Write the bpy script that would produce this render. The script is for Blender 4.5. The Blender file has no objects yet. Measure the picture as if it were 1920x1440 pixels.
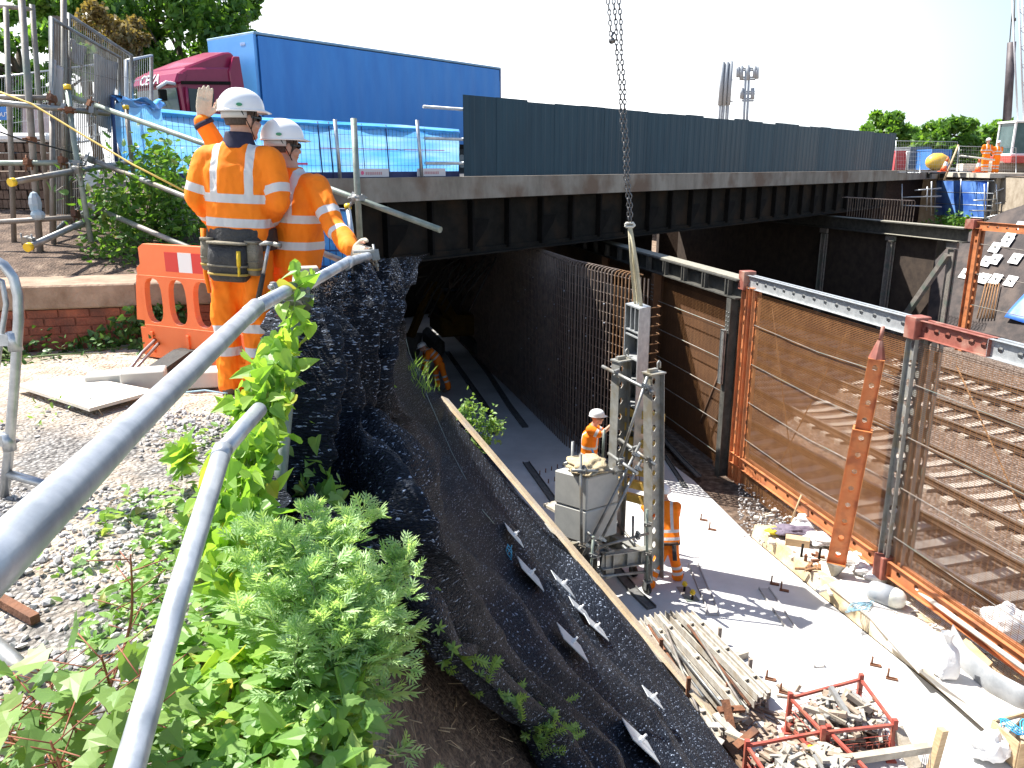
import bpy, math, random
import numpy as np
from mathutils import Vector, Matrix, noise as mnoise
random.seed(7); rng = np.random.default_rng(7)
sc = bpy.context.scene
col = sc.collection
R = math.radians
# ---------------------------------------------------------------- camera
CAMZ = 7.0
FPX, HZ = 1500.0, 310.0                      # focal length and horizon row in photograph pixels (1920 x 1440)
TH = math.atan((720 - HZ) / FPX)
cd = bpy.data.cameras.new('camera'); cam = bpy.data.objects.new('camera', cd); col.objects.link(cam)
cam.location = (0, 0, CAMZ); cam.rotation_euler = (math.pi / 2 - TH, 0, 0)
cd.sensor_width = 36; cd.lens = 36 * FPX / 1920; cd.clip_start = .05; cd.clip_end = 3000
sc.camera = cam
# ---------------------------------------------------------------- sky, sun, exposure
SUN_EL = R(56.5); SUN_TO = Vector((-.92 * math.cos(SUN_EL), .39 * math.cos(SUN_EL), math.sin(SUN_EL))).normalized()
w = bpy.data.worlds.new('World'); sc.world = w; w.use_nodes = True
nt = w.node_tree; bg = nt.nodes['Background']
sky = nt.nodes.new('ShaderNodeTexSky'); sky.sky_type = 'NISHITA'; sky.sun_disc = False
sky.sun_elevation = SUN_EL; sky.sun_rotation = math.atan2(SUN_TO.x, SUN_TO.y) % (2 * math.pi)
sky.dust_density = 1.2; sky.air_density = 1.0; sky.ozone_density = 1.0
# bright milky haze low over the horizon, whiter towards the sun side
tcw = nt.nodes.new('ShaderNodeTexCoord'); sxw = nt.nodes.new('ShaderNodeSeparateXYZ'); nt.links.new(tcw.outputs['Generated'], sxw.inputs[0])
def wmap(o, a, b_, c, d):
    q = nt.nodes.new('ShaderNodeMapRange'); q.interpolation_type = 'SMOOTHSTEP'
    for i, x in enumerate((a, b_, c, d)): q.inputs[i + 1].default_value = x
    nt.links.new(o, q.inputs[0]); return q.outputs[0]
hz = nt.nodes.new('ShaderNodeMixRGB'); hz.inputs[1].default_value = (9.5, 9.6, 9.7, 1); hz.inputs[2].default_value = (2.75, 3.55, 4.0, 1); nt.links.new(wmap(sxw.outputs['X'], .05, .62, 0, 1), hz.inputs[0])
mw = nt.nodes.new('ShaderNodeMixRGB'); nt.links.new(wmap(sxw.outputs['Z'], .08, .34, .94, 0), mw.inputs[0]); nt.links.new(sky.outputs[0], mw.inputs[1]); nt.links.new(hz.outputs[0], mw.inputs[2])
nt.links.new(mw.outputs[0], bg.inputs[0]); bg.inputs[1].default_value = .10
sd = bpy.data.lights.new('sun', 'SUN'); sun = bpy.data.objects.new('sun', sd); col.objects.link(sun)
sd.energy = 5.0; sd.angle = R(.53); sd.color = (1, .955, .88)
sun.rotation_euler = SUN_TO.to_track_quat('Z', 'Y').to_euler(); sun.location = (-20, 10, 40)
sc.view_settings.view_transform = 'Standard'; sc.view_settings.look = 'None'
sc.view_settings.exposure = 1.25; sc.view_settings.gamma = 1
sc.cycles.max_bounces = 6; sc.cycles.transparent_max_bounces = 24; sc.cycles.caustics_reflective = False; sc.cycles.caustics_refractive = False
# ---------------------------------------------------------------- pixel helpers (photograph pixel -> point on a real plane or surface)
FW = np.array([0, math.cos(TH), -math.sin(TH)]); UP = np.array([0, math.sin(TH), math.cos(TH)]); RT = np.array([1., 0, 0]); CP = np.array([0, 0, CAMZ])
def ray(px, py): return FW * FPX + RT * (px - 960) + UP * (720 - py)
def atz(px, py, z): r = ray(px, py); return CP + r * ((z - CAMZ) / r[2])
def aty(px, py, y): r = ray(px, py); return CP + r * (y / r[1])
def atd(px, py, d): return CP + ray(px, py) * (d / FPX)
def atpl(px, py, p, n): r = ray(px, py); n = np.array(n, float); return CP + r * (np.dot(np.array(p, float) - CP, n) / np.dot(r, n))
def V(*a): return np.array(a, float)
def unit(v): v = np.array(v, float); return v / (np.linalg.norm(v) + 1e-12)
# ---------------------------------------------------------------- mesh builder
class MB:
    def __init__(s): s.v = []; s.f = []; s.m = []; s.s = []
    def add(s, vs, fs, smooth=False, m=0):
        o = len(s.v); s.v.extend([tuple(map(float, p)) for p in vs])
        for f in fs: s.f.append([i + o for i in f]); s.m.append(m); s.s.append(smooth)
        return s
    def quad(s, a, b, c, d, m=0): return s.add([a, b, c, d], [(0, 1, 2, 3)], False, m)
    def prism(s, poly, vec, m=0, smooth=False):
        n = len(poly); vec = np.array(vec, float); a = [np.array(p, float) for p in poly]
        vs = a + [p + vec for p in a]
        fs = [list(range(n))[::-1], list(range(n, 2 * n))] + [(i, (i + 1) % n, n + (i + 1) % n, n + i) for i in range(n)]
        return s.add(vs, fs, smooth, m)
    def obox(s, c, ex, ey, ez, m=0):                  # centre and three half-vectors
        c = np.array(c, float); ex, ey, ez = [np.array(e, float) for e in (ex, ey, ez)]
        vs = [c + a * ex + b * ey + d * ez for d in (-1, 1) for b in (-1, 1) for a in (-1, 1)]
        return s.add(vs, [(0, 2, 3, 1), (4, 5, 7, 6), (0, 1, 5, 4), (2, 6, 7, 3), (0, 4, 6, 2), (1, 3, 7, 5)], False, m)
    def box(s, c, size, rz=0, m=0):
        a, b, h = [x / 2 for x in size]; cz, sz = math.cos(rz), math.sin(rz)
        return s.obox(c, (a * cz, a * sz, 0), (-b * sz, b * cz, 0), (0, 0, h), m)
    def bar(s, p, q, wd, ht, up=(0, 0, 1), m=0):      # rectangular bar p -> q, wd sideways, ht along up
        p = np.array(p, float); q = np.array(q, float); d = unit(q - p); sd_ = np.cross(d, np.array(up, float))
        if np.linalg.norm(sd_) < 1e-4: sd_ = np.cross(d, V(1, 0, 0))
        sd_ = unit(sd_); u = np.cross(sd_, d)
        return s.obox((p + q) / 2, (q - p) / 2, sd_ * wd / 2, u * ht / 2, m)
    def tube(s, pts, r, n=10, caps=True, m=0, smooth=True):
        pts = [np.array(p, float) for p in pts]; k = len(pts)
        rs = r if hasattr(r, '__len__') else [r] * k
        d0 = unit(pts[1] - pts[0]); a = np.cross(d0, V(0, 0, 1))
        if np.linalg.norm(a) < 1e-3: a = V(1, 0, 0)
        a = unit(a); vs = []
        for i, p in enumerate(pts):
            d = unit(unit(pts[min(i + 1, k - 1)] - p if i < k - 1 else p - pts[i - 1]) + unit(p - pts[max(i - 1, 0)] if i > 0 else pts[1] - p))
            a = unit(a - d * np.dot(a, d)); b = np.cross(d, a)
            for j in range(n):
                t = 2 * math.pi * j / n; vs.append(p + (a * math.cos(t) + b * math.sin(t)) * rs[i])
        fs = [(i * n + j, i * n + (j + 1) % n, (i + 1) * n + (j + 1) % n, (i + 1) * n + j) for i in range(k - 1) for j in range(n)]
        s.add(vs, fs, smooth, m)
        if caps:
            o = len(s.v) - len(vs); s.f.append([o + j for j in range(n)][::-1]); s.f.append([o + (k - 1) * n + j for j in range(n)]); s.m += [m, m]; s.s += [False, False]
        return s
    def ibeam(s, p, q, wd, ht, tf=.015, tw=.012, up=(0, 0, 1), m=0):
        p = np.array(p, float); q = np.array(q, float); d = unit(q - p); sd_ = unit(np.cross(d, np.array(up, float))); u = np.cross(sd_, d)
        for sg in (-1, 1): s.obox((p + q) / 2 + u * sg * (ht - tf) / 2, (q - p) / 2, sd_ * wd / 2, u * tf / 2, m)
        return s.obox((p + q) / 2, (q - p) / 2 , sd_ * tw / 2, u * (ht / 2 - tf), m)
    def holed(s, p, q, side, wd, n, hw, hl, th, k=8, power=2., rot=0., m=0):
        # plate from p to q, wd across along 'side', n cells each with a hole of half sizes hw (across) and hl (along); th = thickness
        p = np.array(p, float); q = np.array(q, float); d = (q - p) / n; L = np.linalg.norm(d); dn = d / L; sd_ = unit(side); nm = unit(np.cross(dn, sd_))
        ang = [2 * math.pi * i / k + rot for i in range(k)]
        for c in range(n):
            ce = p + d * (c + .5); out = []; inn = []
            for t in ang:
                x, y = math.cos(t), math.sin(t); f = 1 / max(abs(x), abs(y))
                out.append(ce + sd_ * x * f * wd / 2 + dn * y * f * L / 2)
                g = (abs(x) ** power + abs(y) ** power) ** (-1 / power)
                inn.append(ce + sd_ * x * g * hw + dn * y * g * hl)
            vs = [v + nm * th / 2 for v in out + inn] + [v - nm * th / 2 for v in out + inn]
            fs = []
            for i in range(k):
                j = (i + 1) % k
                fs += [(i, j, k + j, k + i), (2 * k + i, 3 * k + i, 3 * k + j, 2 * k + j), (k + i, k + j, 3 * k + j, 3 * k + i)]
            s.add(vs, fs, False, m)
        e = (q - p) / 2
        for sg in (-1, 1): s.obox((p + q) / 2 + sd_ * sg * wd / 2, e, sd_ * .0015, nm * th * .6, m)
        return s
    def grid(s, P, smooth=True, m=0):                 # P: array (nu, nv, 3)
        nu, nv = P.shape[:2]
        return s.add(P.reshape(-1, 3), [(i * nv + j, i * nv + j + 1, (i + 1) * nv + j + 1, (i + 1) * nv + j) for i in range(nu - 1) for j in range(nv - 1)], smooth, m)
    def ball(s, c, r, nu=10, nv=7, m=0, ax=None, smooth=True):
        c = np.array(c, float); ax = ax if ax is not None else np.eye(3); r = np.array([r] * 3 if not hasattr(r, '__len__') else r, float); vs = []
        for i in range(nv + 1):
            a = math.pi * i / nv
            for j in range(nu):
                b = 2 * math.pi * j / nu; u = V(math.sin(a) * math.cos(b), math.sin(a) * math.sin(b), math.cos(a)) * r
                vs.append(c + ax[0] * u[0] + ax[1] * u[1] + ax[2] * u[2])
        return s.add(vs, [(i * nu + j, (i + 1) * nu + j, (i + 1) * nu + (j + 1) % nu, i * nu + (j + 1) % nu) for i in range(nv) for j in range(nu)], smooth, m)
    def cone(s, p, r0, q, r1, n=14): return s.tube([p, q], [r0, r1], n)
    def rcone(s, p, r0, q, r1, n=14, k=4):            # round-ended tapered limb, closed
        p = np.array(p, float); q = np.array(q, float); d = unit(q - p); pts = []; rs = []
        for i in range(k): t = math.pi / 2 * i / k; pts.append(p - d * r0 * math.cos(t)); rs.append(max(r0 * math.sin(t), r0 * .05))
        pts.append(p); rs.append(r0); pts.append(q); rs.append(r1)
        for i in range(k - 1, -1, -1): t = math.pi / 2 * i / k; pts.append(q + d * r1 * math.cos(t)); rs.append(max(r1 * math.sin(t), r1 * .05))
        return s.tube(pts, rs, n)
    def limb(s, pts, rs, n=14):
        for i in range(len(pts) - 1): s.rcone(pts[i], rs[i], pts[i + 1], rs[i + 1], n)
        return s
    def loft(s, rings, n=24, pw=2.3):                 # ring = (centre, half x, half y, axis x, axis y)
        vs = []
        for c, rx, ry, ax, ay in rings:
            for j in range(n):
                t = 2 * math.pi * j / n; x, y = math.cos(t), math.sin(t)
                g = (abs(x) ** pw + abs(y) ** pw) ** (-1 / pw)
                vs.append(np.array(c) + np.array(ax) * x * g * rx + np.array(ay) * y * g * ry)
        k = len(rings)
        fs = [(i * n + j, i * n + (j + 1) % n, (i + 1) * n + (j + 1) % n, (i + 1) * n + j) for i in range(k - 1) for j in range(n)]
        fs += [list(range(n))[::-1], [(k - 1) * n + j for j in range(n)]]
        return s.add(vs, fs, True)
    def build(s, name, mats, parent=None, origin=None, bevel=0, link=True):
        o3 = np.array(parent['_o'] if parent is not None else (origin if origin is not None else (0, 0, 0)), float)
        me = bpy.data.meshes.new(name)
        va = np.array(s.v, float).reshape(-1, 3) - o3
        me.from_pydata(va.tolist(), [], s.f)
        for mm in (mats if isinstance(mats, (list, tuple)) else [mats]): me.materials.append(mm)
        if me.polygons:
            me.polygons.foreach_set('material_index', s.m); me.polygons.foreach_set('use_smooth', s.s)
        me.update()
        o = bpy.data.objects.new(name, me); col.objects.link(o)
        if parent is not None: o.parent = parent; o['_o'] = tuple(o3)
        else: o.location = o3; o['_o'] = tuple(o3)
        if bevel:
            b = o.modifiers.new('bevel', 'BEVEL'); b.width = bevel; b.segments = 1; b.limit_method = 'ANGLE'
        return o
def tag(o, label=None, cat=None, group=None, kind=None):
    if label: o['label'] = label
    if cat: o['category'] = cat
    if group: o['group'] = group
    if kind: o['kind'] = kind
    return o
def thing(name, label, cat, loc, group=None):
    o = bpy.data.objects.new(name, None); col.objects.link(o); o.location = tuple(map(float, loc)); o['_o'] = tuple(map(float, loc)); o.empty_display_size = .2
    return tag(o, label, cat, group)
def one(name, mb, mat, label, cat, group=None, bevel=0, origin=None):
    if origin is None:
        va = np.array(mb.v); origin = (va[:, 0].mean(), va[:, 1].mean(), va[:, 2].min())
    return tag(mb.build(name, mat, None, origin, bevel), label, cat, group)
def struct(name, mb, mat): return tag(mb.build(name, mat), kind='structure')
def copy_tree(src, loc, rz=0, label=None, group=None, scale=None):
    r = src.copy(); col.objects.link(r); r.location = tuple(map(float, loc)); r.rotation_euler = (0, 0, rz)
    if scale: r.scale = (scale,) * 3
    if label: r['label'] = label
    if group: r['group'] = group
    for c in list(src.children):
        d = c.copy(); col.objects.link(d); d.parent = r
        for g in list(c.children):
            e = g.copy(); col.objects.link(e); e.parent = d
    return r
# ---------------------------------------------------------------- materials
MATS = {}
def mat(name, c1, c2=None, scale=6, rough=.7, metal=0, bump=0, bscale=60, contrast=(.35, .65), spec=.5, dist=.02, streak=None, c3=None, s3=1.5):
    if name in MATS: return MATS[name]
    m = bpy.data.materials.new(name); m.use_nodes = True; t = m.node_tree; N = t.nodes; L = t.links; b = N['Principled BSDF']
    b.inputs['Roughness'].default_value = rough; b.inputs['Metallic'].default_value = metal; b.inputs['Specular IOR Level'].default_value = spec
    tc = N.new('ShaderNodeTexCoord'); co = tc.outputs['Object']
    if streak:
        mp = N.new('ShaderNodeMapping'); mp.inputs['Scale'].default_value = streak; L.new(co, mp.inputs['Vector']); co2 = mp.outputs[0]
    else: co2 = co
    if c2:
        n = N.new('ShaderNodeTexNoise'); n.inputs['Scale'].default_value = scale; n.inputs['Detail'].default_value = 6; n.inputs['Roughness'].default_value = .65; L.new(co2, n.inputs['Vector'])
        r = N.new('ShaderNodeValToRGB'); r.color_ramp.elements[0].position = contrast[0]; r.color_ramp.elements[1].position = contrast[1]
        r.color_ramp.elements[0].color = (*c1, 1); r.color_ramp.elements[1].color = (*c2, 1); L.new(n.outputs['Fac'], r.inputs['Fac']); out = r.outputs['Color']
        if c3:
            n3 = N.new('ShaderNodeTexNoise'); n3.inputs['Scale'].default_value = s3; n3.inputs['Detail'].default_value = 5; L.new(co, n3.inputs['Vector'])
            r3 = N.new('ShaderNodeValToRGB'); r3.color_ramp.elements[0].position = .5; r3.color_ramp.elements[1].position = .66; L.new(n3.outputs['Fac'], r3.inputs['Fac'])
            mx = N.new('ShaderNodeMixRGB'); L.new(r3.outputs['Color'], mx.inputs['Fac']); L.new(out, mx.inputs[1]); mx.inputs[2].default_value = (*c3, 1); out = mx.outputs[0]
        L.new(out, b.inputs['Base Color'])
    else: b.inputs['Base Color'].default_value = (*c1, 1)
    if bump:
        n2 = N.new('ShaderNodeTexNoise'); n2.inputs['Scale'].default_value = bscale; n2.inputs['Detail'].default_value = 4; L.new(co, n2.inputs['Vector'])
        bp = N.new('ShaderNodeBump'); bp.inputs['Strength'].default_value = bump; bp.inputs['Distance'].default_value = dist; L.new(n2.outputs['Fac'], bp.inputs['Height']); L.new(bp.outputs[0], b.inputs['Normal'])
    MATS[name] = m; return m
def leafmat(name, c1, c2, trans=.45, c3=None, rough=.45):
    m = bpy.data.materials.new(name); m.use_nodes = True; t = m.node_tree; N = t.nodes; L = t.links; b = N['Principled BSDF']; out = N['Material Output']
    b.inputs['Roughness'].default_value = rough
    g = N.new('ShaderNodeNewGeometry'); r = N.new('ShaderNodeValToRGB'); L.new(g.outputs['Random Per Island'], r.inputs['Fac'])
    r.color_ramp.elements[0].color = (*c1, 1); r.color_ramp.elements[1].color = (*c2, 1)
    if c3: e = r.color_ramp.elements.new(.93); e.color = (*c2, 1); r.color_ramp.elements[-1].color = (*c3, 1)
    L.new(r.outputs[0], b.inputs['Base Color'])
    tr = N.new('ShaderNodeBsdfTranslucent'); mx = N.new('ShaderNodeMixRGB'); mx.blend_type = 'MULTIPLY'; mx.inputs[0].default_value = 1; mx.inputs[2].default_value = (1.6, 1.5, .7, 1); L.new(r.outputs[0], mx.inputs[1]); L.new(mx.outputs[0], tr.inputs[0])
    ms = N.new('ShaderNodeMixShader'); ms.inputs[0].default_value = trans; L.new(b.outputs[0], ms.inputs[1]); L.new(tr.outputs[0], ms.inputs[2]); L.new(ms.outputs[0], out.inputs[0])
    return m
galv = mat('galvanised steel', (.36, .38, .40), (.52, .54, .55), 14, .38, .75, .25, 90, dist=.003)
galv_old = mat('weathered galvanised steel', (.20, .205, .20), (.34, .35, .34), 9, .5, .6, .3, 70, c3=(.22, .19, .15), s3=3, dist=.003)
galv_wood = mat('dusty scaffold tube', (.20, .18, .16), (.33, .30, .27), 8, .6, .4, .3, 60, c3=(.16, .2, .17), s3=2, dist=.003)
green_tube = mat('greenish scaffold tube', (.17, .21, .18), (.30, .34, .30), 8, .55, .4, .3, 60, dist=.003)
rust = mat('rusty steel', (.12, .05, .025), (.22, .09, .04), 10, .85, 0, .4, 40, c3=(.07, .04, .03))
rustl = mat('rusty rebar', (.16, .08, .035), (.30, .16, .07), 12, .85, 0, .3, 60)
rebar_dk = mat('dark rebar', (.13, .10, .085), (.24, .18, .14), 6, .8, 0, .3, 60)
orange_steel = mat('orange red oxide painted steel', (.44, .15, .055), (.56, .215, .085), 5, .6, 0, .25, 60, c3=(.26, .10, .05), s3=2.5, dist=.004)
oxide = mat('dull red oxide steel', (.22, .07, .05), (.32, .11, .08), 6, .6, 0, .2, 60, c3=(.36, .2, .15), s3=3, dist=.004)
stillred = mat('faded red painted steel', (.33, .06, .045), (.44, .10, .07), 6, .55, 0, .2, 60, c3=(.3, .13, .08), s3=4)
white_steel = mat('pale galvanised soldier', (.42, .44, .45), (.58, .6, .6), 9, .45, .5, .2, 60, dist=.003)
grey_steel = mat('grey formwork steel', (.27, .275, .26), (.40, .40, .37), 7, .5, .35, .25, 50, c3=(.3, .27, .2), s3=4, dist=.004)
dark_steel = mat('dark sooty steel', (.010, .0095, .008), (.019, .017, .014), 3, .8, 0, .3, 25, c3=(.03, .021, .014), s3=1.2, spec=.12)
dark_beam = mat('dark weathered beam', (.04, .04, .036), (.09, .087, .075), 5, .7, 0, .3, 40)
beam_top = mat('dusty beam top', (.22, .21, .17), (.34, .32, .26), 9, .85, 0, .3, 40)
yellow_cap = mat('yellow plastic', (.75, .5, .02), None, rough=.4)
wood = mat('raw timber', (.42, .29, .16), (.56, .42, .26), 5, .75, 0, .3, 30, streak=(1, 1, 8))
wood_grey = mat('grey dusty timber', (.33, .29, .23), (.48, .43, .35), 6, .85, 0, .35, 40)
ply = mat('dusty plywood', (.58, .53, .45), (.70, .66, .58), 5, .8, 0, .2, 40)
concrete = mat('fresh concrete slab', (.50, .50, .49), (.60, .60, .59), 1.3, .85, 0, .15, 30, c3=(.44, .44, .43), s3=.5, dist=.004)
conc_block = mat('smooth concrete block', (.42, .42, .39), (.50, .50, .46), 4, .8, 0, .2, 40, dist=.004)
conc_old = mat('old weathered concrete', (.20, .175, .14), (.33, .30, .25), 1.6, .9, 0, .4, 14, streak=(1, 1, .35), c3=(.17, .12, .085), s3=.9)
stone = mat('pale grey stone', (.34, .33, .32), (.50, .48, .46), 3, .9, 0, .4, 30)
earth = mat('brown earth', (.13, .085, .055), (.27, .19, .13), 5, .95, 0, .9, 22, c3=(.33, .25, .18), s3=1.3, dist=.05)
red_strip = mat('red reflective strip', (.62, .03, .02), None, rough=.35)
white_strip = mat('white reflective strip', (.75, .75, .74), None, rough=.35)
black_rub = mat('black rubber', (.02, .02, .02), (.05, .05, .045), 10, .75, 0, .3, 60)
skin = mat('tan skin', (.50, .26, .17), (.58, .32, .22), 20, .55, 0, .1, 120, dist=.001)  # one even skin tone for every worker
helmet_m = mat('white helmet plastic', (.80, .80, .80), None, rough=.28)
# ================================================================ TERRAIN
def itp(y, *pts): return float(np.interp(y, [p[0] for p in pts], [p[1] for p in pts]))
def crest_x(y): return itp(y, (-2, -.15), (1.5, -.3), (3, -.55), (5, -.85), (6.5, -1.2), (8, -1.6), (10, -2.2), (13.5, -3.2), (15, -3.9), (17, -5), (34, -9))
def crest_z(y): return itp(y, (6, 5.58), (8, 5.66), (10, 5.78), (13.5, 6.2), (15.5, 6.5))
def toe_x(y): return itp(y, (-3, 5.75), (9, 2.1), (13.5, -1.31), (14.5, -2.2), (16, -3.4), (34, -7))
def toe_z(y): return itp(y, (9, .18), (13.5, 3.0), (14.5, 1.5), (16, -.1))
def bump2(x, y, f, s=0): return mnoise.noise(Vector((x * f + s, y * f - s, s * .37)))
def terrain(x, y):
    c, t = crest_x(y), toe_x(y); cz, tz = crest_z(y), toe_z(y)
    if x <= c:
        z = cz; st = y - (6.46 + .2 * (x + 3))
        if st > 0:
            k = min(1, max(0, (-1.7 - x) / .9)); z += k * (max(0, min(6.02 + .13 * st, 6.66) - cz)) * min(1, st / .06)
        z += .035 * bump2(x, y, 1.1) + .02 * bump2(x, y, 3.3, 5)
        z -= .10 * max(0, 1 - (c - x) / .5) ** 2
    elif x <= t:
        k = (x - c) / max(t - c, .1); z = cz - .10 * max(0, 1 - k * 6) - (cz - .1 - tz) * (k ** itp(y, (5, .60), (9, .61), (13, .66))) + .05 * bump2(x, y, 1.3, 2) * min(1, k * 5) * .6 + .012 * bump2(x, y, 4, 9)
    else: z = max(tz - (x - t) * 3.2, -.12)
    return z
def atg(px, py, off=0.0):
    r = ray(px, py); r = r / r[1]; y = .6
    while y < 34:
        p = CP + r * y
        if p[2] < terrain(p[0], y) + off: break
        y += .08
    lo, hi = y - .08, y
    for _ in range(16):
        m = (lo + hi) / 2; p = CP + r * m
        if p[2] < terrain(p[0], m) + off: hi = m
        else: lo = m
    return CP + r * hi
def tnorm(x, y, e=.12):
    return unit(V(-(terrain(x + e, y) - terrain(x - e, y)) / (2 * e), -(terrain(x, y + e) - terrain(x, y - e)) / (2 * e), 1))
xs = np.arange(-14, 6.3, .1); ys = np.concatenate([np.arange(-1.5, 16, .1), np.arange(16, 34.1, .4)])
P = np.array([[(x, y, terrain(x, y)) for x in xs] for y in ys])
mb = MB(); mb.grid(P)
def ground_mat():
    m = bpy.data.materials.new('gravelly earth'); m.use_nodes = True; t = m.node_tree; N = t.nodes; L = t.links; b = N['Principled BSDF']; b.inputs['Roughness'].default_value = .95
    tc = N.new('ShaderNodeTexCoord').outputs['Object']
    def noise(s, d=6): n = N.new('ShaderNodeTexNoise'); n.inputs['Scale'].default_value = s; n.inputs['Detail'].default_value = d; L.new(tc, n.inputs['Vector']); return n.outputs['Fac']
    def ramp(f, *st):
        r = N.new('ShaderNodeValToRGB'); L.new(f, r.inputs[0])
        while len(r.color_ramp.elements) < len(st): r.color_ramp.elements.new(.5)
        for e, (p, c) in zip(r.color_ramp.elements, st): e.position = p; e.color = (*c, 1)
        return r.outputs[0]
    def mix(f, a, c): mx = N.new('ShaderNodeMixRGB'); L.new(f, mx.inputs[0]); L.new(a, mx.inputs[1]); L.new(c, mx.inputs[2]); return mx.outputs[0]
    sx = N.new('ShaderNodeSeparateXYZ'); L.new(tc, sx.inputs[0])
    def sm(o, a, b_): q = N.new('ShaderNodeMapRange'); q.inputs[1].default_value = a; q.inputs[2].default_value = b_; L.new(o, q.inputs[0]); return q.outputs[0]
    def mul(a, b_): q = N.new('ShaderNodeMath'); q.operation = 'MULTIPLY'; L.new(a, q.inputs[0]); L.new(b_, q.inputs[1]); return q.outputs[0]
    e1 = ramp(noise(9), (.3, (.34, .26, .19)), (.55, (.52, .44, .35)), (.75, (.66, .60, .52)))
    e0 = ramp(noise(14), (.3, (.05, .030, .020)), (.55, (.13, .085, .055)), (.78, (.26, .19, .13)))
    e = mix(sm(sx.outputs['Z'], 5.3, 5.56), e0, e1)
    v = N.new('ShaderNodeTexVoronoi'); v.inputs['Scale'].default_value = 46; L.new(tc, v.inputs['Vector'])
    g = ramp(v.outputs['Color'], (.2, (.27, .255, .24)), (.5, (.44, .42, .395)), (.85, (.62, .595, .56)))
    dk = ramp(v.outputs['Distance'], (.0, (1, 1, 1)), (.7, (.3, .3, .3))); mu = N.new('ShaderNodeMixRGB'); mu.blend_type = 'MULTIPLY'; mu.inputs[0].default_value = 1; L.new(g, mu.inputs[1]); L.new(dk, mu.inputs[2])
    e2 = ramp(noise(7), (.3, (.055, .036, .025)), (.55, (.15, .10, .07)), (.78, (.30, .23, .17)))
    e = mix(sm(sx.outputs['Y'], 6.5, 6.75), e, e2)
    f = mul(mul(ramp(noise(2.2, 4), (.38, (0, 0, 0)), (.55, (1, 1, 1))), sm(sx.outputs['X'], -.55, -1.0)), sm(sx.outputs['Y'], 5.0, 4.0)); c = mix(f, e, mu.outputs[0])
    L.new(c, b.inputs['Base Color'])
    n = noise(55); ad = N.new('ShaderNodeMath'); L.new(n, ad.inputs[0]); L.new(v.outputs['Distance'], ad.inputs[1]); ad.operation = 'SUBTRACT'
    bp = N.new('ShaderNodeBump'); bp.inputs['Strength'].default_value = .8; bp.inputs['Distance'].default_value = .03; L.new(ad.outputs[0], bp.inputs['Height']); L.new(bp.outputs[0], b.inputs['Normal'])
    return m
gm = ground_mat()
struct('embankment', mb, gm)
# wide ground beyond the cutting, left and right of the railway, reaching the horizon
RD = unit(V(-.29, .957, 0)); RN = V(RD[1], -RD[0], 0)           # along the railway, and across it to the right
mb = MB(); mb.add([(-900, 13, 6.5), (-6.5, 13, 6.5), (-11, 46, 6.5), (-420, 1400, 6.5), (-900, 1400, 6.5)], [(0, 1, 2, 3, 4)]); struct('verge', mb, earth)
mb = MB(); mb.add([(3000, -30, 6.45), (3000, 1500, 6.45), (-380, 1500, 6.45)] + [(1.3, 108.6, 6.45), (19, 53, 6.45), (25.7, 52.3, 6.45), (25.7, 42.8, 6.45), (24.7, 38, 6.45), (24.5, 32, 6.45), (41.9, -25, 6.45)], [tuple(range(10))]); struct('far_ground', mb, earth)
mb = MB(); mb.add([(-60, -10, -.16), (90, -10, -.16), (90, 300, -.16), (-120, 300, -.16)], [(0, 1, 2, 3)]); struct('cutting_floor', mb, earth)
# ================================================================ CONCRETE SLAB, KERB, BALLAST, TRACKS
def kerb_pt(y): return V(itp(y, (6, 6.75), (8.83, 6.08), (10.77, 5.54), (12.19, 5.17), (14.21, 4.67), (17.2, 4.18), (45, -3.9)), y, 0)
mb = MB(); ks = [kerb_pt(y) for y in (2, 6, 8.83, 10.77, 12.19, 14.21, 17.2, 45)]
mb.add([(-14, 2, 0)] + [tuple(p) for p in ks] + [(-14, 45, 0)], [tuple(range(10))])
struct('concrete_floor', mb, concrete)
mb = MB()                                                       # raised kerb with tan side, y 6 .. 14.4
tan = mat('cement stained kerb', (.42, .31, .17), (.58, .47, .31), 3, .9, 0, .6, 25, c3=(.62, .56, .46), s3=1.2)
kp = [kerb_pt(y) + V(.02, 0, 0) for y in np.linspace(5, 14.3, 40)]
for a, b_ in zip(kp[:-1], kp[1:]):
    mb.add([a, b_, b_ + V(.05, 0, .255), a + V(.05, 0, .255), b_ + V(1.9, 0, .2), a + V(1.9, 0, .2), a + V(1.9, 0, -.1), b_ + V(1.9, 0, -.1)], [(0, 1, 2, 3), (3, 2, 4, 5), (5, 4, 7, 6)])
struct('kerb', mb, tan)
def ballast_mat():
    m = bpy.data.materials.new('ballast'); m.use_nodes = True; t = m.node_tree; N = t.nodes; L = t.links; b = N['Principled BSDF']; b.inputs['Roughness'].default_value = .95
    tc = N.new('ShaderNodeTexCoord').outputs['Object']; v = N.new('ShaderNodeTexVoronoi'); v.inputs['Scale'].default_value = 14; L.new(tc, v.inputs['Vector'])
    r = N.new('ShaderNodeValToRGB'); L.new(v.outputs['Color'], r.inputs[0])
    for p, c in ((.5, (.16, .12, .10)),): e = r.color_ramp.elements.new(p); e.color = (.135, .095, .07, 1)
    r.color_ramp.elements[0].color = (.06, .04, .03, 1); r.color_ramp.elements[-1].color = (.27, .215, .18, 1)
    bp = N.new('ShaderNodeBump'); bp.inputs['Strength'].default_value = 1; bp.inputs['Distance'].default_value = .06; bp.invert = True; L.new(v.outputs['Distance'], bp.inputs['Height']); L.new(bp.outputs[0], b.inputs['Normal']); L.new(r.outputs[0], b.inputs['Base Color']); return m
mb = MB(); yy = np.linspace(4, 75, 120)
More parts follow.
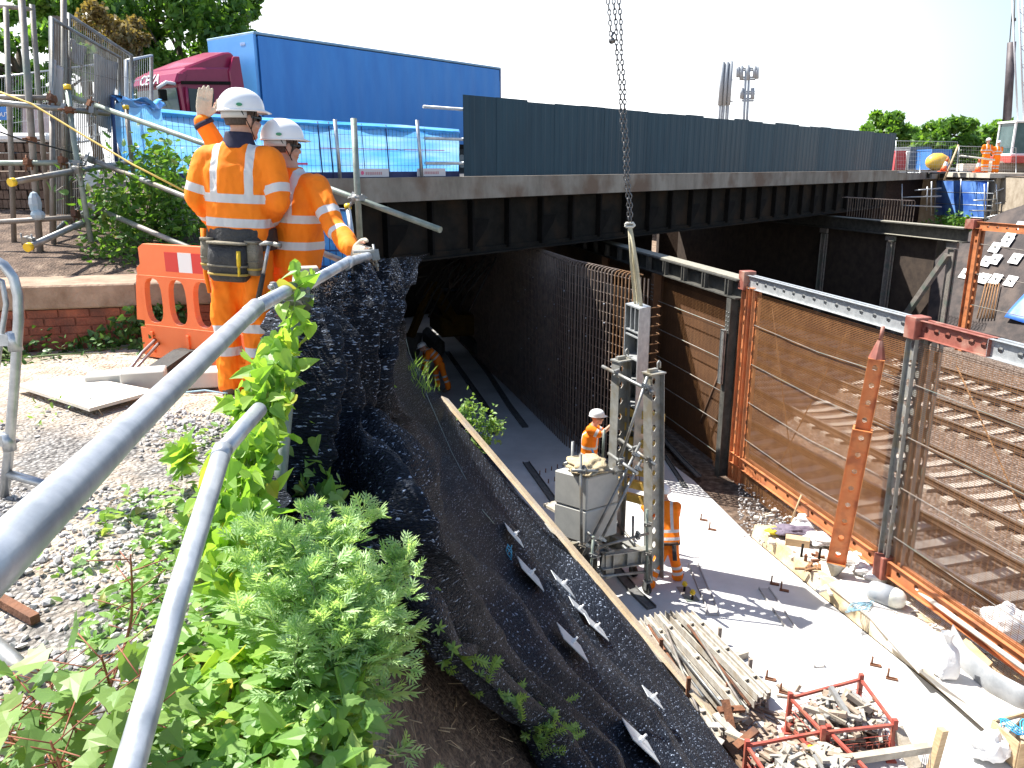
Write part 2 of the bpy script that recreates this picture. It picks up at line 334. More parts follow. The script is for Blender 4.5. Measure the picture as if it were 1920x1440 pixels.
P = np.array([[kerb_pt(y) + V(1.75 + (u * 16), 0, .13 + .03 * bump2(u * 16, y, .8) + (.16 if .0 < u < .02 else 0)) + (V(-(y - 45) * .29, 0, 0) if y > 45 else 0) for u in np.linspace(0, 1, 60)] for y in yy])
mb.grid(P); struct('ballast', mb, ballast_mat())
rail_side = mat('rusty rail side', (.05, .03, .02), (.09, .055, .035), 6, .8); rail_top = mat('worn rail head', (.20, .15, .11), (.34, .28, .23), 9, .4, .5)
slp = mat('dusty concrete sleeper', (.25, .215, .18), (.38, .335, .285), 4, .9, 0, .3, 30)
def cline(pts):                                                 # x as a smooth function of y
    ys_ = [p[1] for p in pts]; co = np.polyfit(ys_, [p[0] for p in pts], 2 if len(pts) > 4 else 1); return lambda y: float(np.polyval(co, y))
RAILS = [('between the sheeted fence and the second line', [(6.71, 19.62), (7.5, 16.99), (8.11, 14.93)], None), ]
def rail_track(fa, fb, label, y0, y1):
    t = thing('railway_track', label, 'railway track', (fa(18), 18, .15), 'railway tracks in the ballast')
    for fn in (fa, fb):
        mb = MB(); q = [V(fn(y), y, .385) for y in np.linspace(y0, y1, 24)]
        for a, b_ in zip(q[:-1], q[1:]):
            e = (b_ - a) * .01; a2, b2 = a, b_ + e * 0
            mb.bar(a2 + V(0, 0, -.012), b2 + V(0, 0, -.012), .085, .035, m=1); mb.bar(a2 + V(0, 0, -.085), b2 + V(0, 0, -.085), .02, .11); mb.bar(a2 + V(0, 0, -.145), b2 + V(0, 0, -.145), .14, .014)
        mb.build('rail', [rail_side, rail_top], t)
    y = y0 + .3; first = None; n = 0
    while y < min(y1, y0 + 29):
        a, b_ = V(fa(y), y, 0), V(fb(y), y, 0); mid = (a + b_) / 2; d = unit(V((fa(y + .5) + fb(y + .5)) - (fa(y - .5) + fb(y - .5)), 2, 0)); nn = V(d[1], -d[0], 0)
        mbs = MB(); c = mid + V(0, 0, .155)
        h = [(-1.0, .13), (-.5, .13), (-.3, .10), (.3, .10), (.5, .13), (1.0, .13)]
        prof = [c + nn * x + d * -.12 + V(0, 0, z - .14) for x, z in h]; prof2 = [p + d * .24 for p in prof]
        vs = prof + prof2 + [p * V(1, 1, 0) + V(0, 0, .02) for p in prof] + [p * V(1, 1, 0) + V(0, 0, .02) for p in prof2]
        fs = [(i, i + 1, 7 + i, 6 + i) for i in range(5)] + [(12 + i, 13 + i, i + 1, i) for i in range(5)] + [(6 + i, 7 + i, 19 + i, 18 + i) for i in range(5)] + [(0, 6, 18, 12), (5, 17, 23, 11)]
        mbs.add([v + V(0, 0, .06) for v in vs], fs); mbs.build('sleeper', slp, t); y += .62; n += 1
h_ = lambda y: 7.5 - .29 * (y - 16.99) - 1.52
fg = cline([(6.71, 19.62), (7.5, 16.99), (8.11, 14.93)]); ff = cline([(7.64, 22.94), (8.55, 19.62), (9.04, 17.43), (9.55, 14.68)]); fe = cline([(9.74, 21.85), (10.07, 19.62), (10.9, 15.84)])
fd = cline([(11.29, 22.01), (12.44, 18.33)]); fc = cline([(12.38, 23.29), (13.51, 20.06)]); fb_ = cline([(13.24, 25.88), (14.61, 21.85)]); fa_ = cline([(14.41, 27.39), (15.65, 23.53)])
rail_track(lambda y: fg(y) - 1.5, fg, 'railway track nearest the rusty mesh fence, running just behind its posts', 9, 44)
rail_track(ff, fe, 'second railway track out from the rusty mesh fence', 10, 44)
rail_track(fd, fc, 'third railway track out from the rusty mesh fence', 13, 48)
rail_track(fb_, fa_, 'farthest railway track, below the dark trestle posts', 16, 52)
# ================================================================ ROAD BRIDGE
BO = V(-1.04, 19.2, 0); BU = unit(V(.6626, .749, 0)); BNn = V(BU[1], -BU[0], 0)
def bp_(t, z, off=0.0): return BO + BU * t + BNn * off + V(0, 0, z)            # off > 0 towards the camera
def bt(px, py): p = atpl(px, py, BO, BNn); return float(np.dot(p - BO, BU)), float(p[2])
zt = bt(877, 177)[1]; zd = bt(877, 331)[1]; zb = bt(877, 373)[1]; zg = bt(877, 483)[1]; TE = bt(1678, 300)[0]; TR_ = bt(1765, 300)[0]
print('BRIDGE', zt, zd, zb, zg, TE, TR_, bt(680, 340), bt(1690, 388), bt(1678, 252), bt(1678, 322))
br = thing('road_bridge', 'road bridge with stained concrete edge and dark riveted girder over the cutting', 'bridge', bp_(10, zg))
TL = -9.0
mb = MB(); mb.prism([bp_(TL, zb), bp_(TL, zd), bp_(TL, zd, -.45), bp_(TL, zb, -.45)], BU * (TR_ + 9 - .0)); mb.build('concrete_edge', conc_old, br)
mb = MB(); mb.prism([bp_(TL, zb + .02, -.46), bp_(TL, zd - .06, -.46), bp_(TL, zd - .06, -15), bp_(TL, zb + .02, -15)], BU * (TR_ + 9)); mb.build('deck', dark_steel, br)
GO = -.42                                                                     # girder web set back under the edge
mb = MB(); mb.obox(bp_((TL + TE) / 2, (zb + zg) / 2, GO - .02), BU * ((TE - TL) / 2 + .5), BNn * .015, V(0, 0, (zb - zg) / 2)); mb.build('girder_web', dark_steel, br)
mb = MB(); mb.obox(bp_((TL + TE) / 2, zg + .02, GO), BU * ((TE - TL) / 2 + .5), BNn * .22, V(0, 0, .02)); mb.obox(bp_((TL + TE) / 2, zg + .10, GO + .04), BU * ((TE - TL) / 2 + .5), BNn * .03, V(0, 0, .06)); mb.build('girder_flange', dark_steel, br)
t743, t827 = bt(743, 420)[0], bt(827, 420)[0]; dt = t827 - t743; k = 0; t = t743 - dt * 4
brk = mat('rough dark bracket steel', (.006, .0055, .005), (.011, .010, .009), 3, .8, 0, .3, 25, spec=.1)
while t < TE - .3:
    mb = MB(); mb.obox(bp_(t, (zb + zg) / 2 + .03, GO + .08), BU * .035, BNn * .085, V(0, 0, (zb - zg) / 2 - .08)); mb.build('stiffener', brk, br)
    if k % 2 == 0:
        hm = (zb - zg); mb = MB(); mb.prism([bp_(t + .04, zg + .09, GO + .02), bp_(t + .04, zg + hm * .62, GO + .02), bp_(t + dt * .5, zg + hm * .62, GO + .02), bp_(t + dt * .42, zg + hm * .45, GO + .02)], BNn * .05); mb.build('bracket', brk, br)
    t += dt; k += 1
for kk in range(5):
    mb = MB(); o_ = -3.2 - kk * 2.7; mb.ibeam(bp_(TL, zg + .7, o_), bp_(TE, zg + .7, o_), .4, 1.3, .04, .03); mb.build('inner_girder', dark_steel, br)
# steel hoarding standing on the bridge edge: overlapping profiled sheets
hoard = thing('steel_hoarding', 'tall dark blue grey profiled steel hoarding standing on the bridge edge', 'hoarding', bp_(14, zd))
hm1 = [mat('blue grey coated sheet ' + str(i), (.009 + .003 * i, .036 + .004 * i, .058 + .004 * i), (.015 + .003 * i, .050 + .005 * i, .076 + .005 * i), 2, .40 + .04 * i, .0, .06, 6, streak=(2, 2, .3), dist=.01, spec=.32) for i in range(4)]
NP = 28; pw = TE / NP
for i in range(NP):
    mb = MB(); off = -.10 + .012 * (i % 2); hz_ = zt - .015 * (i % 3) + .02 * math.sin(i * 1.7); prof = []
    for q in range(3):
        for (a, dd) in ((0, 0), (.16, .0), (.19, .007), (.30, .007)): prof.append((q * .333 + a, dd))
    prof.append((1.0, 0)); pts = [(i * pw + u * (pw + .03), dd) for u, dd in prof]
    n = len(pts); vs = [bp_(a, zd + .004, off + dd) for a, dd in pts] + [bp_(a, hz_, off + dd) for a, dd in pts] + [bp_(a, zd + .004, off + dd - .006) for a, dd in pts] + [bp_(a, hz_, off + dd - .006) for a, dd in pts]
    fs = []
    for a in range(n - 1): fs += [(a, a + 1, n + a + 1, n + a), (2 * n + a, 3 * n + a, 3 * n + a + 1, 2 * n + a + 1), (n + a, n + a + 1, 3 * n + a + 1, 3 * n + a)]
    mb.add(vs, fs); mb.build('sheet', hm1[(i * 7 + i // 3) % 4], hoard)
for zz in (bt(840, 202)[1], bt(845, 260)[1], bt(845, 306)[1]):                # three rails sticking out at the left end
    mb = MB(); mb.tube([bp_(-1.15, zz, -.18), bp_(TE, zz, -.18)], .035, 8); mb.build('rail', white_steel, hoard)
# road surface over the bridge
mb = MB(); mb.prism([bp_(-60, zd - .06, -.47), bp_(-60, zd - .02, -.47), bp_(-60, zd - .02, -14.8), bp_(-60, zd - .06, -14.8)], BU * 160); struct('road', mb, mat('asphalt', (.045, .045, .047), (.07, .07, .07), 20, .9, 0, .3, 80))
# ================================================================ ABUTMENTS AND ADDED DARK BACKING UNDER THE BRIDGE
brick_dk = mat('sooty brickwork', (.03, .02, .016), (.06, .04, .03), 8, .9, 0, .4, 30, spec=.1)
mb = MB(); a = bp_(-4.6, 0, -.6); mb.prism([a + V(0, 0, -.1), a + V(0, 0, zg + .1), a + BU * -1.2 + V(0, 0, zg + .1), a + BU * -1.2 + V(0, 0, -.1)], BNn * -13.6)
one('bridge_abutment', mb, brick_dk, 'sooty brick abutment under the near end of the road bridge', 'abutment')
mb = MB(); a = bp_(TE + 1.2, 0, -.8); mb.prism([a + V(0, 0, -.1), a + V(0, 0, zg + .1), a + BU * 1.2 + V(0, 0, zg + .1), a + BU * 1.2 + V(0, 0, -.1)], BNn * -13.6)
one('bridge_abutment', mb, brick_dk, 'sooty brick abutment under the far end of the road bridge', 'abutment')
mb = MB(); a = bp_(TE + .6, 0, -.95); mb.prism([a + V(0, 0, -.1), a + V(0, 0, zb - .02), a + BU * 8.4 + V(0, 0, zb - .02), a + BU * 8.4 + V(0, 0, -.1)], -BNn * .5)  # added dark wall filling the open gap under the deck end
one('bridge_abutment', mb, brick_dk, 'dark wall added for the shade behind the scaffold at the far bridge end', 'abutment')
shade_black = mat('black shade sheet', (.010, .010, .011), (.02, .019, .018), 3, .85, 0, .3, 20, spec=.1)  # black of the sheets added in place of deep shade
mb = MB(); mb.obox(bp_((TE - 14) / 2, 2.35, -15.2), BU * (TE / 2 + 8.6), BNn * .03, V(0, 0, 2.5))  # added backdrop, blocks daylight from the open far side of the bridge
one('shade_screen', mb, shade_black, 'added black screen keeping the far side of the road bridge dark', 'screen')
# ================================================================ REBAR WALL CAGE
def rbx(y): return itp(y, (16.9, 2.6), (19.58, 1.38), (24.64, 0), (31.28, -1.92), (36, -3.2))
rc = thing('rebar_cage', 'long wall cage of tall steel reinforcing bars rising from the floor under the bridge', 'rebar cage', (rbx(20), 20, 0))
Ls = [16.95]; 
while Ls[-1] < 34: Ls.append(Ls[-1] + .135)
H0 = 4.78; rest = MB(); nb = 0
for i, y in enumerate(Ls):
    for off in (0, .32):
        x = rbx(y) + off; pts = [V(x, y, 0), V(x, y, H0 - .1)]
        if off == 0: pts += [V(x + .04, y, H0 - .03), V(x + .12, y, H0), V(x + .2, y, H0 - .02)]
        near = y < 17.7
        if nb < 96 and off == 0: mb = MB(); mb.tube(pts, .016, 5, False); mb.build('bar', rustl if near else rebar_dk, rc); nb += 1
        else: rest.tube(pts, .014, 4, False)
tag(rest.build('rear_bar', rebar_dk, rc), kind='stuff')
for z in np.arange(.25, H0, .22):
    mb = MB(); mb.tube([V(rbx(y) + .03, y, z) for y in np.linspace(16.9, 34, 12)], .010, 4, False); mb.build('horizontal_bar', rebar_dk, rc)
for z in np.arange(.25, 4.1, .2):
    mb = MB(); mb.tube([V(rbx(16.95) - .02, 16.9, z), V(rbx(16.95) + .25, 16.86, z), V(rbx(16.95) + .62, 17.02, z + .02), V(rbx(16.95) + .6, 17.3, z)], .012, 5, False); mb.build('end_link', rustl, rc)
mb = MB(); mb.grid(np.array([[V(rbx(y) + .55, y, z) for z in (0, 4.3)] for y in np.linspace(17.5, 35, 14)]), False)  # added sheet that stands in for the darkness behind the bars
one('dark_backing', mb, shade_black, 'black membrane added for the dark between the reinforcing bars', 'backing')
# thick grid of small white spacers tied to the cage
mb = MB()
for i in range(26):
    y = 17.2 + (i * .37) % 7; z = .8 + (i * 1.37) % 3.2; x = rbx(y) - .03; mb.box((x, y, z), (.03, .06, .02))
tag(mb.build('spacer', mat('grey concrete spacer', (.32, .34, .38)), rc), kind='stuff')

# leaning rods and a machine in the dark at the left end of the passage
lr = thing('leaning_rods', 'dark rods leaning in the shade at the left end of the bridge', 'rods', aty(820, 600, 22)); r0 = np.random.default_rng(3)
for i in range(16):
    a = aty(762 + i * 8 + r0.normal() * 3, 560 + r0.normal() * 18, 21.5 + r0.random()); b_ = aty(812 + i * 8 + r0.normal() * 4, 492 + r0.normal() * 6, 22.5); mb = MB(); mb.tube([a, b_], .03, 5); mb.build('rod', dark_steel, lr)
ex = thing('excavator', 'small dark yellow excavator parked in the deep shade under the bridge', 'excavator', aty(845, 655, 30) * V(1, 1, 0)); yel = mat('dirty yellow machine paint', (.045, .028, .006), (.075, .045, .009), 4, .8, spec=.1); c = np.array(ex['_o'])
mb = MB(); mb.box(c + V(.2, .4, 1.2), (1.7, 2.0, .8), .3); mb.build('body', yel, ex, bevel=.08); mb = MB(); mb.box(c + V(-.1, .2, 1.95), (.9, 1.1, 1.0), .3); mb.build('cab', dark_steel, ex, bevel=.06)
for x in (-.7, .8): mb = MB(); mb.box(c + V(x, .4, .4), (.4, 2.6, .7), .3); mb.build('track', black_rub, ex, bevel=.15)
for p_, q_, w_ in (((.2, -.4, 1.3), (-.5, -1.6, 2.9), .3), ((-.5, -1.6, 2.9), (-1.2, -2.6, 1.2), .22)): mb = MB(); mb.bar(c + V(*p_), c + V(*q_), w_, w_ * 1.2); mb.build('boom', yel, ex, bevel=.03)
mb = MB(); mb.prism([c + V(-1.5, -2.6, 1.2), c + V(-.9, -2.6, 1.2), c + V(-1.0, -2.9, .5), c + V(-1.4, -2.9, .5)], V(.1, .35, .1)); mb.build('bucket', dark_beam, ex)
# ================================================================ MESH SCREENS BESIDE THE TRACKS
wire_m = mat('rust brown mesh wire', (.20, .085, .028), (.31, .145, .052), 4, .7, .2)
back_m = mat('brown sheeting', (.10, .045, .02), (.16, .075, .032), 1.2, .8, 0, .2, 10, c3=(.08, .04, .02), s3=.6)
S1 = V(5.06, 17.05, 0); S2 = V(6.2, 12.0, 0); SD = unit(S2 - S1); SN = V(SD[1], -SD[0], 0)     # SN points at the pit (left)
if SN[0] > 0: SN = -SN
def sp(t, z, off=0.0): return S1 + SD * t + SN * off + V(0, 0, z)
LP = float(np.linalg.norm(S2 - S1))
def soldier(name, p, q, side, parent, m, w_=.23, d_=.22, pitch=.3, hole=.055):
    # two slotted channel webs with flanges: the perforated strongback used for posts, rails and rakers
    p = np.array(p, float); q = np.array(q, float); L = np.linalg.norm(q - p); n = max(2, int(L / pitch)); dn = (q - p) / L; sd_ = unit(np.array(side) - dn * np.dot(side, dn)); nm = np.cross(dn, sd_)
    mb = MB()
    for sg in (-1, 1):
        mb.holed(p + nm * sg * d_ * .2, q + nm * sg * d_ * .2, sd_, w_ - .02, n, hole, hole * 1.25, .006, 8, 2)
        for s2 in (-1, 1): mb.obox((p + q) / 2 + sd_ * s2 * (w_ / 2 - .004) + nm * sg * d_ * .34, (q - p) / 2, sd_ * .004, nm * d_ * .15)
    for e in (p, q): mb.obox(e + (dn if e is q else -dn) * .006, dn * .006, sd_ * w_ / 2, nm * d_ / 2)
    return mb.build(name, m, parent)
scr = thing('mesh_screen', 'rusty wire mesh screen on perforated steel posts between the pit and the tracks', 'mesh screen', sp(2, 0))
ZT = 4.62
soldier('post', sp(.02, .12), sp(.02, 4.5), SD, scr, orange_steel, .22)
soldier('post', sp(.30, .12), sp(.30, 4.5), SD, scr, orange_steel, .16)
soldier('post', sp(LP, .25), sp(LP, 4.5), SD, scr, grey_steel, .2)
soldier('post', sp(LP + .24, .25, -.12), sp(LP + .24, 4.5, -.12), SD, scr, galv_wood, .14)
soldier('top_rail', sp(-.1, ZT), sp(LP - .12, ZT), (0, 0, 1), scr, white_steel, .27, .2, .33, .045)
soldier('top_rail', sp(LP + .1, ZT), sp(LP + 1.45, ZT), (0, 0, 1), scr, oxide, .26, .2, .22, .05)
soldier('top_rail', sp(LP + 1.46, ZT), sp(LP + 4.4, ZT), (0, 0, 1), scr, white_steel, .26, .2, .3, .045)
soldier('top_rail', sp(LP + 4.41, ZT), sp(LP + 7, ZT), (0, 0, 1), scr, oxide, .26, .2, .3, .045)
soldier('bottom_rail', sp(-.1, .62), sp(LP - .15, .62), (0, 0, 1), scr, orange_steel, .25, .2, .4, .04)
soldier('bottom_rail', sp(LP + .15, .62), sp(LP + 8, .62), (0, 0, 1), scr, orange_steel, .27, .2, .4, .045)
for t_, z_, q_ in ((-.05, ZT + .01, .2), (LP, ZT, .17), (LP, .6, .2)): mb = MB(); mb.obox(sp(t_, z_, .02), SD * .12, SN * .14, V(0, 0, q_)); mb.build('joint_box', oxide, scr, bevel=.01)
def wires(t0, t1, z0, z1, off, name, parent, hs=.030, vs=.11, hh=.0046):
    mb = MB(); z = z0; i = 0
    while z < z1:
        k = 6; q = [sp(t0 + (t1 - t0) * u / k, z, off) for u in range(k + 1)]
        for a, b_ in zip(q[:-1], q[1:]): mb.quad(a + SN * .001 + V(0, 0, hh), b_ + SN * .001 + V(0, 0, hh), b_ - SN * .001 - V(0, 0, hh), a - SN * .001 - V(0, 0, hh))
        z += hs; i += 1
    t = t0
    while t < t1: mb.quad(sp(t, z0, off), sp(t + .006, z0, off), sp(t + .006, z1, off), sp(t, z1, off)); t += vs
    return mb.build(name, wire_m, parent)
wires(.42, LP - .1, .05, 4.4, .02, 'mesh_panel', scr, .030, .09, .0088); wires(LP + .1, LP + 8, -.02, 4.4, .02, 'mesh_panel', scr)
for t0, t1 in ((.45, LP - .1), (LP + .15, LP + 7.5)):
    for zz in (3.75, 2.9, 2.05, 1.2): 
        mb = MB(); mb.tube([sp(t0, zz, .05), sp((t0 + t1) / 2, zz - .06, .05), sp(t1, zz + .02, .05)], .008, 5); mb.build('tie_wire', galv_wood, scr)
for a, b_ in (((.9, 4.2), (2.3, .8)), ((3.4, 4.2), (1.6, .9)), ((LP + 3.9, .8), (LP + .8, 4.2))):
    mb = MB(); mb.tube([sp(*a, -.06), sp(*b_, -.06)], .012, 5); mb.build('cross_brace', rustl, scr)
# sheeted length of the same line running back under the bridge
sw = thing('sheeted_screen', 'brown sheeted mesh screen under a dark steel beam, running back under the bridge', 'mesh screen', sp(-6, 0))
mb = MB(); mb.obox(sp(-9.1, 2.25, -.16), SD * 9.0, SN * .01, V(0, 0, 2.2)); mb.build('backing_sheet', back_m, sw)
wires(-9, -.15, .05, 4.0, .03, 'mesh_panel', sw, .034, .2)
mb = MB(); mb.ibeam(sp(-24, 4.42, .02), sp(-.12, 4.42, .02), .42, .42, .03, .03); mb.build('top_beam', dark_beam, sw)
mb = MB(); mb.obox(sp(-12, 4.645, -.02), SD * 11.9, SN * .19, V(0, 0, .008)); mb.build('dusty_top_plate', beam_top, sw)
for k in range(12):
    mb = MB(); t = -.5 - k * 1.15; mb.obox(sp(t, 4.42, .17), SD * .02, SN * .05, V(0, 0, .178)); mb.obox(sp(t - .14, 4.42, .17), SD * .02, SN * .05, V(0, 0, .178)); mb.build('stiffener', dark_beam, sw)
for k, t in enumerate((-.32, -4.6, -8.9)):
    mb = MB(); mb.ibeam(sp(t, .05, .14), sp(t, 4.2, .14), .2, .26, .015, .012, up=tuple(SN)); mb.build('column', dark_beam if k == 0 else back_m, sw)
    mb = MB()
    for q in range(5):
        for s_ in (-.05, .05): mb.ball(sp(t + s_, 3.9 - q * .1, .275), .016, 6, 4)
    mb.build('bolt', galv_old, sw)
soldier('bolted_plate', sp(-.33, 2.3, .34), sp(-.33, 3.5, .34), SD, sw, galv_old, .16, .06, .15, .012)
for zz in (3.5, 2.75, 2.0, 1.25, .5):
    mb = MB(); mb.tube([sp(-8.9, zz, .08), sp(-4.5, zz - .05, .08), sp(-.4, zz - .02, .08)], .012, 5); mb.build('tie_wire', galv_wood, sw)
mb = MB(); mb.tube([sp(-.9, 2.4, .05), sp(-1.7, .9, .05)], .035, 5); mb.build('brace', back_m, sw)
raker_m = mat('worn orange prop paint', (.66, .23, .075), (.78, .31, .11), 5, .5, 0, .2, 60, c3=(.48, .16, .06), s3=4)
# leaning raker prop
pb = atz(1562, 1086, .2); pt = aty(1656, 612, 12.35)
pr = thing('raker_prop', 'leaning orange perforated raker prop with a pointed grey foot, standing on the slab edge', 'prop', pb)
dn = unit(pt - pb); sd_ = unit(np.cross(dn, V(0, 1, 0)))
p1, p2, p3 = pb + dn * .34, pb + dn * 2.68, pb + dn * 3.85
soldier('lower_section', p1, p2, V(.9, -.45, 0), pr, raker_m, .30, .3, .27, .05)
soldier('upper_section', p2 + dn * .012, p3, V(.9, -.45, 0), pr, raker_m, .24, .24, .27, .045)
mb = MB(); mb.tube([pb, pb + dn * .33], [.02, .19], 8, smooth=False); mb.build('pointed_foot', grey_steel, pr)
mb = MB(); mb.tube([p3 + dn * .01, p3 + dn * .3], [.13, .045], 8, smooth=False); mb.tube([p3 + dn * .29, pt], .03, 8); mb.build('screw_jack', oxide, pr)
# second line of posts beyond the tracks
Q1 = aty(1804, 640, 30.0) * V(1, 1, 0); QD = unit(V(.29, -.957, 0)); QN = V(-QD[1], QD[0], 0) * -1
def qp(t, z, off=0.0): return Q1 + QD * t + V(-.957, -.29, 0) * off + V(0, 0, z)
tr = thing('trestle_line', 'dark trestle of beams and posts beyond the tracks with one bright orange end post', 'trestle', qp(-4, 0))
soldier('end_post', qp(0, .1), qp(0, 4.75), QD, tr, orange_steel, .32, .3)
soldier('orange_rail', qp(-.2, 4.85), qp(7.5, 4.85), (0, 0, 1), tr, orange_steel, .3, .2, .4, .05)
mb = MB(); mb.obox(qp(-.28, 4.9), QD * .2, V(-.957, -.29, 0) * .2, V(0, 0, .17)); mb.build('joint_box', oxide, tr)
mb = MB(); mb.ibeam(qp(-26, 4.45), qp(-.45, 4.45), .5, .55, .04, .04); mb.build('top_beam', dark_beam, tr)
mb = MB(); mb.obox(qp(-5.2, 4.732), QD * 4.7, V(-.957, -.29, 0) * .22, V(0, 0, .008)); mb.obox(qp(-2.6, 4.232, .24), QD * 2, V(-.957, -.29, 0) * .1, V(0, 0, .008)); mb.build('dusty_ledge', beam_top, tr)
mb = MB(); mb.obox(qp(-14, 2.1, -.12), QD * 12.0, V(-.957, -.29, 0) * .02, V(0, 0, 2.1)); mb.build('dark_sheet', mat('dark brown screen net', (.03, .02, .015), (.06, .042, .03), 3, .9), tr)
for t in (-.95, -4.2, -8.5):
    soldier('post', qp(t, .1, .1), qp(t, 3.9, .1), QD, tr, galv_wood, .3, .2, .18, .012)
    mb = MB(); mb.obox(qp(t, 4.05, .15), QD * .25, V(-.957, -.29, 0) * .06, V(0, 0, .1)); mb.build('cap_plate', galv_wood, tr)
mb = MB(); mb.bar(qp(-1.05, 3.7, .22), qp(-3.3, .2, .22), .2, .2); mb.build('diagonal_brace', galv_wood, tr)
for zz in (4.2, 3.1, 1.95, .9):
    mb = MB(); mb.tube([qp(.15, zz, .05), qp(3, zz - .08, .05), qp(7.2, zz, .05)], .016, 5); mb.build('tie_wire', galv_wood, tr)
mb = MB()
for i in range(26): t = -3.6 - i * .16; mb.tube([qp(t, 4.75, -.3), qp(t, 5.55, -.3), qp(t + .05, 5.62, -.2), qp(t + .05, 5.6, .1)], .014, 4, False)
tag(mb.build('starter_bar', rebar_dk, tr), kind='stuff')
# ================================================================ FAR CUTTING SLOPE UNDER DARK NETTING
net_far = mat('sun bleached dark netting', (.030, .025, .025), (.065, .05, .047), 2.2, .8, 0, .5, 30, c3=(.09, .068, .058), s3=1.1)
FT = Q1 + V(.957, .29, 0) * 2.2
def fsl(s, h): return FT + RD * s + V(.957, .29, 0) * (h * 4.6) + V(0, 0, .02 + h * 6.4)
def s_end(h): return float(np.interp(h, EH, ES))
fn = unit(np.cross(RD, unit(fsl(0, 1) - fsl(0, 0)))); fn = fn if fn[2] > 0 else -fn
EP = [atpl(px, py, FT, fn) for px, py in ((1786, 452), (1820, 432), (1850, 413), (1885, 398), (1925, 384))]; EH = [0] + [max(0, min(1, (p[2] - .02) / 6.4)) for p in EP]; ES = [float(np.dot(p - FT, RD)) for p in EP]; ES = [ES[0] + 1.0] + ES; print('SLOPE', EH, ES)
P = np.array([[fsl((s := -14 + (s_end(h) + 14) * s0), h) + V(0, 0, .06 * bump2(s, h * 6, .5) + .05 * math.sin(s * 1.9 + .4 * bump2(s, h * 3, .7))) for h in np.linspace(0, 1, 24)] for s0 in np.linspace(0, 1, 60)])
mb = MB(); mb.grid(P); struct('far_slope', mb, net_far)
fu = unit(fsl(0, 1) - fsl(0, 0)); plate_m = mat('white nail plate', (.70, .70, .70), (.8, .8, .8), 6, .5)
for i, (px, py, lb) in enumerate([(1868, 466, 'upper'), (1851, 492, 'tilted, just below the uppermost plate'), (1868, 488, 'beside the orange post row'), (1906, 487, 'right hand plate of the upper row'), (1812, 515, 'lowest row, nearest the orange post'), (1829, 522, ''), (1847, 524, ''), (1869, 525, ''), (1897, 529, ''), (1894, 446, ''), (1914, 427, ''), (1890, 455, '')]):
    p = atpl(px, py, FT, fn) + fn * .08
    mb = MB(); ex = unit(RD + fu * .05) * .24; ey = fu * .24; mb.obox(p, ex, ey, fn * .012)
    o = thing('nail_plate', '', 'plate', p, 'white nail plates on the far netted slope'); o['label'] = 'small white square nail plate on the far netted slope'
    mb.build('plate', plate_m, o); mb = MB(); mb.tube([p + fn * .013, p + fn * .08], .045, 6, smooth=False); mb.build('nut', galv_old, o)
# bent bars and rubbish at the foot of the far slope
fb = thing('leaning_bars', 'bundle of rusty bars leaning on the far netted slope', 'steel bars', fsl(2, .05))
for i in range(6):
    a = atpl(1835 + i * 6, 600, fsl(0, .0), fn) + fn * .12; b_ = atpl(1852 + i * 5, 535, FT, fn) + fn * .15; mb = MB(); mb.tube([a, b_], .03, 5); mb.build('bar', rustl, fb)
mb = MB(); c = atpl(1948, 572, FT, fn) + fn * .1; q = [(-.5, -1.1), (.55, -1.1), (.5, .2), (.55, 1.0), (.1, 1.15), (-.15, .6), (-.3, 0)]
P = np.array([[c + RD * (-u * .8) + fu * (v * .9) + fn * (.08 + .09 * math.sin(3 * u + 2 * v)) for u in np.linspace(-1, .3, 8)] for v in np.linspace(-1, 1.2, 10)]); mb.grid(P)
o = one('tarpaulin', mb, mat('bright blue tarpaulin', (.03, .12, .5), (.06, .2, .62), 3, .5), 'blue tarpaulin hung on the far netted slope at the right edge', 'tarpaulin'); mo = o.modifiers.new('s', 'SOLIDIFY'); mo.thickness = .01
mb = MB(); q = [(25.72, 52.3), (25.72, 42.8), (24.72, 38), (24.52, 32), (33, 2)]
for (x0, y0), (x1, y1) in zip(q[:-1], q[1:]): mb.quad((x0, y0, -.1), (x1, y1, -.1), (x1 + .02, y1, 6.45), (x0 + .02, y0, 6.45))
struct('bank_edge', mb, mat('pale dry bank earth', (.26, .21, .15), (.40, .34, .26), 2, .95, 0, .6, 12))
# ================================================================ RIGHT HAND BRIDGEHEAD
conc_lt = mat('pale worn concrete', (.40, .36, .29), (.54, .49, .41), 2, .9, 0, .3, 20)
def ay(px, py, y): return aty(px, py, y)
YB = 46.5
a, b_ = ay(1752, 412, 49.6), ay(1851, 415, 43.4); mb = MB(); mb.prism([V(a[0] + .15, a[1], 3.2), V(a[0] + .15, a[1], 6.35), V(b_[0] + .15, b_[1], 6.35), V(b_[0] + .15, b_[1], 3.2)], V(1.3, .3, 0)); one('wing_wall', mb, conc_lt, 'pale concrete wing wall behind the blue banner at the far bridgehead', 'wall')
mb = MB(); mb.prism([V(a[0] - .4, a[1] + .5, 6.36), V(b_[0] - .4, b_[1] - .3, 6.36), V(b_[0] + 2.2, b_[1] - .3, 6.36), V(b_[0] + 3.5, a[1] + .5, 6.36)], V(0, 0, .24)); one('capping_slab', mb, conc_lt, 'flat concrete capping slab above the blue banner', 'slab')
bn = thing('fence_banner', 'blue printed banner on a mesh fence below the far bridgehead', 'banner', ay(1803, 410, YB - .4))
bm = bpy.data.materials.new('blue printed banner'); bm.use_nodes = True; N = bm.node_tree.nodes; L = bm.node_tree.links; bb = N['Principled BSDF']; bb.inputs['Roughness'].default_value = .5
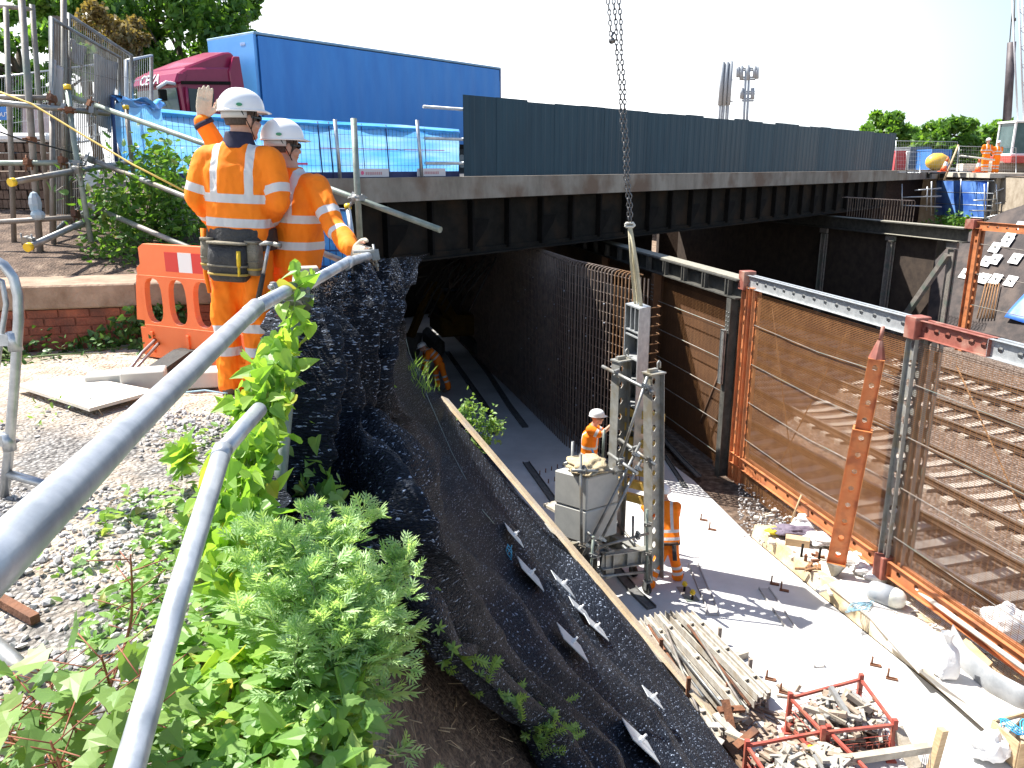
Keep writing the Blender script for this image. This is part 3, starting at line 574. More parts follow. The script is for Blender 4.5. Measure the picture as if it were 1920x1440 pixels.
tc = N.new('ShaderNodeTexCoord'); ns = N.new('ShaderNodeTexNoise'); ns.inputs['Scale'].default_value = 1.1; ns.inputs['Detail'].default_value = 3; L.new(tc.outputs['Object'], ns.inputs[0]); rp = N.new('ShaderNodeValToRGB'); rp.color_ramp.elements[0].color = (.03, .10, .42, 1); rp.color_ramp.elements[1].color = (.14, .30, .68, 1); rp.color_ramp.elements[0].position = .35; rp.color_ramp.elements[1].position = .65; L.new(ns.outputs[0], rp.inputs[0]); L.new(rp.outputs[0], bb.inputs[0])
A_, B_, C_, D_ = ay(1755, 338, 49.2), ay(1851, 339, 43.6), ay(1847, 409, 43.6), ay(1751, 403, 49.2)
P = np.array([[A_ * (1 - u) * (1 - v) + B_ * u * (1 - v) + C_ * u * v + D_ * (1 - u) * v + V(0, .03 * math.sin(9 * u + 4 * v), 0) for v in np.linspace(0, 1, 8)] for u in np.linspace(0, 1, 14)]); mb = MB(); mb.grid(P); mb.build('banner_sheet', bm, bn)
pk = mat('pink print', (.75, .35, .32), (.8, .5, .45), 5, .5)
def bq(u, v, o=.05): return A_ * (1 - u) * (1 - v) + B_ * u * (1 - v) + C_ * u * v + D_ * (1 - u) * v + V(0, -o, 0)
mb = MB(); mb.add([bq(*p) for p in [(.08, .12), (.2, .2), (.4, .12), (.42, .25), (.34, .32), (.36, .55), (.22, .68), (.16, .5), (.22, .33), (.1, .26)]], [tuple(range(10))]); mb.build('printed_shape', pk, bn)
mb = MB(); mb.add([bq(*p) for p in [(.16, .88), (.36, .88), (.36, .97), (.16, .97), (.55, .88), (.8, .88), (.8, .97), (.55, .97)]], [(0, 1, 2, 3), (4, 5, 6, 7)]); mb.build('white_patch', white_strip, bn)
for u in (0, .5, 1.0):
    mb = MB(); mb.tube([bq(u, -.04, .1), bq(u, 1.08, .1)], .03, 6); mb.build('post', galv, bn)
for v in (0, .33, .66, 1):
    mb = MB(); mb.tube([bq(-.1, v, .1), bq(1.1, v, .1)], .02, 6); mb.build('rail', galv, bn)
# scaffold handrails down the far wing wall and along the bridgehead
def scaff(name, label, cat, tubes, r=.03, m=None, group=None):
    t = thing(name, label, cat, tubes[0][0], group)
    for a, b_ in tubes: mb = MB(); mb.tube([a, b_], r, 7); mb.build('tube', m or galv, t)
    return t
Y2 = 43.1
scaff('scaffold_rail', 'scaffold handrail beside the blue banner at the far bridgehead', 'scaffold', [(ay(1846, 345, Y2), ay(1846, 428, Y2)), (ay(1868, 345, Y2), ay(1872, 425, Y2)), (ay(1902, 350, Y2), ay(1902, 395, Y2)), (ay(1825, 376, Y2), ay(1872, 374, Y2)), (ay(1818, 395, Y2), ay(1872, 395, Y2)), (ay(1866, 360, Y2), ay(1925, 335, Y2)), (ay(1866, 382, Y2), ay(1925, 375, Y2)), (ay(1850, 408, Y2), ay(1920, 390, Y2)), (ay(1846, 420, Y2), ay(1875, 418, Y2))], .035)
scaff('scaffold_rail', 'scaffold tubes in the shade under the far end of the bridge', 'scaffold', [(ay(1691, 345, 44), ay(1691, 398, 44)), (ay(1739, 350, 44), ay(1737, 395, 44)), (ay(1747, 340, 44), ay(1745, 405, 44)), (ay(1690, 370, 44), ay(1765, 368, 44)), (ay(1690, 385, 44), ay(1765, 388, 44)), (ay(1715, 357, 44), ay(1765, 353, 44))], .035)
def mesh_fence(label, corners, nx, nz, group, cat='fence', r=.02, m=None, name='site_fence', wr=.004):
    # corners: TL, TR, BR, BL
    t = thing(name, label, cat, (corners[2] + corners[3]) / 2, group); m = m or galv
    q = lambda u, v: corners[0] * (1 - u) * (1 - v) + corners[1] * u * (1 - v) + corners[2] * u * v + corners[3] * (1 - u) * v
    mb = MB(); mb.tube([q(0, 1), q(0, 0), q(1, 0), q(1, 1), q(0, 1)], r, 7); mb.build('frame', m, t)
    mb = MB()
    for i in range(1, nx): mb.tube([q(i / nx, 0), q(i / nx, 1)], wr, 3, False)
    for j in range(1, nz): mb.tube([q(0, j / nz), q(1, j / nz)], wr, 3, False)
    mb.build('wire_mesh', m, t); return t
g = 'mesh fences at the far bridgehead'
mesh_fence('mesh fence panel directly beside the far end of the dark hoarding', [ay(1680, 264, 43), ay(1795, 266, 45), ay(1795, 322, 45), ay(1680, 323, 43)], 26, 8, g)
mesh_fence('mesh fence panel in front of two distant workers', [ay(1798, 274, 45), ay(1905, 277, 47), ay(1905, 326, 47), ay(1798, 322, 45)], 24, 7, g)
mesh_fence('short barrier panel in front of the red container', [ay(1700, 285, 42.6), ay(1725, 285, 42.6), ay(1725, 324, 42.6), ay(1700, 324, 42.6)], 6, 5, g)
# plant and stores beyond: red container, blue container, mixer, cones, pallets
def cbox(name, label, cat, px0, px1, py0, y, dep, m, rib=.3):
    a, b_ = ay(px0, py0, y), ay(px1, py0, y); h = a[2]; t = thing(name, label, cat, ((a[0] + b_[0]) / 2, y, 6.45)); w_ = b_[0] - a[0]
    mb = MB(); mb.box(((a[0] + b_[0]) / 2, y + dep / 2, (h + 6.5) / 2), (w_, dep, h - 6.5)); k = int(w_ / rib)
    for i in range(k): mb.box((a[0] + (i + .5) * w_ / k, y - .012, (h + 6.5) / 2), (rib * .5, .02, h - 6.7))
    mb.build('body', m, t, bevel=.02); mb = MB(); mb.box(((a[0] + b_[0]) / 2, y + dep / 2, h + .03), (w_ + .06, dep + .06, .08)); mb.build('roof', m, t)
    for s_ in (a[0], b_[0]): mb = MB(); mb.box((s_, y, (h + 6.5) / 2), (.1, .1, h - 6.5)); mb.build('corner_post', m, t)
cbox('container', 'red steel container behind the far mesh fence', 'container', 1681, 1699, 285, 47, 3, mat('red container paint', (.42, .04, .05), (.5, .07, .07), 3, .5))
cbox('container', 'blue steel container behind the yellow mixer drum', 'container', 1748, 1783, 282, 52, 3, mat('blue container paint', (.04, .16, .45), (.06, .2, .5), 3, .5))
cbox('site_cabin', 'dark grey cabin between the red and blue containers', 'cabin', 1708, 1745, 277, 54, 3, mat('dark cabin grey', (.10, .11, .12), (.16, .17, .18), 3, .5))
mx = thing('concrete_mixer', 'yellow mixer drum behind the far mesh fence', 'mixer', ay(1758, 322, 47))
c = ay(1758, 303, 47); mb = MB(); ax = unit(V(1, .25, .05)); e1 = unit(np.cross(ax, V(0, 0, 1))); e2 = np.cross(ax, e1)
mb.loft([(c + ax * x, r_, r_, e1, e2) for x, r_ in ((-.68, .15), (-.55, .32), (-.25, .47), (.15, .47), (.5, .32), (.68, .18))], 18, 2); mb.build('drum', mat('yellow mixer paint', (.72, .42, .04), (.8, .52, .08), 3, .45), mx)
mb = MB(); mb.box(c + V(0, 0, -.62), (1.0, .5, .1)); [mb.box(c + V(x, 0, -.75), (.08, .5, .3)) for x in (-.4, .4)]; mb.build('frame', dark_beam, mx)
cone_o = mat('orange cone plastic', (.75, .14, .04), None, rough=.5)
for i, (px, py, y, lb) in enumerate([(1768, 322, 43.6, 'traffic cone leaning at the far edge of the bridge deck'), (1833, 323, 45.2, 'traffic cone standing beside two distant workers')]):
    p = ay(px, py, y); t = thing('traffic_cone', lb, 'traffic cone', p, 'traffic cones at the far bridgehead'); tl = V(.18, 0, 0) if i == 0 else V(0, 0, 0)
    mb = MB(); mb.tube([p + V(0, 0, .04), p + V(0, 0, .3) + tl * .4], [.16, .115], 12); mb.tube([p + V(0, 0, .5) + tl * .66, p + V(0, 0, .75) + tl], [.08, .03], 12); mb.build('cone', cone_o, t)
    mb = MB(); mb.tube([p + V(0, 0, .3) + tl * .4, p + V(0, 0, .5) + tl * .66], [.115, .08], 12, False); mb.build('sleeve', white_strip, t); mb = MB(); mb.box(p + V(0, 0, .02), (.4, .4, .04)); mb.build('base', cone_o, t)
mb = MB(); a = ay(1800, 310, 46)
for i in range(4): mb.box(a + V(.8, .1 * i, -.25 + .1 * i), (1.6 - .1 * i, .7, .09))
one('board_stack', mb, ply, 'stack of pale boards behind the second far mesh fence', 'boards')
scaff('timber_strut', 'long pale timber strut leaning down to the far bridge end', 'timber', [(ay(1797, 272, 44.3), ay(1770, 338, 43.8))], .05, wood)
scaff('scaffold_board', 'white board laid on the far mesh fence beside the workers', 'board', [(ay(1800, 292, 45), ay(1865, 300, 45))], .05, ply)
# masts far away
mast_m = mat('grey mast steel', (.30, .33, .36), (.36, .39, .42), 3, .6)
for lb, x0, spec in (('cluster of thin phone mast poles, left one of two above the hoarding', 1366, 0), ('phone mast with antenna rings, right one of two above the hoarding', 1402, 1)):
    Y = 170; t = thing('phone_mast', lb, 'phone mast', ay(x0, 320, Y) * V(1, 1, 0) + V(0, 0, 6.5), 'phone masts beyond the hoarding')
    if not spec:
        for i, (dx, top) in enumerate(((-11, 118), (-7, 117), (-3, 118), (2, 116), (5, 117))):
            mb = MB(); a = ay(x0 + dx, top, Y + i % 2 * 2); mb.tube([V(a[0], a[1], 6.5), a], .22, 6); mb.tube([a - V(0, 0, 8), a + V(0, 0, .2)], .42, 6); mb.build('pole', mast_m, t)
        for z_ in (150, 190): mb = MB(); mb.tube([ay(x0 - 12, z_, Y), ay(x0 + 8, z_, Y)], .12, 4); mb.build('cross_arm', mast_m, t)
    else:
        mb = MB(); a = ay(x0, 122, Y)
        for dx in (-3, 3): mb.tube([V(ay(x0 + dx, 200, Y)[0], Y, 6.5), ay(x0 + dx, 128, Y)], .25, 6)
        mb.build('pole', mast_m, t)
        for py_, rr in ((128, 17), (145, 14), (172, 13), (185, 11)): mb = MB(); mb.tube([ay(x0 - rr, py_, Y), ay(x0 + rr, py_, Y)], .18, 5); mb.tube([ay(x0 - rr, py_ + 4, Y), ay(x0 + rr, py_ + 4, Y)], .18, 5); mb.build('ring', mast_m, t)
        for dx, t0, t1 in ((-18, 125, 145), (-12, 123, 150), (0, 122, 150), (13, 124, 146), (17, 126, 148), (-11, 165, 185), (9, 165, 186)): mb = MB(); mb.tube([ay(x0 + dx, t0, Y), ay(x0 + dx, t1, Y)], .4, 6); mb.build('antenna', mast_m, t)
# crane: hanging pile, cab, boom
pile = thing('hanging_pile', 'dark steel tube pile hanging upright from crane ropes', 'pile', ay(1888, 226, 52))
a, b_ = ay(1897, 79, 52), ay(1888, 226, 52); mb = MB(); mb.tube([b_, a], .24, 14); mb.build('tube', mat('dark steel pile', (.06, .05, .055), (.10, .085, .09), 2, .6, .3), pile)
mb = MB(); [mb.tube([a + V(x, 0, 0), ay(1902 + x * 10, -20, 52)], .03, 5) for x in (-.12, .12)]; mb.build('rope', dark_beam, pile)
mb = MB(); mb.tube([ay(1901, 34, 52) , ay(1901, 40, 52)], .12, 8); mb.build('hook_block', dark_beam, pile)
crn = thing('crawler_crane', 'white cabbed crane with a red body at the right edge behind the far fence', 'crane', ay(1925, 322, 50))
A0, B0 = ay(1904, 228, 50), ay(1943, 290, 50); redp = mat('red crane paint', (.38, .05, .04), (.46, .08, .06), 3, .5)
cab_m = mat('white cab paint', (.75, .75, .74), None, rough=.4); gls = mat('dark green glass', (.03, .07, .07), (.06, .11, .11), 2, .08)
mb = MB(); wC = (B0[0] - A0[0]); hC = A0[2] - B0[2]
for x in (.06, wC - .06): mb.box((A0[0] + x, 50, (A0[2] + B0[2]) / 2), (.12, .12, hC)); mb.box((A0[0] + x, 51.6, (A0[2] + B0[2]) / 2), (.12, .12, hC))
mb.box((A0[0] + wC / 2, 50.8, A0[2]), (wC + .1, 1.9, .12)); mb.box((A0[0] + wC / 2, 50.8, B0[2]), (wC + .1, 1.9, .14)); mb.build('cab', cab_m, crn, bevel=.02)
mb = MB(); mb.box((A0[0] + wC / 2, 50.8, (A0[2] + B0[2]) / 2), (wC - .15, 1.5, hC - .1)); mb.build('glass', gls, crn)
mb = MB(); mb.box((A0[0] + wC / 2 + 1.0, 51, B0[2] - .28), (wC + 2.4, 3, .42)); mb.box((A0[0] + 2.2, 52, B0[2] - 1.0), (4.2, 1.2, .5)); mb.build('body', redp, crn, bevel=.03)
mb = MB(); mb.box((A0[0] + 1.2, 50.6, 6.9), (4.0, .8, .7)); mb.build('track', mat('dusty crawler track', (.22, .19, .15), (.3, .27, .22), 5, .9, 0, .4, 20), crn, bevel=.1)
mb = MB(); p0, p1 = ay(1924, 240, 51), ay(1912, -30, 51); [mb.tube([p0 + V(x, y, 0), p1 + V(x, y, 0)], .05, 5) for x in (-.3, .3) for y in (-.3, .3)]
for i in range(16): u, v = i / 16, (i + 1) / 16; mb.tube([p0 + (p1 - p0) * u + V(-.3 if i % 2 else .3, -.3, 0), p0 + (p1 - p0) * v + V(.3 if i % 2 else -.3, -.3, 0)], .025, 4)
mb.build('lattice_boom', mat('pale boom paint', (.5, .5, .52)), crn)
# ================================================================ FORMWORK TOWER ON CASTERS
F1 = V(1.55, 11.8, 0); F2 = V(2.41, 12.37, 0); TA = unit(F2 - F1); TB = V(-TA[1], TA[0], 0)       # along the front, and away from the camera
def tp(px, py, k=0.0): return atpl(px, py, F1 + TB * k, TB)
tw = thing('formwork_tower', 'wheeled formwork tower of perforated soldiers and scaffold tubes on the concrete floor', 'tower', F1)
ts = (F1 + TA * .6 + TB * .8)
pr_b = tp(1226, 1085, -.02); pr_t = tp(1226, 700, -.02)
def channel_post(top, bot, wdir, wd, name, parent, m, n0, kk=4):
    d = unit(top - bot); nm = unit(np.cross(d, wdir)); mb = MB()
    mb.holed(bot, top, wdir, wd, n0, .05, .062, .008, 8, 1.15)
    for s_ in (-1, 1): mb.obox((top + bot) / 2 + wdir * s_ * wd / 2 + nm * .0, (top - bot) / 2, wdir * .006, nm * .10)
    mb.obox(top + d * .012, d * .012, wdir * wd * .6, nm * .12); mb.obox(top + d * .05 - wdir * wd * .1, d * .03, wdir * wd * .35, nm * .03)
    o = mb.build(name, m, parent); mb = MB(); c = top + d * .07 + wdir * wd * .42
    mb.tube([c + wdir * -.03, c + d * .09 + wdir * -.03, c + d * .12, c + d * .09 + wdir * .03, c + wdir * .03], .014, 6); mb.build('lifting_eye', m, o); return o
channel_post(pr_t, pr_b, TA, .26, 'soldier', tw, grey_steel, 14)
pl_t = atz(1166, 676, float(pr_t[2])); pl_b = V(pl_t[0], pl_t[1], .45)
channel_post(pl_t, pl_b, TA, .26, 'soldier', tw, grey_steel, 12)
print('TOWER', pr_t, pr_b, pl_t)
kL = float(np.dot(pl_t - F1, TB))
def tt(name, a, b_, r=.0242, m=None, coup=()):
    mb = MB(); a = np.array(a); b_ = np.array(b_); mb.tube([a, b_], r, 10, True); o = mb.build(name, m or galv_old, tw)
    for u in coup:
        mc = MB(); c = a + (b_ - a) * u; d = unit(b_ - a); s_ = unit(np.cross(d, V(.3, .9, .2))); mc.obox(c, d * .03, s_ * .045, np.cross(d, s_) * .04); mc.obox(c + s_ * .05, d * .02, s_ * .03, np.cross(d, s_) * .05); mc.tube([c - np.cross(d, s_) * .07, c + np.cross(d, s_) * .08], .009, 5); mc.build('coupler', galv_old, o)
    return o
kB = 1.9
tt('scaffold_tube', tp(1074, 828, .75), tp(1067, 1062, .75), coup=(.15, .75)); tt('scaffold_tube', tp(1089, 852, .12), tp(1091, 1095, .12), coup=(.12, .7))
tt('scaffold_tube', tp(1113, 1005, -.08), tp(1105, 1105, -.08), m=green_tube, coup=(.35, .8)); tt('scaffold_tube', tp(1213, 955, -.12), tp(1213, 1090, -.12), m=green_tube, coup=(.2, .6))
tt('scaffold_tube', tp(1048, 925, 1.9), tp(1044, 1028, 1.9), coup=(.5, .8)); tt('scaffold_tube', tp(1187, 968, .6), tp(1186, 1088, .5), coup=(.6,))
tt('scaffold_tube', tp(1133, 805, .9), tp(1130, 860, .9), m=green_tube); tt('diagonal_tube', tp(1214, 706, -.06), tp(1162, 864, .1), coup=(.1,))
tt('diagonal_tube', tp(1201, 830, .06), tp(1092, 1044, .02), coup=(.1, .9)); tt('diagonal_tube', tp(1203, 862, -.05), tp(1124, 1018, -.1), coup=(.1, .95))
tt('cross_tube', tp(1130, 687, 1.2), tp(1227, 737, -.22), r=.03, coup=(.3, .92)); tt('cross_tube', tp(1154, 818, .9), tp(1230, 873, -.22), r=.03, coup=(.5, .85)); tt('cross_tube', tp(1141, 850, .4), tp(1195, 888, -.3), r=.03, coup=(.45,))
tt('cross_tube', tp(1057, 870, .72), tp(1078, 862, .72)); tt('cross_tube', tp(1072, 882, .1), tp(1172, 884, .1), coup=(.2, .8)); tt('cross_tube', tp(1112, 1028, -.02), tp(1216, 1000, -.16), coup=(.05, .8)); tt('cross_tube', tp(1118, 1082, -.05), tp(1213, 1072, -.1), coup=(.05,))
tt('cross_tube', tp(1075, 965, .7), tp(1113, 1010, -.1), coup=(.4,)); tt('cross_tube', tp(1044, 990, 1.9), tp(1075, 925, .75)); tt('cross_tube', tp(1042, 1005, 1.9), tp(1078, 955, .8), coup=(.5,)); tt('cross_tube', tp(1160, 985, .9), tp(1190, 1020, .1)); tt('cross_tube', tp(1155, 1010, .9), tp(1180, 1035, .1)); tt('cross_tube', tp(1042, 1020, 1.9), tp(1108, 1080, -.1), coup=(.2,))
for (a, b_, nm) in ((tp(1128, 1052, 0), tp(1215, 1040, -.03), 'base_beam'), (tp(1120, 1058, .0), tp(1120, 1058, .0) + TB * 1.9, 'base_beam'), (tp(1205, 1045, .05), tp(1205, 1045, .05) + TB * 1.6, 'base_beam')):
    mb = MB(); mb.ibeam(a, b_, .16, .26, .014, .012); o = mb.build(nm, grey_steel, tw); mc = MB()
    for u in (.2, .5, .8): mc.obox(a + (b_ - a) * u, unit(b_ - a) * .008, unit(np.cross(b_ - a, V(0, 0, 1))) * .07, V(0, 0, .11))
    mc.build('web_stiffener', grey_steel, o)
mb = MB(); mb.ibeam(tp(1138, 1080, .05), tp(1138, 1030, .05), .18, .16, up=tuple(TB)); mb.build('stub_column', grey_steel, tw)
for (px, py, k) in ((1106, 1120, -.06), (1213, 1098, -.12), (1187, 1088, .45), (1044, 1034, 1.9)):
    c = tp(px, py, k); c[2] = .10; mb = MB(); ax = unit(V(.5, -.85, 0)); s_ = V(ax[1], -ax[0], 0); mb.tube([c - s_ * .025, c + s_ * .025], .10, 16); o = mb.build('caster', black_rub, tw)
    mb = MB(); mb.obox(c + V(0, 0, .13), ax * .06, s_ * .045, V(0, 0, .012)); [mb.obox(c + V(0, 0, .06) + s_ * q * .04, ax * .035, s_ * .004, V(0, 0, .08)) for q in (-1, 1)]; mb.tube([c + V(0, 0, .13), c + V(0, 0, .3)], .02, 8); mb.build('fork', galv_old, o)
# yellow walers inside the tower
yl = mat('yellow timber beam', (.55, .34, .06), (.68, .46, .12), 5, .7)
for i in range(7):
    z = 1.35 + i * .26; mb = MB(); a = V(pl_t[0], pl_t[1], z) + TA * .12 + TB * .1; mb.bar(a, a + TA * .28 - TB * .75, .09, .14); mb.build('waler', yl, tw)
mb = MB(); a = V(pl_t[0], pl_t[1], 1.18); mb.obox(a + TA * -.55 + TB * .3, TA * .5, TB * .45, V(0, 0, .025)); mb.build('platform', wood_grey, tw)
# concrete counterweight blocks on the tower base
q = [tp(1101, 893, .15), tp(1160, 885, .15)]
zt_, zb_ = float(tp(1130, 888, .15)[2]), float(tp(1130, 1008, .15)[2])
for lb, z0, z1 in (('upper grey concrete counterweight block on the tower base', zb_ + (zt_ - zb_) * .5 + .006, zt_), ('lower grey concrete counterweight block on the tower base', zb_, zb_ + (zt_ - zb_) * .5 - .006)):
    mb = MB(); a = tp(1101, 893, .12); b_ = tp(1162, 886, .12); a[2] = b_[2] = 0; bk = unit(TB * .8 - TA * .28) * .62; mb.prism([a + V(0, 0, z0), b_ + V(0, 0, z0), b_ + bk + V(0, 0, z0), a + bk + V(0, 0, z0)], V(0, 0, z1 - z0)); one('concrete_block', mb, conc_block, lb, 'concrete block', 'counterweight blocks on the tower', bevel=.02)
hess = mat('tan hessian sacking', (.40, .31, .18), (.52, .43, .28), 10, .95, 0, .7, 60)
def sack(name, c, r, label, cat, m, seed=0, group=None, squash=1):
    mb = MB(); mb.ball((0, 0, 0), 1, 40, 26); vs = np.array(mb.v); out = []
    for v in vs: n = mnoise.noise(Vector(v * 1.6) + Vector((seed, 0, 0))) * .34 + mnoise.noise(Vector(v * 3.4) + Vector((0, seed, 0))) * .2 - abs(mnoise.noise(Vector(v * 7) + Vector((seed, seed, 0)))) * .12; out.append(v * (1 + n) * np.array(r) * np.array([1, 1, 1 if v[2] > 0 else squash]) + np.array(c))
    mb.v = [tuple(o) for o in out]; return one(name, mb, m, label, cat, group)
ct = (tp(1101, 893, .12) + tp(1160, 885, .12)) / 2 + unit(TB * .8 - TA * .28) * .3
sack('hessian_sack', (ct[0], ct[1], zt_ + .08), (.36, .36, .13), 'crumpled tan hessian sack on top of the counterweight blocks', 'sack', hess, 3, squash=.6)
sk = mat('white plastic sack', (.68, .68, .67), (.78, .78, .76), 8, .6, 0, .3, 30)
p = atz(1062, 1040, .12); sack('sandbag', (p[0] - .1, p[1], .22), (.34, .25, .2), 'pale sandbag under the left corner of the wheeled tower', 'sandbag', sk, 8, squash=.7)
# lifted formwork panel with slings and chains
YP = float(pl_t[1]) - .25
pn = thing('lifted_panel', 'pale steel formwork panel hanging from yellow slings between the tower soldiers', 'formwork panel', aty(1198, 800, YP))
tl = aty(1173, 571, YP + .5); tr_ = aty(1199, 579, YP - .02); tr2 = aty(1220, 577, YP + .2); zt2 = float(tr_[2]); zb2 = 1.9
def at_z(p, z): return V(p[0], p[1], z)
mb = MB(); mb.prism([at_z(tr_, zb2), at_z(tr2, zb2), at_z(tr2, zt2), at_z(tr_, zt2)], unit(tl - tr_) * .02); mb.build('side_plate', white_steel, pn)
lat = unit((tl - tr_) * V(1, 1, 0)); dep = unit((tr2 - tr_) * V(1, 1, 0)); wl = np.linalg.norm((tl - tr_)[:2]); wdp = np.linalg.norm((tr2 - tr_)[:2])
mb = MB(); mb.obox((at_z(tl, (zt2 + zb2) / 2) + dep * wdp / 2), lat * .012, dep * wdp / 2, V(0, 0, (zt2 - zb2) / 2)); mb.build('side_plate', white_steel, pn)
mb = MB(); mb.obox((at_z((tl + tr_) / 2, (zt2 + zb2) / 2) + dep * wdp), lat * wl / 2, dep * .008, V(0, 0, (zt2 - zb2) / 2)); mb.build('face_sheet', grey_steel, pn)
for i, z in enumerate([zt2 - .01, zt2 - .42, zt2 - .50, zt2 - .88, zt2 - 1.28, zt2 - 1.7, zt2 - 2.1, zt2 - 2.5]):
    if z < zb2: break
    mb = MB(); mb.obox(at_z((tl + tr_) / 2, z) + dep * wdp / 2, lat * (wl / 2 - .015), dep * (wdp / 2 - .01), V(0, 0, .012)); mb.build('rib', white_steel, pn)
for u in (.36, .66):
    mb = MB(); mb.obox(at_z(tl + (tr_ - tl) * u, zt2 - .22) + dep * wdp / 2, lat * .012, dep * wdp * .45, V(0, 0, .19)); mb.build('stiffener', white_steel, pn)
top = aty(1181, 421, YP); strap = mat('dusty yellow webbing', (.50, .44, .28), (.62, .56, .40), 9, .85, 0, .3, 60)
sl = thing('lifting_sling', 'dusty yellow webbing slings holding the hanging formwork panel', 'sling', top)
def ribbon(pts, w_, side, m, name, parent):
    mb = MB(); pts = [np.array(p) for p in pts]; vs = []
    for p in pts: vs += [p - side * w_ / 2, p + side * w_ / 2]
    mb.add(vs, [(2 * i, 2 * i + 1, 2 * i + 3, 2 * i + 2) for i in range(len(pts) - 1)], True); o = mb.build(name, m, parent); mo = o.modifiers.new('s', 'SOLIDIFY'); mo.thickness = .012; return o
pL = tl + (tr_ - tl) * .3 + dep * wdp * .5; pR = tl + (tr_ - tl) * .72 + dep * wdp * .5
ribbon([top + V(-.01, 0, -.05), top * .5 + pL * .5 + V(-.02, 0, 0), pL, pL + V(0, 0, -.25)], .04, unit(V(1, -.3, 0)), strap, 'strap', sl)
ribbon([top + V(.01, 0, -.05), top * .5 + pR * .5 + V(.02, 0, 0), pR, pR + V(0, 0, -.25)], .06, unit(V(1, -.1, 0)), strap, 'strap', sl)
ribbon([top + V(0, .02, -.05), top * .5 + pL * .5 + V(.03, .03, 0), pL + V(.05, .03, 0), pL + V(.05, .04, -.12)], .035, unit(V(.8, -.6, 0)), strap, 'strap', sl)
mb = MB(); mb.tube([top + V(-.075, 0, -.01), top + V(-.05, 0, -.035), top + V(.05, 0, -.035), top + V(.075, 0, -.01), top + V(.05, 0, .02), top + V(-.05, 0, .02), top + V(-.075, 0, -.01)], .022, 8); mb.build('shackle', mat('pale dusty shackle', (.6, .58, .5)), sl)
chm = mat('dark steel chain', (.10, .10, .10), (.22, .21, .20), 20, .4, .8)
ch = thing('chain_sling', 'two legged dark steel lifting chain hanging from above the picture', 'chain', top + V(0, 0, .03))
def chain(a, b_, name):
    mb = MB(); L = np.linalg.norm(b_ - a); n = int(L / .07); d = (b_ - a) / L; s1 = unit(np.cross(d, V(.3, 1, 0))); s2 = np.cross(d, s1)
    for i in range(n):
        c = a + (b_ - a) * (i + .5) / n + V(.008 * math.sin(i * .5), 0, 0); s_ = s1 if i % 2 else s2; q = []
        for k in range(9): t = 2 * math.pi * k / 8; q.append(c + d * math.cos(t) * .046 + s_ * math.sin(t) * .024)
        mb.tube(q, .0095, 5, False)
    return mb.build(name, chm, ch)
chain(top + V(-.02, 0, .05), aty(1150, -12, YP), 'chain_leg'); chain(top + V(.02, 0, .05), aty(1160, -12, YP), 'chain_leg'); 
a = aty(1138, -12, YP); b_ = aty(1147, 78, YP); chain(a, b_, 'tail_chain'); mb = MB(); mb.ball(aty(1147, 76, YP), .05, 8, 6); mb.tube([aty(1151, 60, YP), aty(1146, 70, YP), aty(1150, 80, YP)], .02, 6); mb.build('hook', chm, ch)
# ================================================================ THINGS ON THE CONCRETE FLOOR
# steel guide strips let into the slab
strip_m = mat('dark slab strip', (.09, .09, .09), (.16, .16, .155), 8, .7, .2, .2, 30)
def strip(pts, wd, name, label, z=.012, m=strip_m, group='steel strips on the floor'):
    mb = MB(); P_ = [atz(px, py, 0) * V(1, 1, 0) for px, py in pts]
    for a, b_ in zip(P_[:-1], P_[1:]): mb.bar(a + V(0, 0, z), b_ + V(0, 0, z), wd, .02)
    for a, b_ in zip(P_[:-1], P_[1:]):
        s_ = unit(np.cross(b_ - a, V(0, 0, 1))) * wd / 2
        for q in (-1, 1): mb.bar(a + s_ * q + V(0, 0, z + .015), b_ + s_ * q + V(0, 0, z + .015), .015, .05)
    return one(name, mb, m, label, 'steel strip', group)
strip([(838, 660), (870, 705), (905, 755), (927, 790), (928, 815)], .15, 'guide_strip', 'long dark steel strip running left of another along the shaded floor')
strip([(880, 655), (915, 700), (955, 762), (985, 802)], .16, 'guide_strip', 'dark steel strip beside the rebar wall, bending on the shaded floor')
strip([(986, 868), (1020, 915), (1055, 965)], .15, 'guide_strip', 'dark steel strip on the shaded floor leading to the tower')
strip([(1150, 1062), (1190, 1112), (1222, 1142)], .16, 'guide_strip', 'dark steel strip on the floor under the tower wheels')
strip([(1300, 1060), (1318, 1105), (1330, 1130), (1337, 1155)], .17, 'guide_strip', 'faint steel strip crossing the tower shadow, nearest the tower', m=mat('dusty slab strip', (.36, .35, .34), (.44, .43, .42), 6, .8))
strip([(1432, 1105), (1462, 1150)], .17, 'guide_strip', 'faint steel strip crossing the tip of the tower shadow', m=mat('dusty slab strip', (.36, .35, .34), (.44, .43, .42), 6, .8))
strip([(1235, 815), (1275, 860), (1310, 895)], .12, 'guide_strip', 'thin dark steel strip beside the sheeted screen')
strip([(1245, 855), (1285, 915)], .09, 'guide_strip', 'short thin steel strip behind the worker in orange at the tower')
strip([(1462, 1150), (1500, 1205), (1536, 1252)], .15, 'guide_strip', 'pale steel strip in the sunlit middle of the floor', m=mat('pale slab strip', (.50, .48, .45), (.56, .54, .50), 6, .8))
def stub(px, py, h, label, m=rust, r=.014, cat='starter bar', g='short bars sticking up from the floor', base=True):
    p = atz(px, py, 0) * V(1, 1, 0); t = thing('starter_bar', label, cat, p, g); mb = MB(); mb.tube([p, p + V(.004, 0, h)], r, 6); mb.build('bar', m, t)
    if base: mb = MB(); mb.obox(p + V(.05, -.02, .012), V(.07, -.03, 0), V(.012, .03, 0), V(0, 0, .01)); mb.build('foot', m, t)
for i in range(7): stub(1012 + i * 11, 890 - i * 4, .1, 'small rusty starter bar in the rows on the shaded floor left of the tower', base=False, g='rows of small starter bars')
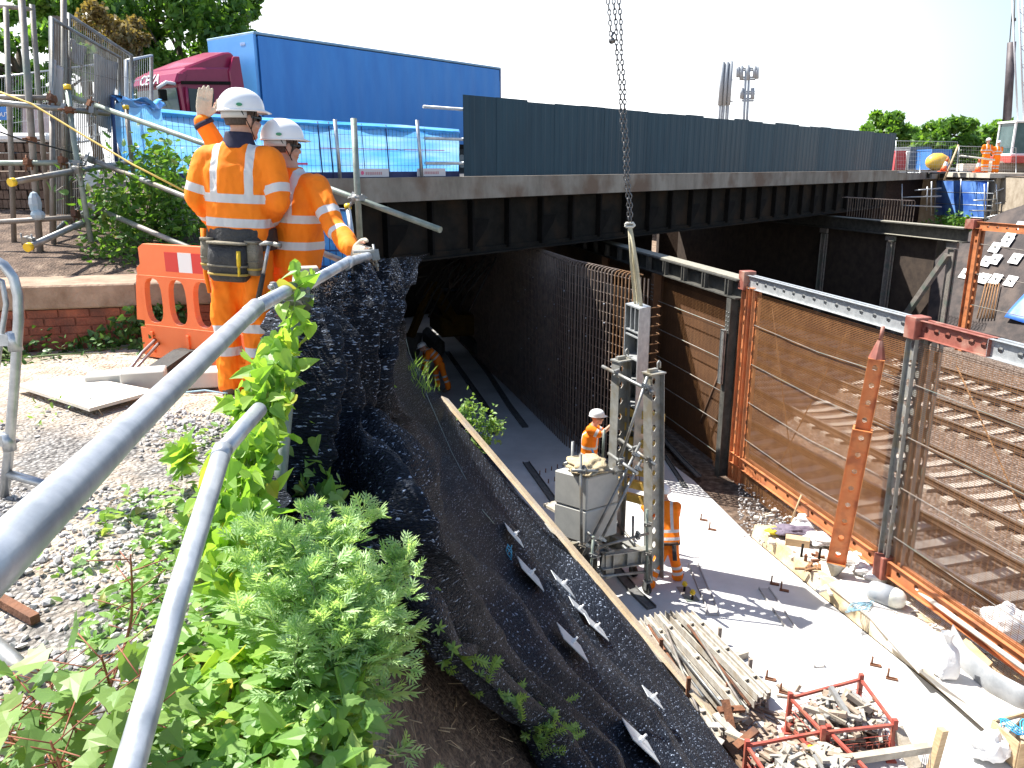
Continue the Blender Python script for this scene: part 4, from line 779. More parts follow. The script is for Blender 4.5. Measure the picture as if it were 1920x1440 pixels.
for i in range(5): stub(1028 + i * 12, 906 - i * 4, .1, 'small rusty starter bar in the rows on the shaded floor left of the tower', base=False, g='rows of small starter bars')
for px, py, h, lb in ((1314, 975, .14, 'thin stub bar in the sunny floor behind the tower, upper one'), (1330, 993, .16, 'thin stub bar in the sunny floor behind the tower, lower one'), (1446, 1095, .16, 'thin bar standing by the kerb above the shadow tip'), (1464, 1107, .17, 'thin bar standing right of the shadow tip'), (1437, 1273, .14, 'little bent bar left in the middle of the sunny floor'), (1634, 1247, .14, 'bent bar near the kerb in the lower right'), (1664, 1272, .16, 'thicker bent bar near the kerb in the lower right'), (1463, 1298, .14, 'bent bar just above the red stillage')): stub(px, py, h, lb)
post_m = mat('grey brown timber peg', (.26, .21, .17), (.36, .30, .25), 8, .9)
for px, py, h, lb in ((1348, 1207, .28, 'short timber peg standing in the floor above the bundle of steel beams'), (1405, 1265, .26, 'short timber peg standing in the floor right of the bundle of steel beams')):
    p = atz(px, py, 0) * V(1, 1, 0); mb = MB(); mb.bar(p, p + V(0, 0, h), .05, .05); one('timber_peg', mb, post_m, lb, 'peg', 'timber pegs in the floor')
t = thing('base_plate', 'thin square plate on the floor with two yellow capped bolts', 'plate', atz(1285, 1115, 0)); P4 = [atz(*q, .012) for q in ((1268, 1100), (1288, 1128), (1312, 1126), (1292, 1100))]; mb = MB(); mb.prism([p - V(0, 0, .01) for p in P4], V(0, 0, .012)); mb.build('plate', galv_wood, t)
for px, py in ((1283, 1108), (1298, 1124)):
    p = atz(px, py, .01); mb = MB(); mb.tube([p, p + V(0, 0, .1)], .02, 8); o = mb.build('bolt', dark_steel, t); mb = MB(); mb.tube([p + V(0, 0, .1), p + V(0, 0, .17)], .035, 8); mb.tube([p + V(0, 0, .12), p + V(0, 0, .14)], .05, 8); mb.build('cap', yellow_cap, o)
# bundle of slim formwork beams lying between rusty stakes
bd = thing('beam_bundle', 'bundle of dusty slotted steel beams stacked on timber bearers', 'steel beams', atz(1330, 1270, 0))
dusty = mat('dusty white slotted steel', (.33, .305, .265), (.52, .49, .43), 8, .75, .1, .2, 50, c3=(.36, .31, .24), s3=5)
e0 = [(1195, 1165), (1213, 1158), (1232, 1153), (1252, 1150), (1272, 1150), (1292, 1150), (1205, 1200), (1215, 1215)]
e1 = [(1352, 1385), (1378, 1355), (1398, 1338), (1420, 1320), (1432, 1312), (1440, 1300), (1340, 1395), (1332, 1405)]
for i, (a, b_) in enumerate(zip(e0, e1)):
    for l in range(2 if i % 2 == 0 else 1):
        z = .22 + .13 * l - (.1 if i > 5 else 0); A = atz(*a, z); B = atz(b_[0] - 6 * l, b_[1] - 4 * l, z); d = unit(B - A); s_ = unit(np.cross(d, V(0, 0, 1))); mb = MB()
        for q in (-1, 1): mb.obox((A + B) / 2 + s_ * q * .045, (B - A) / 2, s_ * .006, V(0, 0, .055))
        mb.obox((A + B) / 2, (B - A) / 2, s_ * .04, V(0, 0, .006))
        n = 3
        for k in range(n): c = A + (B - A) * (k + .5) / n; mb.obox(c + V(0, 0, .05), d * .03, s_ * .045, V(0, 0, .004))
        mb.build('beam', dusty, bd)
for (a, b_) in (((1285, 1262), (1400, 1225)), ((1340, 1350), (1440, 1300)), ((1215, 1190), (1300, 1160))):
    mb = MB(); A, B = atz(*a, .06), atz(*b_, .06); mb.bar(A, B, .09, .1); mb.build('bearer', wood_grey, bd)
for i in range(10):
    mb = MB(); c = atz(1330 + rng.random() * 110, 1330 + rng.random() * 60, .3 + rng.random() * .2); d = unit(V(rng.normal(), rng.normal(), .4 * rng.normal())); mb.bar(c - d * .17, c + d * .17, .10, .035); mb.build('loose_clamp', dusty if i % 3 else rust, bd)
for px, py, h, lb in ((1236, 1270, .62, 'rusty stake at the left of the beam bundle, farther one'), (1286, 1355, .68, 'rusty stake at the left of the beam bundle, nearer one'), (1361, 1335, .45, 'short rusty stake inside the near end of the beam bundle')):
    p = atz(px, py, 0) * V(1, 1, 0); t = thing('stake', lb, 'stake', p, 'rusty stakes holding the beam bundle'); mb = MB(); mb.bar(p, p + V(.0, 0, h), .05, .05); mb.build('post', rust, t); mb = MB(); mb.box(p + V(0, 0, .01), (.14, .14, .02), .4); mb.build('foot', oxide, t)
mb = MB(); A, B = atz(1243, 1255, .1), atz(1292, 1350, .1); mb.bar(A, B, .06, .1); one('rusty_channel', mb, rust, 'rusty channel lying between the two stakes by the beam bundle', 'steel channel')
mb = MB(); A, B = atz(1300, 1310, .03), atz(1420, 1460, .03); mb.bar(A, B, .22, .1); one('timber_baulk', mb, mat('dark brown baulk', (.12, .07, .04), (.2, .13, .08), 5, .85), 'dark brown timber baulk under the near end of the beam bundle', 'timber')
mat('rust stained fittings', (.22, .16, .11), (.38, .31, .25), 9, .85); r3 = np.random.default_rng(17)
for i in range(6):
    px, py = 1215 + i * 16 + r3.normal() * 8, 1172 + r3.normal() * 10; A = atz(px, py, .40 + .02 * (i % 3)); B = atz(px + 105 + r3.normal() * 18, py + 150 + r3.normal() * 14, .42 + .02 * (i % 2)); mb = MB(); mb.tube([A, B], .02, 7); mb.build('loose_tube', (galv_old, rust, galv_wood)[i % 3], bd)
lt_ = MB()
for i in range(130):
    u = r3.random(); p = atz(1290 + u * 240 + r3.normal() * 45, 1330 + u * 70 + r3.normal() * 40, .02); d = unit(V(r3.normal(), r3.normal(), .15 * r3.normal())); L_ = r3.uniform(.03, .16); lt_.bar(p - d * L_, p + d * L_, r3.uniform(.02, .07), r3.uniform(.01, .05))
tag(lt_.build('offcuts', mat('rust stained fittings', (.26, .2, .15))), 'scattered offcuts and clamps on the floor between the beams and the stillages', 'rubble', kind='stuff')
# red stillages full of fittings
fit_m = [dusty, mat('rust stained fittings', (.26, .2, .15)), wood_grey, mat('grey fittings', (.28, .28, .27), (.4, .4, .38), 8, .6, .3)]
def stillage(c4, h, label, nfit, seed):
    P_ = [np.array(p) * V(1, 1, 0) for p in c4]; c = sum(P_) / 4; t = thing('stillage', label, 'stillage', c, 'red stillages of scaffold fittings')
    for p in P_:
        mb = MB(); mb.bar(p, p + V(0, 0, h), .055, .055); mb.build('corner_post', stillred, t); mb = MB(); mb.box(p + V(0, 0, .01), (.12, .12, .02)); mb.build('foot', stillred, t)
    for i in range(4):
        a, b_ = P_[i], P_[(i + 1) % 4]; mb = MB(); mb.bar(a + V(0, 0, h - .08), b_ + V(0, 0, h - .08), .035, .035); mb.build('top_bar', stillred, t); mb = MB(); mb.bar(a + V(0, 0, .14), b_ + V(0, 0, .14), .05, .05); mb.build('base_bar', stillred, t)
        mb = MB()
        for k in range(1, 11): q = a + (b_ - a) * k / 11; mb.tube([q + V(0, 0, .14), q + V(0, 0, h * .5)], .006, 4, False)
        for z in (.25, .36, h * .5): mb.tube([a + V(0, 0, z), b_ + V(0, 0, z)], .006, 4, False)
        mb.build('mesh_side', stillred, t)
    mb = MB(); mb.prism([p + V(0, 0, .14) for p in P_], V(0, 0, .02)); mb.build('deck', rust, t)
    r2 = np.random.default_rng(seed)
    tf = thing('scaffold_fittings', 'heap of dusty clamps, wedges and short timbers inside the ' + ('farther' if seed == 1 else 'nearer') + ' red stillage', 'fittings', c + V(0, 0, .16)); mbs = [MB() for _ in fit_m]
    for i in range(nfit):
        u, v = r2.uniform(.06, .94, 2); p = P_[0] * (1 - u) * (1 - v) + P_[1] * u * (1 - v) + P_[2] * u * v + P_[3] * (1 - u) * v; hp = .2 + .22 * math.sin(math.pi * u) * math.sin(math.pi * v) * 1.2
        p = p + V(0, 0, .16 + r2.random() * hp); d = unit(V(r2.normal(), r2.normal(), .35 * r2.normal())); L = r2.uniform(.05, .2); k = r2.integers(0, 4); w_ = r2.uniform(.03, .08)
        if k == 3 and r2.random() < .6: mbs[k].tube([p - d * L * .5, p + d * L * .5], .022, 7)
        else: mbs[k].bar(p - d * L, p + d * L, w_, w_ * r2.uniform(.3, 1))
    for k, m_ in enumerate(mbs): tag(m_.build('fittings', fit_m[k], tf), kind='stuff')
    return t
stillage([atz(1475, 1372, 0), atz(1606, 1335, 0), atz(1668, 1425, 0), atz(1535, 1440, 0)], .58, 'farther red tubular stillage filled with scaffold fittings', 190, 1)
stillage([atz(1395, 1462, 0), atz(1545, 1432, 0), atz(1650, 1545, 0), atz(1470, 1580, 0)], .55, 'nearer red stillage with mesh sides, cut by the bottom of the photo', 260, 2)
p = atz(1520, 1405, .45); mb = MB(); mb.ball(p, (.05, .06, .045), 10, 7); mb.ball(p + V(.05, .02, .01), (.03, .03, .03), 8, 6); one('plastic_fitting', mb, yellow_cap, 'small yellow plastic cap on the heap in the nearer stillage', 'cap')
for a, b_, wd, lb, m_ in (((1745, 1452), None, .09, 'upright square timber post rising in front of the sunny floor', wood), ((1680, 1365), (1725, 1455), .12, 'leaning grey timber beside the red stillage', wood_grey), ((1500, 1438), (1742, 1402), .09, 'long dusty timber rail lashed to the upright post at the bottom edge', wood_grey)):
    mb = MB(); A = atz(*a, 0.0)
    if b_ is None: mb.bar(A, A + V(.07, .02, .62), wd, wd)
    elif b_[1] > 1440: mb.bar(atz(*a, .42), atz(*b_, .1), wd, wd)
    else: mb.bar(atz(*a, .5), atz(*b_, .42), wd, wd)
    one('timber_post' if b_ is None else 'timber', mb, m_, lb, 'timber')
mb = MB(); c = atz(1735, 1405, .44)
for i in range(5): mb.tube([c + V(.02 * i - .04, -.05, -.02), c + V(.03 * i - .06, -.07, -.2 - .03 * i), c + V(.05 * i - .1, -.09, -.4 + .02 * i)], .005, 4)
one('tie_wires', mb, galv_wood, 'loose wire ends hanging from the lashed timber joint', 'wire')
# ---------------------------------------------------------------- kerb top: boards, rubbish, bottle, tube, bags
def slab_px(pts, z, th, name, label, m, cat='board', group=None, bevel=.004):
    mb = MB(); P_ = [atz(x, y, z) for x, y in pts]; mb.prism([p - V(0, 0, th) for p in P_], V(0, 0, th)); return one(name, mb, m, label, cat, group, bevel)
g = 'pale boards along the kerb'
wb = mat('sun bleached formwork board', (.60, .57, .52), (.72, .69, .64), 3, .85, 0, .2, 25, c3=(.52, .45, .36), s3=2)
slab_px([(1436, 996), (1484, 986), (1624, 1079), (1579, 1094)], .27, .05, 'formwork_board', 'farthest pale board along the kerb, below the clothes', wb, group=g)
slab_px([(1554, 1094), (1616, 1072), (1714, 1142), (1654, 1172)], .30, .05, 'formwork_board', 'pale board by the raker foot', wb, group=g)
slab_px([(1589, 1106), (1684, 1134), (1804, 1216), (1724, 1256)], .32, .06, 'formwork_board', 'pale board carrying the coil of blue twine', wb, group=g)
slab_px([(1714, 1239), (1764, 1204), (1924, 1334), (1892, 1372)], .33, .05, 'formwork_board', 'long pale board at the lower right beside the white bag', wb, group=g)
slab_px([(1666, 1189), (1676, 1182), (1909, 1366), (1886, 1379)], .30, .16, 'formwork_board', 'pale plank on edge facing the sunny floor', wb, group=g)
slab_px([(1470, 985), (1520, 975), (1545, 1000), (1500, 1012)], .33, .02, 'formwork_board', 'small white sheet among the rubbish by the kerb', wb, group=g)
mb = MB(); A, B = atz(1598, 1018, .4), atz(1932, 1262, .75); mb.tube([A, B], .038, 10); one('scaffold_tube', mb, ply, 'long pale tube lying in front of the rusty mesh screen', 'scaffold tube')
c = atz(1668, 1118, .45); bt_ = thing('gas_bottle', 'grey gas bottle with a rounded white end lying by the mesh screen', 'gas bottle', c - V(0, 0, .16)); ax = unit(V(.62, -.78, .05)); e1 = V(ax[1], -ax[0], 0); e1 = unit(e1); e2 = np.cross(ax, e1)
mb = MB(); mb.loft([(c + ax * x, r_, r_, e1, e2) for x, r_ in ((-.34, .10), (-.3, .15), (-.24, .165), (.06, .165))], 20, 2); mb.build('body', mat('grey bottle paint', (.30, .33, .36), (.38, .4, .42), 5, .4), bt_)
mb = MB(); mb.loft([(c + ax * x, r_, r_, e1, e2) for x, r_ in ((.062, .166), (.16, .15), (.22, .11), (.25, .05), (.26, .02))], 20, 2); mb.tube([c + ax * .25, c + ax * .33], .025, 8); mb.build('white_end', mat('dirty white paint', (.6, .6, .52), (.7, .7, .64), 6, .45), bt_)
pole = aty(1481, 995, 13.9); mb = MB(); mb.tube([aty(1483, 978, 14.2), aty(1503, 928, 14.2)], .02, 8); one('timber_stick', mb, wood, 'thin pale stick leaning on the rubbish by the mesh screen', 'stick')
purple = mat('dark purple cloth', (.10, .08, .12), (.2, .17, .22), 7, .9, 0, .5, 30)
p = atz(1486, 1002, .3); sack('jacket', (p[0], p[1], .36), (.42, .22, .11), 'crumpled dark purple jacket dropped on the kerb', 'jacket', purple, 21, squash=.6)
p = atz(1455, 1000, .3); sack('cloth', (p[0], p[1], .34), (.18, .11, .08), 'yellow high visibility cloth beside the purple jacket', 'cloth', mat('yellow cloth', (.6, .5, .02), (.7, .6, .05), 8, .8), 31, squash=.6)
p = atz(1495, 1018, .3); mb = MB(); mb.box((p[0], p[1], .34), (.42, .2, .14), -.35); one('timber_block', mb, wood, 'short raw timber block below the purple jacket', 'timber', bevel=.006)
bags = [(1515, 985, .3, .2, .16, 'white plastic bag heaped behind the purple jacket'), (1545, 1015, .4, .25, .12, 'flattened white sheet bag left of the raker prop'), (1612, 1055, .28, .2, .18, 'pale sandbag right of the raker prop'), (1625, 1075, .24, .2, .16, 'pale sandbag behind the raker foot'), (1645, 1085, .2, .16, .12, 'small pale sandbag near the gas bottle')]
for i, (px, py, rx, ry, rz, lb) in enumerate(bags): p = atz(px, py, .3); sack('rubble_sack', (p[0], p[1], .28 + rz * .5), (rx, ry, rz), lb, 'sack', sk, 40 + i * 3, 'pale sacks along the kerb', squash=.6)
rb = thing('rusty_fittings', 'small heap of rusty couplers and bolts left of the raker foot', 'fittings', atz(1525, 1060, .2)); r2 = np.random.default_rng(5)
for i in range(14):
    p = atz(1500 + r2.random() * 45, 1040 + r2.random() * 28, .24 + r2.random() * .06); d = unit(V(r2.normal(), r2.normal(), .3 * r2.normal())); mb = MB(); mb.bar(p - d * .09, p + d * .09, .05, .03); mb.build('coupler', rust if i % 2 else rustl, rb)
for px, py in ((1502, 1045), (1535, 1052)): p = atz(px, py, .24); mb = MB(); mb.tube([p, p + V(.01, 0, .26)], .022, 7); mb.build('bolt', dark_steel, rb)
rub = MB(); r2 = np.random.default_rng(9)
for i in range(150):
    u = r2.random(); px, py = 1430 + u * 420 + r2.normal() * 30, 975 + u * 230 + r2.normal() * 22; p = atz(px, py, .24); d = unit(V(r2.normal(), r2.normal(), .2 * r2.normal())); L = r2.uniform(.03, .16); rub.bar(p - d * L, p + d * L, r2.uniform(.02, .1), r2.uniform(.01, .05))
o = rub.build('rubble', wb); tag(o, 'scattered splinters and pale offcuts along the kerb', 'rubble', kind='stuff')
tw_ = MB(); c = atz(1612, 1138, .345)
for k in range(7):
    q = [c + V((.16 + .02 * k) * math.cos(t) + .02 * math.sin(5 * t + k), (.10 + .012 * k) * math.sin(t + .3 * k), .006 + .004 * (k % 3)) for t in np.linspace(0, 2 * math.pi, 22)]; tw_.tube(q, .005, 4, False)
one('twine_coil', tw_, mat('pale blue twine', (.25, .45, .55)), 'tangled coil of pale blue twine on a pale board', 'twine')
wbag = mat('white woven bag', (.76, .76, .76), (.84, .84, .83), 6, .7, 0, .3, 40)
p = atz(1768, 1268, .33); bgt = thing('white_bag', 'white plastic bag tied at the neck, standing on the pale boards', 'bag', V(p[0], p[1], .33)); mb = MB()
vs = []
for i in range(15):
    u = i / 14; r_ = np.interp(u, [0, .08, .35, .62, .74, .82, 1], [.09, .15, .145, .10, .045, .035, .075]); cx = p[0] + .04 * math.sin(u * 4)
    for j in range(18): t = 2 * math.pi * j / 18; rr = r_ * (1 + .16 * math.sin(5 * t + 3 * u) + .08 * math.sin(9 * t - 7 * u)); vs.append((cx + rr * math.cos(t), p[1] + rr * math.sin(t), .335 + u * .66))
mb.add(vs, [(i * 18 + j, i * 18 + (j + 1) % 18, (i + 1) * 18 + (j + 1) % 18, (i + 1) * 18 + j) for i in range(14) for j in range(18)], True); mb.build('bag_body', wbag, bgt); mb = MB(); zz = .335 + .79 * .66; mb.tube([(p[0] + .03 * math.cos(t), p[1] + .03 * math.sin(t), zz) for t in np.linspace(0, 6.3, 10)], .012, 5); mb.build('tie', wbag, bgt)
# grey curved sheet of duct and a big white sack behind it
cs = [atz(1775, 1210, .3), atz(1800, 1255, .3), atz(1850, 1300, .3), atz(1905, 1330, .3), atz(1960, 1345, .3)]; P = []
for i, u in enumerate(np.linspace(0, 4, 24)):
    k = min(int(u), 3); f = u - k; b_ = cs[k] * (1 - f) + cs[k + 1] * f; P.append([b_ + V(0, 0, -.08), b_ + V(.01, -.01, .12), b_ + V(.03, -.03, .36)])
mb = MB(); mb.grid(np.array(P)); o = one('curved_sheet', mb, mat('grey plastic duct sheet', (.22, .235, .25), (.32, .335, .35), 4, .35, 0, .1, 20), 'curved grey plastic sheet standing on edge at the lower right', 'sheet'); mo = o.modifiers.new('s', 'SOLIDIFY'); mo.thickness = .012
p = atz(1870, 1200, .35); sack('bulk_bag', (p[0] + .12, p[1] + .05, .58), (.34, .28, .26), 'big white bulk bag standing behind the curved grey sheet', 'bag', wbag, 60, squash=.8)
slab_px([(1790, 1215), (1812, 1195), (1862, 1242), (1838, 1262)], .42, .12, 'wooden_box', 'open raw wooden box between the bulk bag and the white bag', wood, 'box')
p = atz(1893, 1408, .0); bx = thing('plywood_box', 'open brown plywood box in the lower right corner', 'box', V(p[0], p[1], 0)); cc = [atz(*q, .36) * V(1, 1, 0) for q in ((1862, 1352), (1912, 1395), (1985, 1385), (1925, 1335))]
for i in range(4):
    a, b_ = cc[i], cc[(i + 1) % 4]; mb = MB(); mb.bar(a + V(0, 0, .19), b_ + V(0, 0, .19), .03, .36); mb.build('side', wood, bx)
mb = MB(); mb.prism([q + V(0, 0, .02) for q in cc], V(0, 0, .02)); mb.build('base', wood_grey, bx)
sack('rubble_sack', (float(atz(1850, 1420, 0)[0]), float(atz(1850, 1420, 0)[1]), .16), (.26, .2, .2), 'white crumpled sack in front of the plywood box', 'sack', wbag, 71, 'pale sacks along the kerb', squash=.7)
mb = MB(); c = atz(1915, 1365, .36)
for k in range(4): mb.tube([c + V(-.25 + .02 * k + u * .5, .12 * math.sin(u * 9 + k) , .02 + .03 * math.sin(u * 7 + k)) for u in np.linspace(0, 1, 14)], .008, 5, False)
one('blue_rope', mb, mat('bright blue rope', (.02, .30, .62), (.05, .4, .7), 9), 'bright blue rope lying against the plywood box', 'rope')
# ================================================================ LEFT BANK: WALL, BARRIERS, BOARDS
def text_obj(s, m, name, parent, origin_pt, xdir, ydir, height, ext=.004, align='CENTER'):
    cu = bpy.data.curves.new(name, 'FONT'); cu.body = s; cu.align_x = align; cu.align_y = 'CENTER'; cu.extrude = .5 * ext / height; cu.size = 1.35; cu.offset = .012
    t = bpy.data.objects.new('tmp_text', cu); col.objects.link(t); dg = bpy.context.evaluated_depsgraph_get(); me = bpy.data.meshes.new_from_object(t.evaluated_get(dg)); bpy.data.objects.remove(t)
    xd, yd = unit(xdir), unit(ydir); nd = np.cross(xd, yd); o3 = np.array(parent['_o'])
    for v in me.vertices: c = v.co; q = np.array(origin_pt) + (xd * c.x + yd * c.y + nd * c.z) * height - o3; v.co = q
    me.name = name; me.materials.clear(); me.materials.append(m); o = bpy.data.objects.new(name, me); col.objects.link(o); o.parent = parent; o['_o'] = tuple(o3); return o
WD = unit(V(1, .22, 0)); WN = V(WD[1], -WD[0], 0); W0 = V(-2.95, 6.30, 0)
brick = mat('red brickwork', (.22, .06, .035), (.34, .11, .06), 9, .9, 0, .4, 40, c3=(.12, .05, .035), s3=3)
lw = thing('retaining_wall', 'low red brick wall with a thick weathered stone coping behind the orange barrier', 'wall', W0 + V(0, 0, 5.5))
mb = MB(); mb.prism([W0 - WD * 3.4 + V(0, 0, 5.3), W0 + WD * 1.0 + V(0, 0, 5.3), W0 + WD * 1.0 + V(0, 0, 5.915), W0 - WD * 3.4 + V(0, 0, 5.915)], -WN * .3)
for r_ in range(6):
    for i in range(20):
        p = W0 - WD * (3.3 - i * .225 - (r_ % 2) * .11) + V(0, 0, 5.56 + r_ * .065); mb.obox(p + WN * .004, WD * .105, WN * .006, V(0, 0, .028))
mb.build('brickwork', brick, lw)
mb = MB(); cz = 6.11
for i in range(4):
    a = W0 - WD * (3.6 - i * 1.2) + WN * .05; b_ = a + WD * 1.19; mb.prism([a + V(0, 0, cz - .185), b_ + V(0, 0, cz - .185), b_ + V(0, 0, cz), a + V(0, 0, cz)], -WN * .6)
mb.build('coping', mat('weathered sandstone coping', (.22, .145, .095), (.36, .26, .185), 5, .9, 0, .5, 30), lw, bevel=.012)
# orange plastic barrier
orp = mat('orange plastic', (.85, .17, .045), (.9, .21, .06), 3, .42, 0, .05, 30)
B1, B2 = V(-2.78, 5.98, 0), V(-1.87, 5.56, 0); BD = unit(B2 - B1); BNr = V(BD[1], -BD[0], 0); bz = 5.60; LB = float(np.linalg.norm(B2 - B1)) + .25
ob = thing('plastic_barrier', 'orange plastic pedestrian barrier with a red and white strip, behind the two workers', 'barrier', B1 + V(0, 0, 5.58))
def bb_(u, z): return B1 + BD * u + V(0, 0, bz + z)
TH_ = BNr * .05
mb = MB(); mb.prism([bb_(.0, .02), bb_(.03, .0), bb_(LB, .0), bb_(LB, .25), bb_(.05, .25), bb_(.05, .225), bb_(.0, .225)], TH_)
mb.holed(bb_(.05, .435) + TH_ / 2, bb_(LB, .435) + TH_ / 2, (0, 0, 1), .37, 5, .165, .085, .05, 24, 3.0)
mb.prism([bb_(-.03, .28), bb_(.055, .28), bb_(.055, .62), bb_(.02, .62), bb_(.0, .52)], TH_)
mb.prism([bb_(.03, .62), bb_(LB, .62), bb_(LB, .85), bb_(.12, .85), bb_(.07, .82), bb_(.07, .70), bb_(.03, .67)], TH_)
for u in (.12, .48, .84): mb.obox(bb_(u, .12) + TH_ * 1.12, BD * .012, TH_ * .2, V(0, 0, .08))
mb.build('panel', orp, ob, bevel=.014)
for i in range(5): mb = MB(); u = .33 + i * .13; mb.prism([bb_(u, .66), bb_(u + .128, .66), bb_(u + .128, .80), bb_(u, .80)], TH_ * 1.06); mb.build('reflective_square', (red_strip, white_strip)[i % 2], ob)
mb = MB(); c = bb_(.42, -.0); mb.prism([c - BNr * -.45 + BD * -.03, c + BNr * .12 + BD * -.03 + V(0, 0, .1), c - BNr * .12 + BD * -.03 + V(0, 0, .1), c - BNr * .45 + BD * -.03], BD * .16); mb.build('rubber_foot', black_rub, ob)
# plywood sheet, concrete blocks, bits
def on_ground(px, py, off=0.0): return atg(px, py) + V(0, 0, off)
c4 = [on_ground(30, 737, .05), on_ground(150, 722, .05), on_ground(295, 752, .03), on_ground(170, 785, .04)]
for q in c4: q[2] = 5.58 + .055
mb = MB(); mb.prism([q - V(0, 0, .02) for q in c4], V(0, 0, .02)); one('plywood_sheet', mb, mat('sunlit pale plywood', (.60, .55, .47), (.7, .65, .57), 3, .8, 0, .15, 40), 'pale plywood sheet lying on the gravel path', 'plywood')
for i, (px, py, s, rz, lb) in enumerate([(197, 727, (.26, .16, .09), .35, 'grey concrete block by the plywood sheet, leftmost of three'), (266, 733, (.27, .17, .12), .3, 'grey concrete block by the plywood sheet, middle one of three'), (378, 728, (.24, .18, .11), .2, 'grey concrete block half hidden behind the big handrail tube')]):
    p = on_ground(px, py + 4); mb = MB(); mb.box((p[0], p[1] + .06, 5.58 + s[2] / 2), s, rz); one('concrete_block', mb, conc_block, lb, 'concrete block', 'concrete blocks on the path', bevel=.008)
p = on_ground(128, 645); mb = MB(); mb.ball((p[0], p[1], 5.62), (.14, .07, .06), 8, 6, smooth=False); one('stone', mb, stone, 'flat grey stone lying against the low brick wall', 'stone')
mb = MB(); a, b_ = on_ground(236, 712, .03), on_ground(300, 672, .16); mb.tube([a, (a + b_) / 2 + V(0, 0, .02), b_], .012, 6); mb.tube([a + V(.02, .02, 0), b_ + V(.03, 0, -.02)], .012, 6); one('metal_rod', mb, galv, 'bent grey rod leaning by the foot of the orange barrier', 'rod')
mb = MB(); mb.tube([on_ground(340, 742, .02), on_ground(385, 740, .03), on_ground(420, 743, .02), on_ground(450, 738, .02)], .006, 5); one('cable', mb, mat('pale blue cable', (.3, .45, .55)), 'pale blue cable on the ground by the worker’s boots'.replace('’', "'"), 'cable')
# crowd control barrier at the left edge
def ap(px, py, y): return aty(px, py, y)
cb = thing('crowd_barrier', 'galvanised crowd control barrier end standing at the left edge on the gravel', 'barrier', on_ground(8, 925))
yb = 3.3
mb = MB(); mb.tube([ap(-90, 470, yb + .1), ap(-20, 482, yb), ap(8, 498, yb), ap(25, 520, yb), ap(34, 555, yb), ap(35, 600, yb), ap(27, 720, yb), ap(17, 840, yb), ap(8, 930, yb)], .021, 12); mb.build('frame', galv, cb)
mb = MB(); mb.tube([ap(-60, 500, yb), ap(4, 528, yb + .04), ap(12, 570, yb + .04), ap(-2, 660, yb + .04), ap(-18, 800, yb + .04)], .012, 8); mb.build('inner_bar', galv, cb)
for px, py in ((27, 640), (16, 828)):
    mb = MB(); c = ap(px, py, yb); mb.tube([c + V(0, 0, -.04), c + V(0, 0, .04)], .028, 12); mb.obox(c + V(-.03, -.02, .01), V(.02, 0, 0), V(0, .006, 0), V(0, 0, .025)); mb.build('bracket', galv, cb)
mb = MB(); mb.tube([ap(14, 888, yb), ap(92, 910, yb - .05)], .02, 10); mb.build('foot', galv, cb)
mb = MB(); mb.bar(on_ground(-30, 1120, .03), on_ground(68, 1172, .02), .03, .03); one('rusty_bar', mb, rust, 'short rusty bar lying on the gravel at the left edge', 'bar')
mb = MB(); mb.tube([on_ground(-30, 1215, .05), on_ground(66, 1300, .04)], .028, 10); one('grey_pipe', mb, galv_old, 'grey pipe end lying on the gravel in the lower left', 'pipe')
# ---------------------------------------------------------------- galvanised handrail
hr = thing('handrail', 'thick galvanised scaffold tube handrail running from the lower left up to the netting', 'handrail', (-.7, 2.2, 5.58))
def pd(px, py, d): return atd(px, py, d)
RT_ = .0245
ga = mat('bright galvanised tube', (.38, .41, .44), (.56, .58, .60), 12, .42, .55, .3, 130, c3=(.30, .33, .36), s3=7, dist=.0015)
mb = MB(); mb.tube([pd(-260, 1290, .48), pd(0, 1042, .70), pd(240, 806, 1.28), pd(478, 577, 2.60)], RT_, 28, True); mb.build('tube', ga, hr)
mb = MB(); mb.tube([pd(464, 592, 2.50), pd(481, 575, 2.63)], RT_ * 1.14, 24); mb.build('sleeve', ga, hr)
mb = MB(); mb.tube([pd(474, 581, 2.60), pd(536, 546, 3.02), pd(548, 541, 3.1)], RT_, 20); mb.build('tube', ga, hr)
mb = MB(); mb.tube([pd(556, 545, 3.15), pd(650, 492, 4.05), pd(700, 478, 4.6)], RT_, 20); mb.build('tube', ga, hr)
mb = MB(); mb.tube([pd(646, 497, 4.0), pd(656, 490, 4.1)], RT_ * 1.2, 18); mb.build('sleeve', ga, hr)
mb = MB(); mb.tube([pd(561, 514, 3.2), pd(552, 600, 3.12), pd(543, 700, 3.05), pd(527, 880, 3.0), pd(517, 1020, 2.95)], RT_, 18); mb.build('post', green_tube, hr)
def coupler(parent, c, d1, s=1.0, m=None):
    mb = MB(); d1 = unit(d1); s1 = unit(np.cross(d1, V(.2, .3, 1))); s2 = np.cross(d1, s1)
    mb.tube([c - d1 * .026 * s, c + d1 * .026 * s], .034 * s, 14); mb.obox(c + s1 * .045 * s, d1 * .022 * s, s1 * .02 * s, s2 * .03 * s); mb.tube([c + s1 * .05 * s - s2 * .06 * s, c + s1 * .05 * s + s2 * .09 * s], .007 * s, 8); mb.tube([c + s1 * .05 * s + s2 * .05 * s, c + s1 * .05 * s + s2 * .068 * s], .013 * s, 6, smooth=False); mb.tube([c - s1 * .045 * s - s2 * .05 * s, c - s1 * .045 * s + s2 * .05 * s], .007 * s, 8); return mb.build('coupler', m or galv_old, parent)
coupler(hr, pd(546, 548, 3.08), pd(561, 514, 3.2) - pd(552, 600, 3.12)); coupler(hr, pd(553, 562, 3.12), pd(561, 514, 3.2) - pd(552, 600, 3.12)); coupler(hr, pd(700, 480, 4.55), V(1, .4, .1), 1.0); 
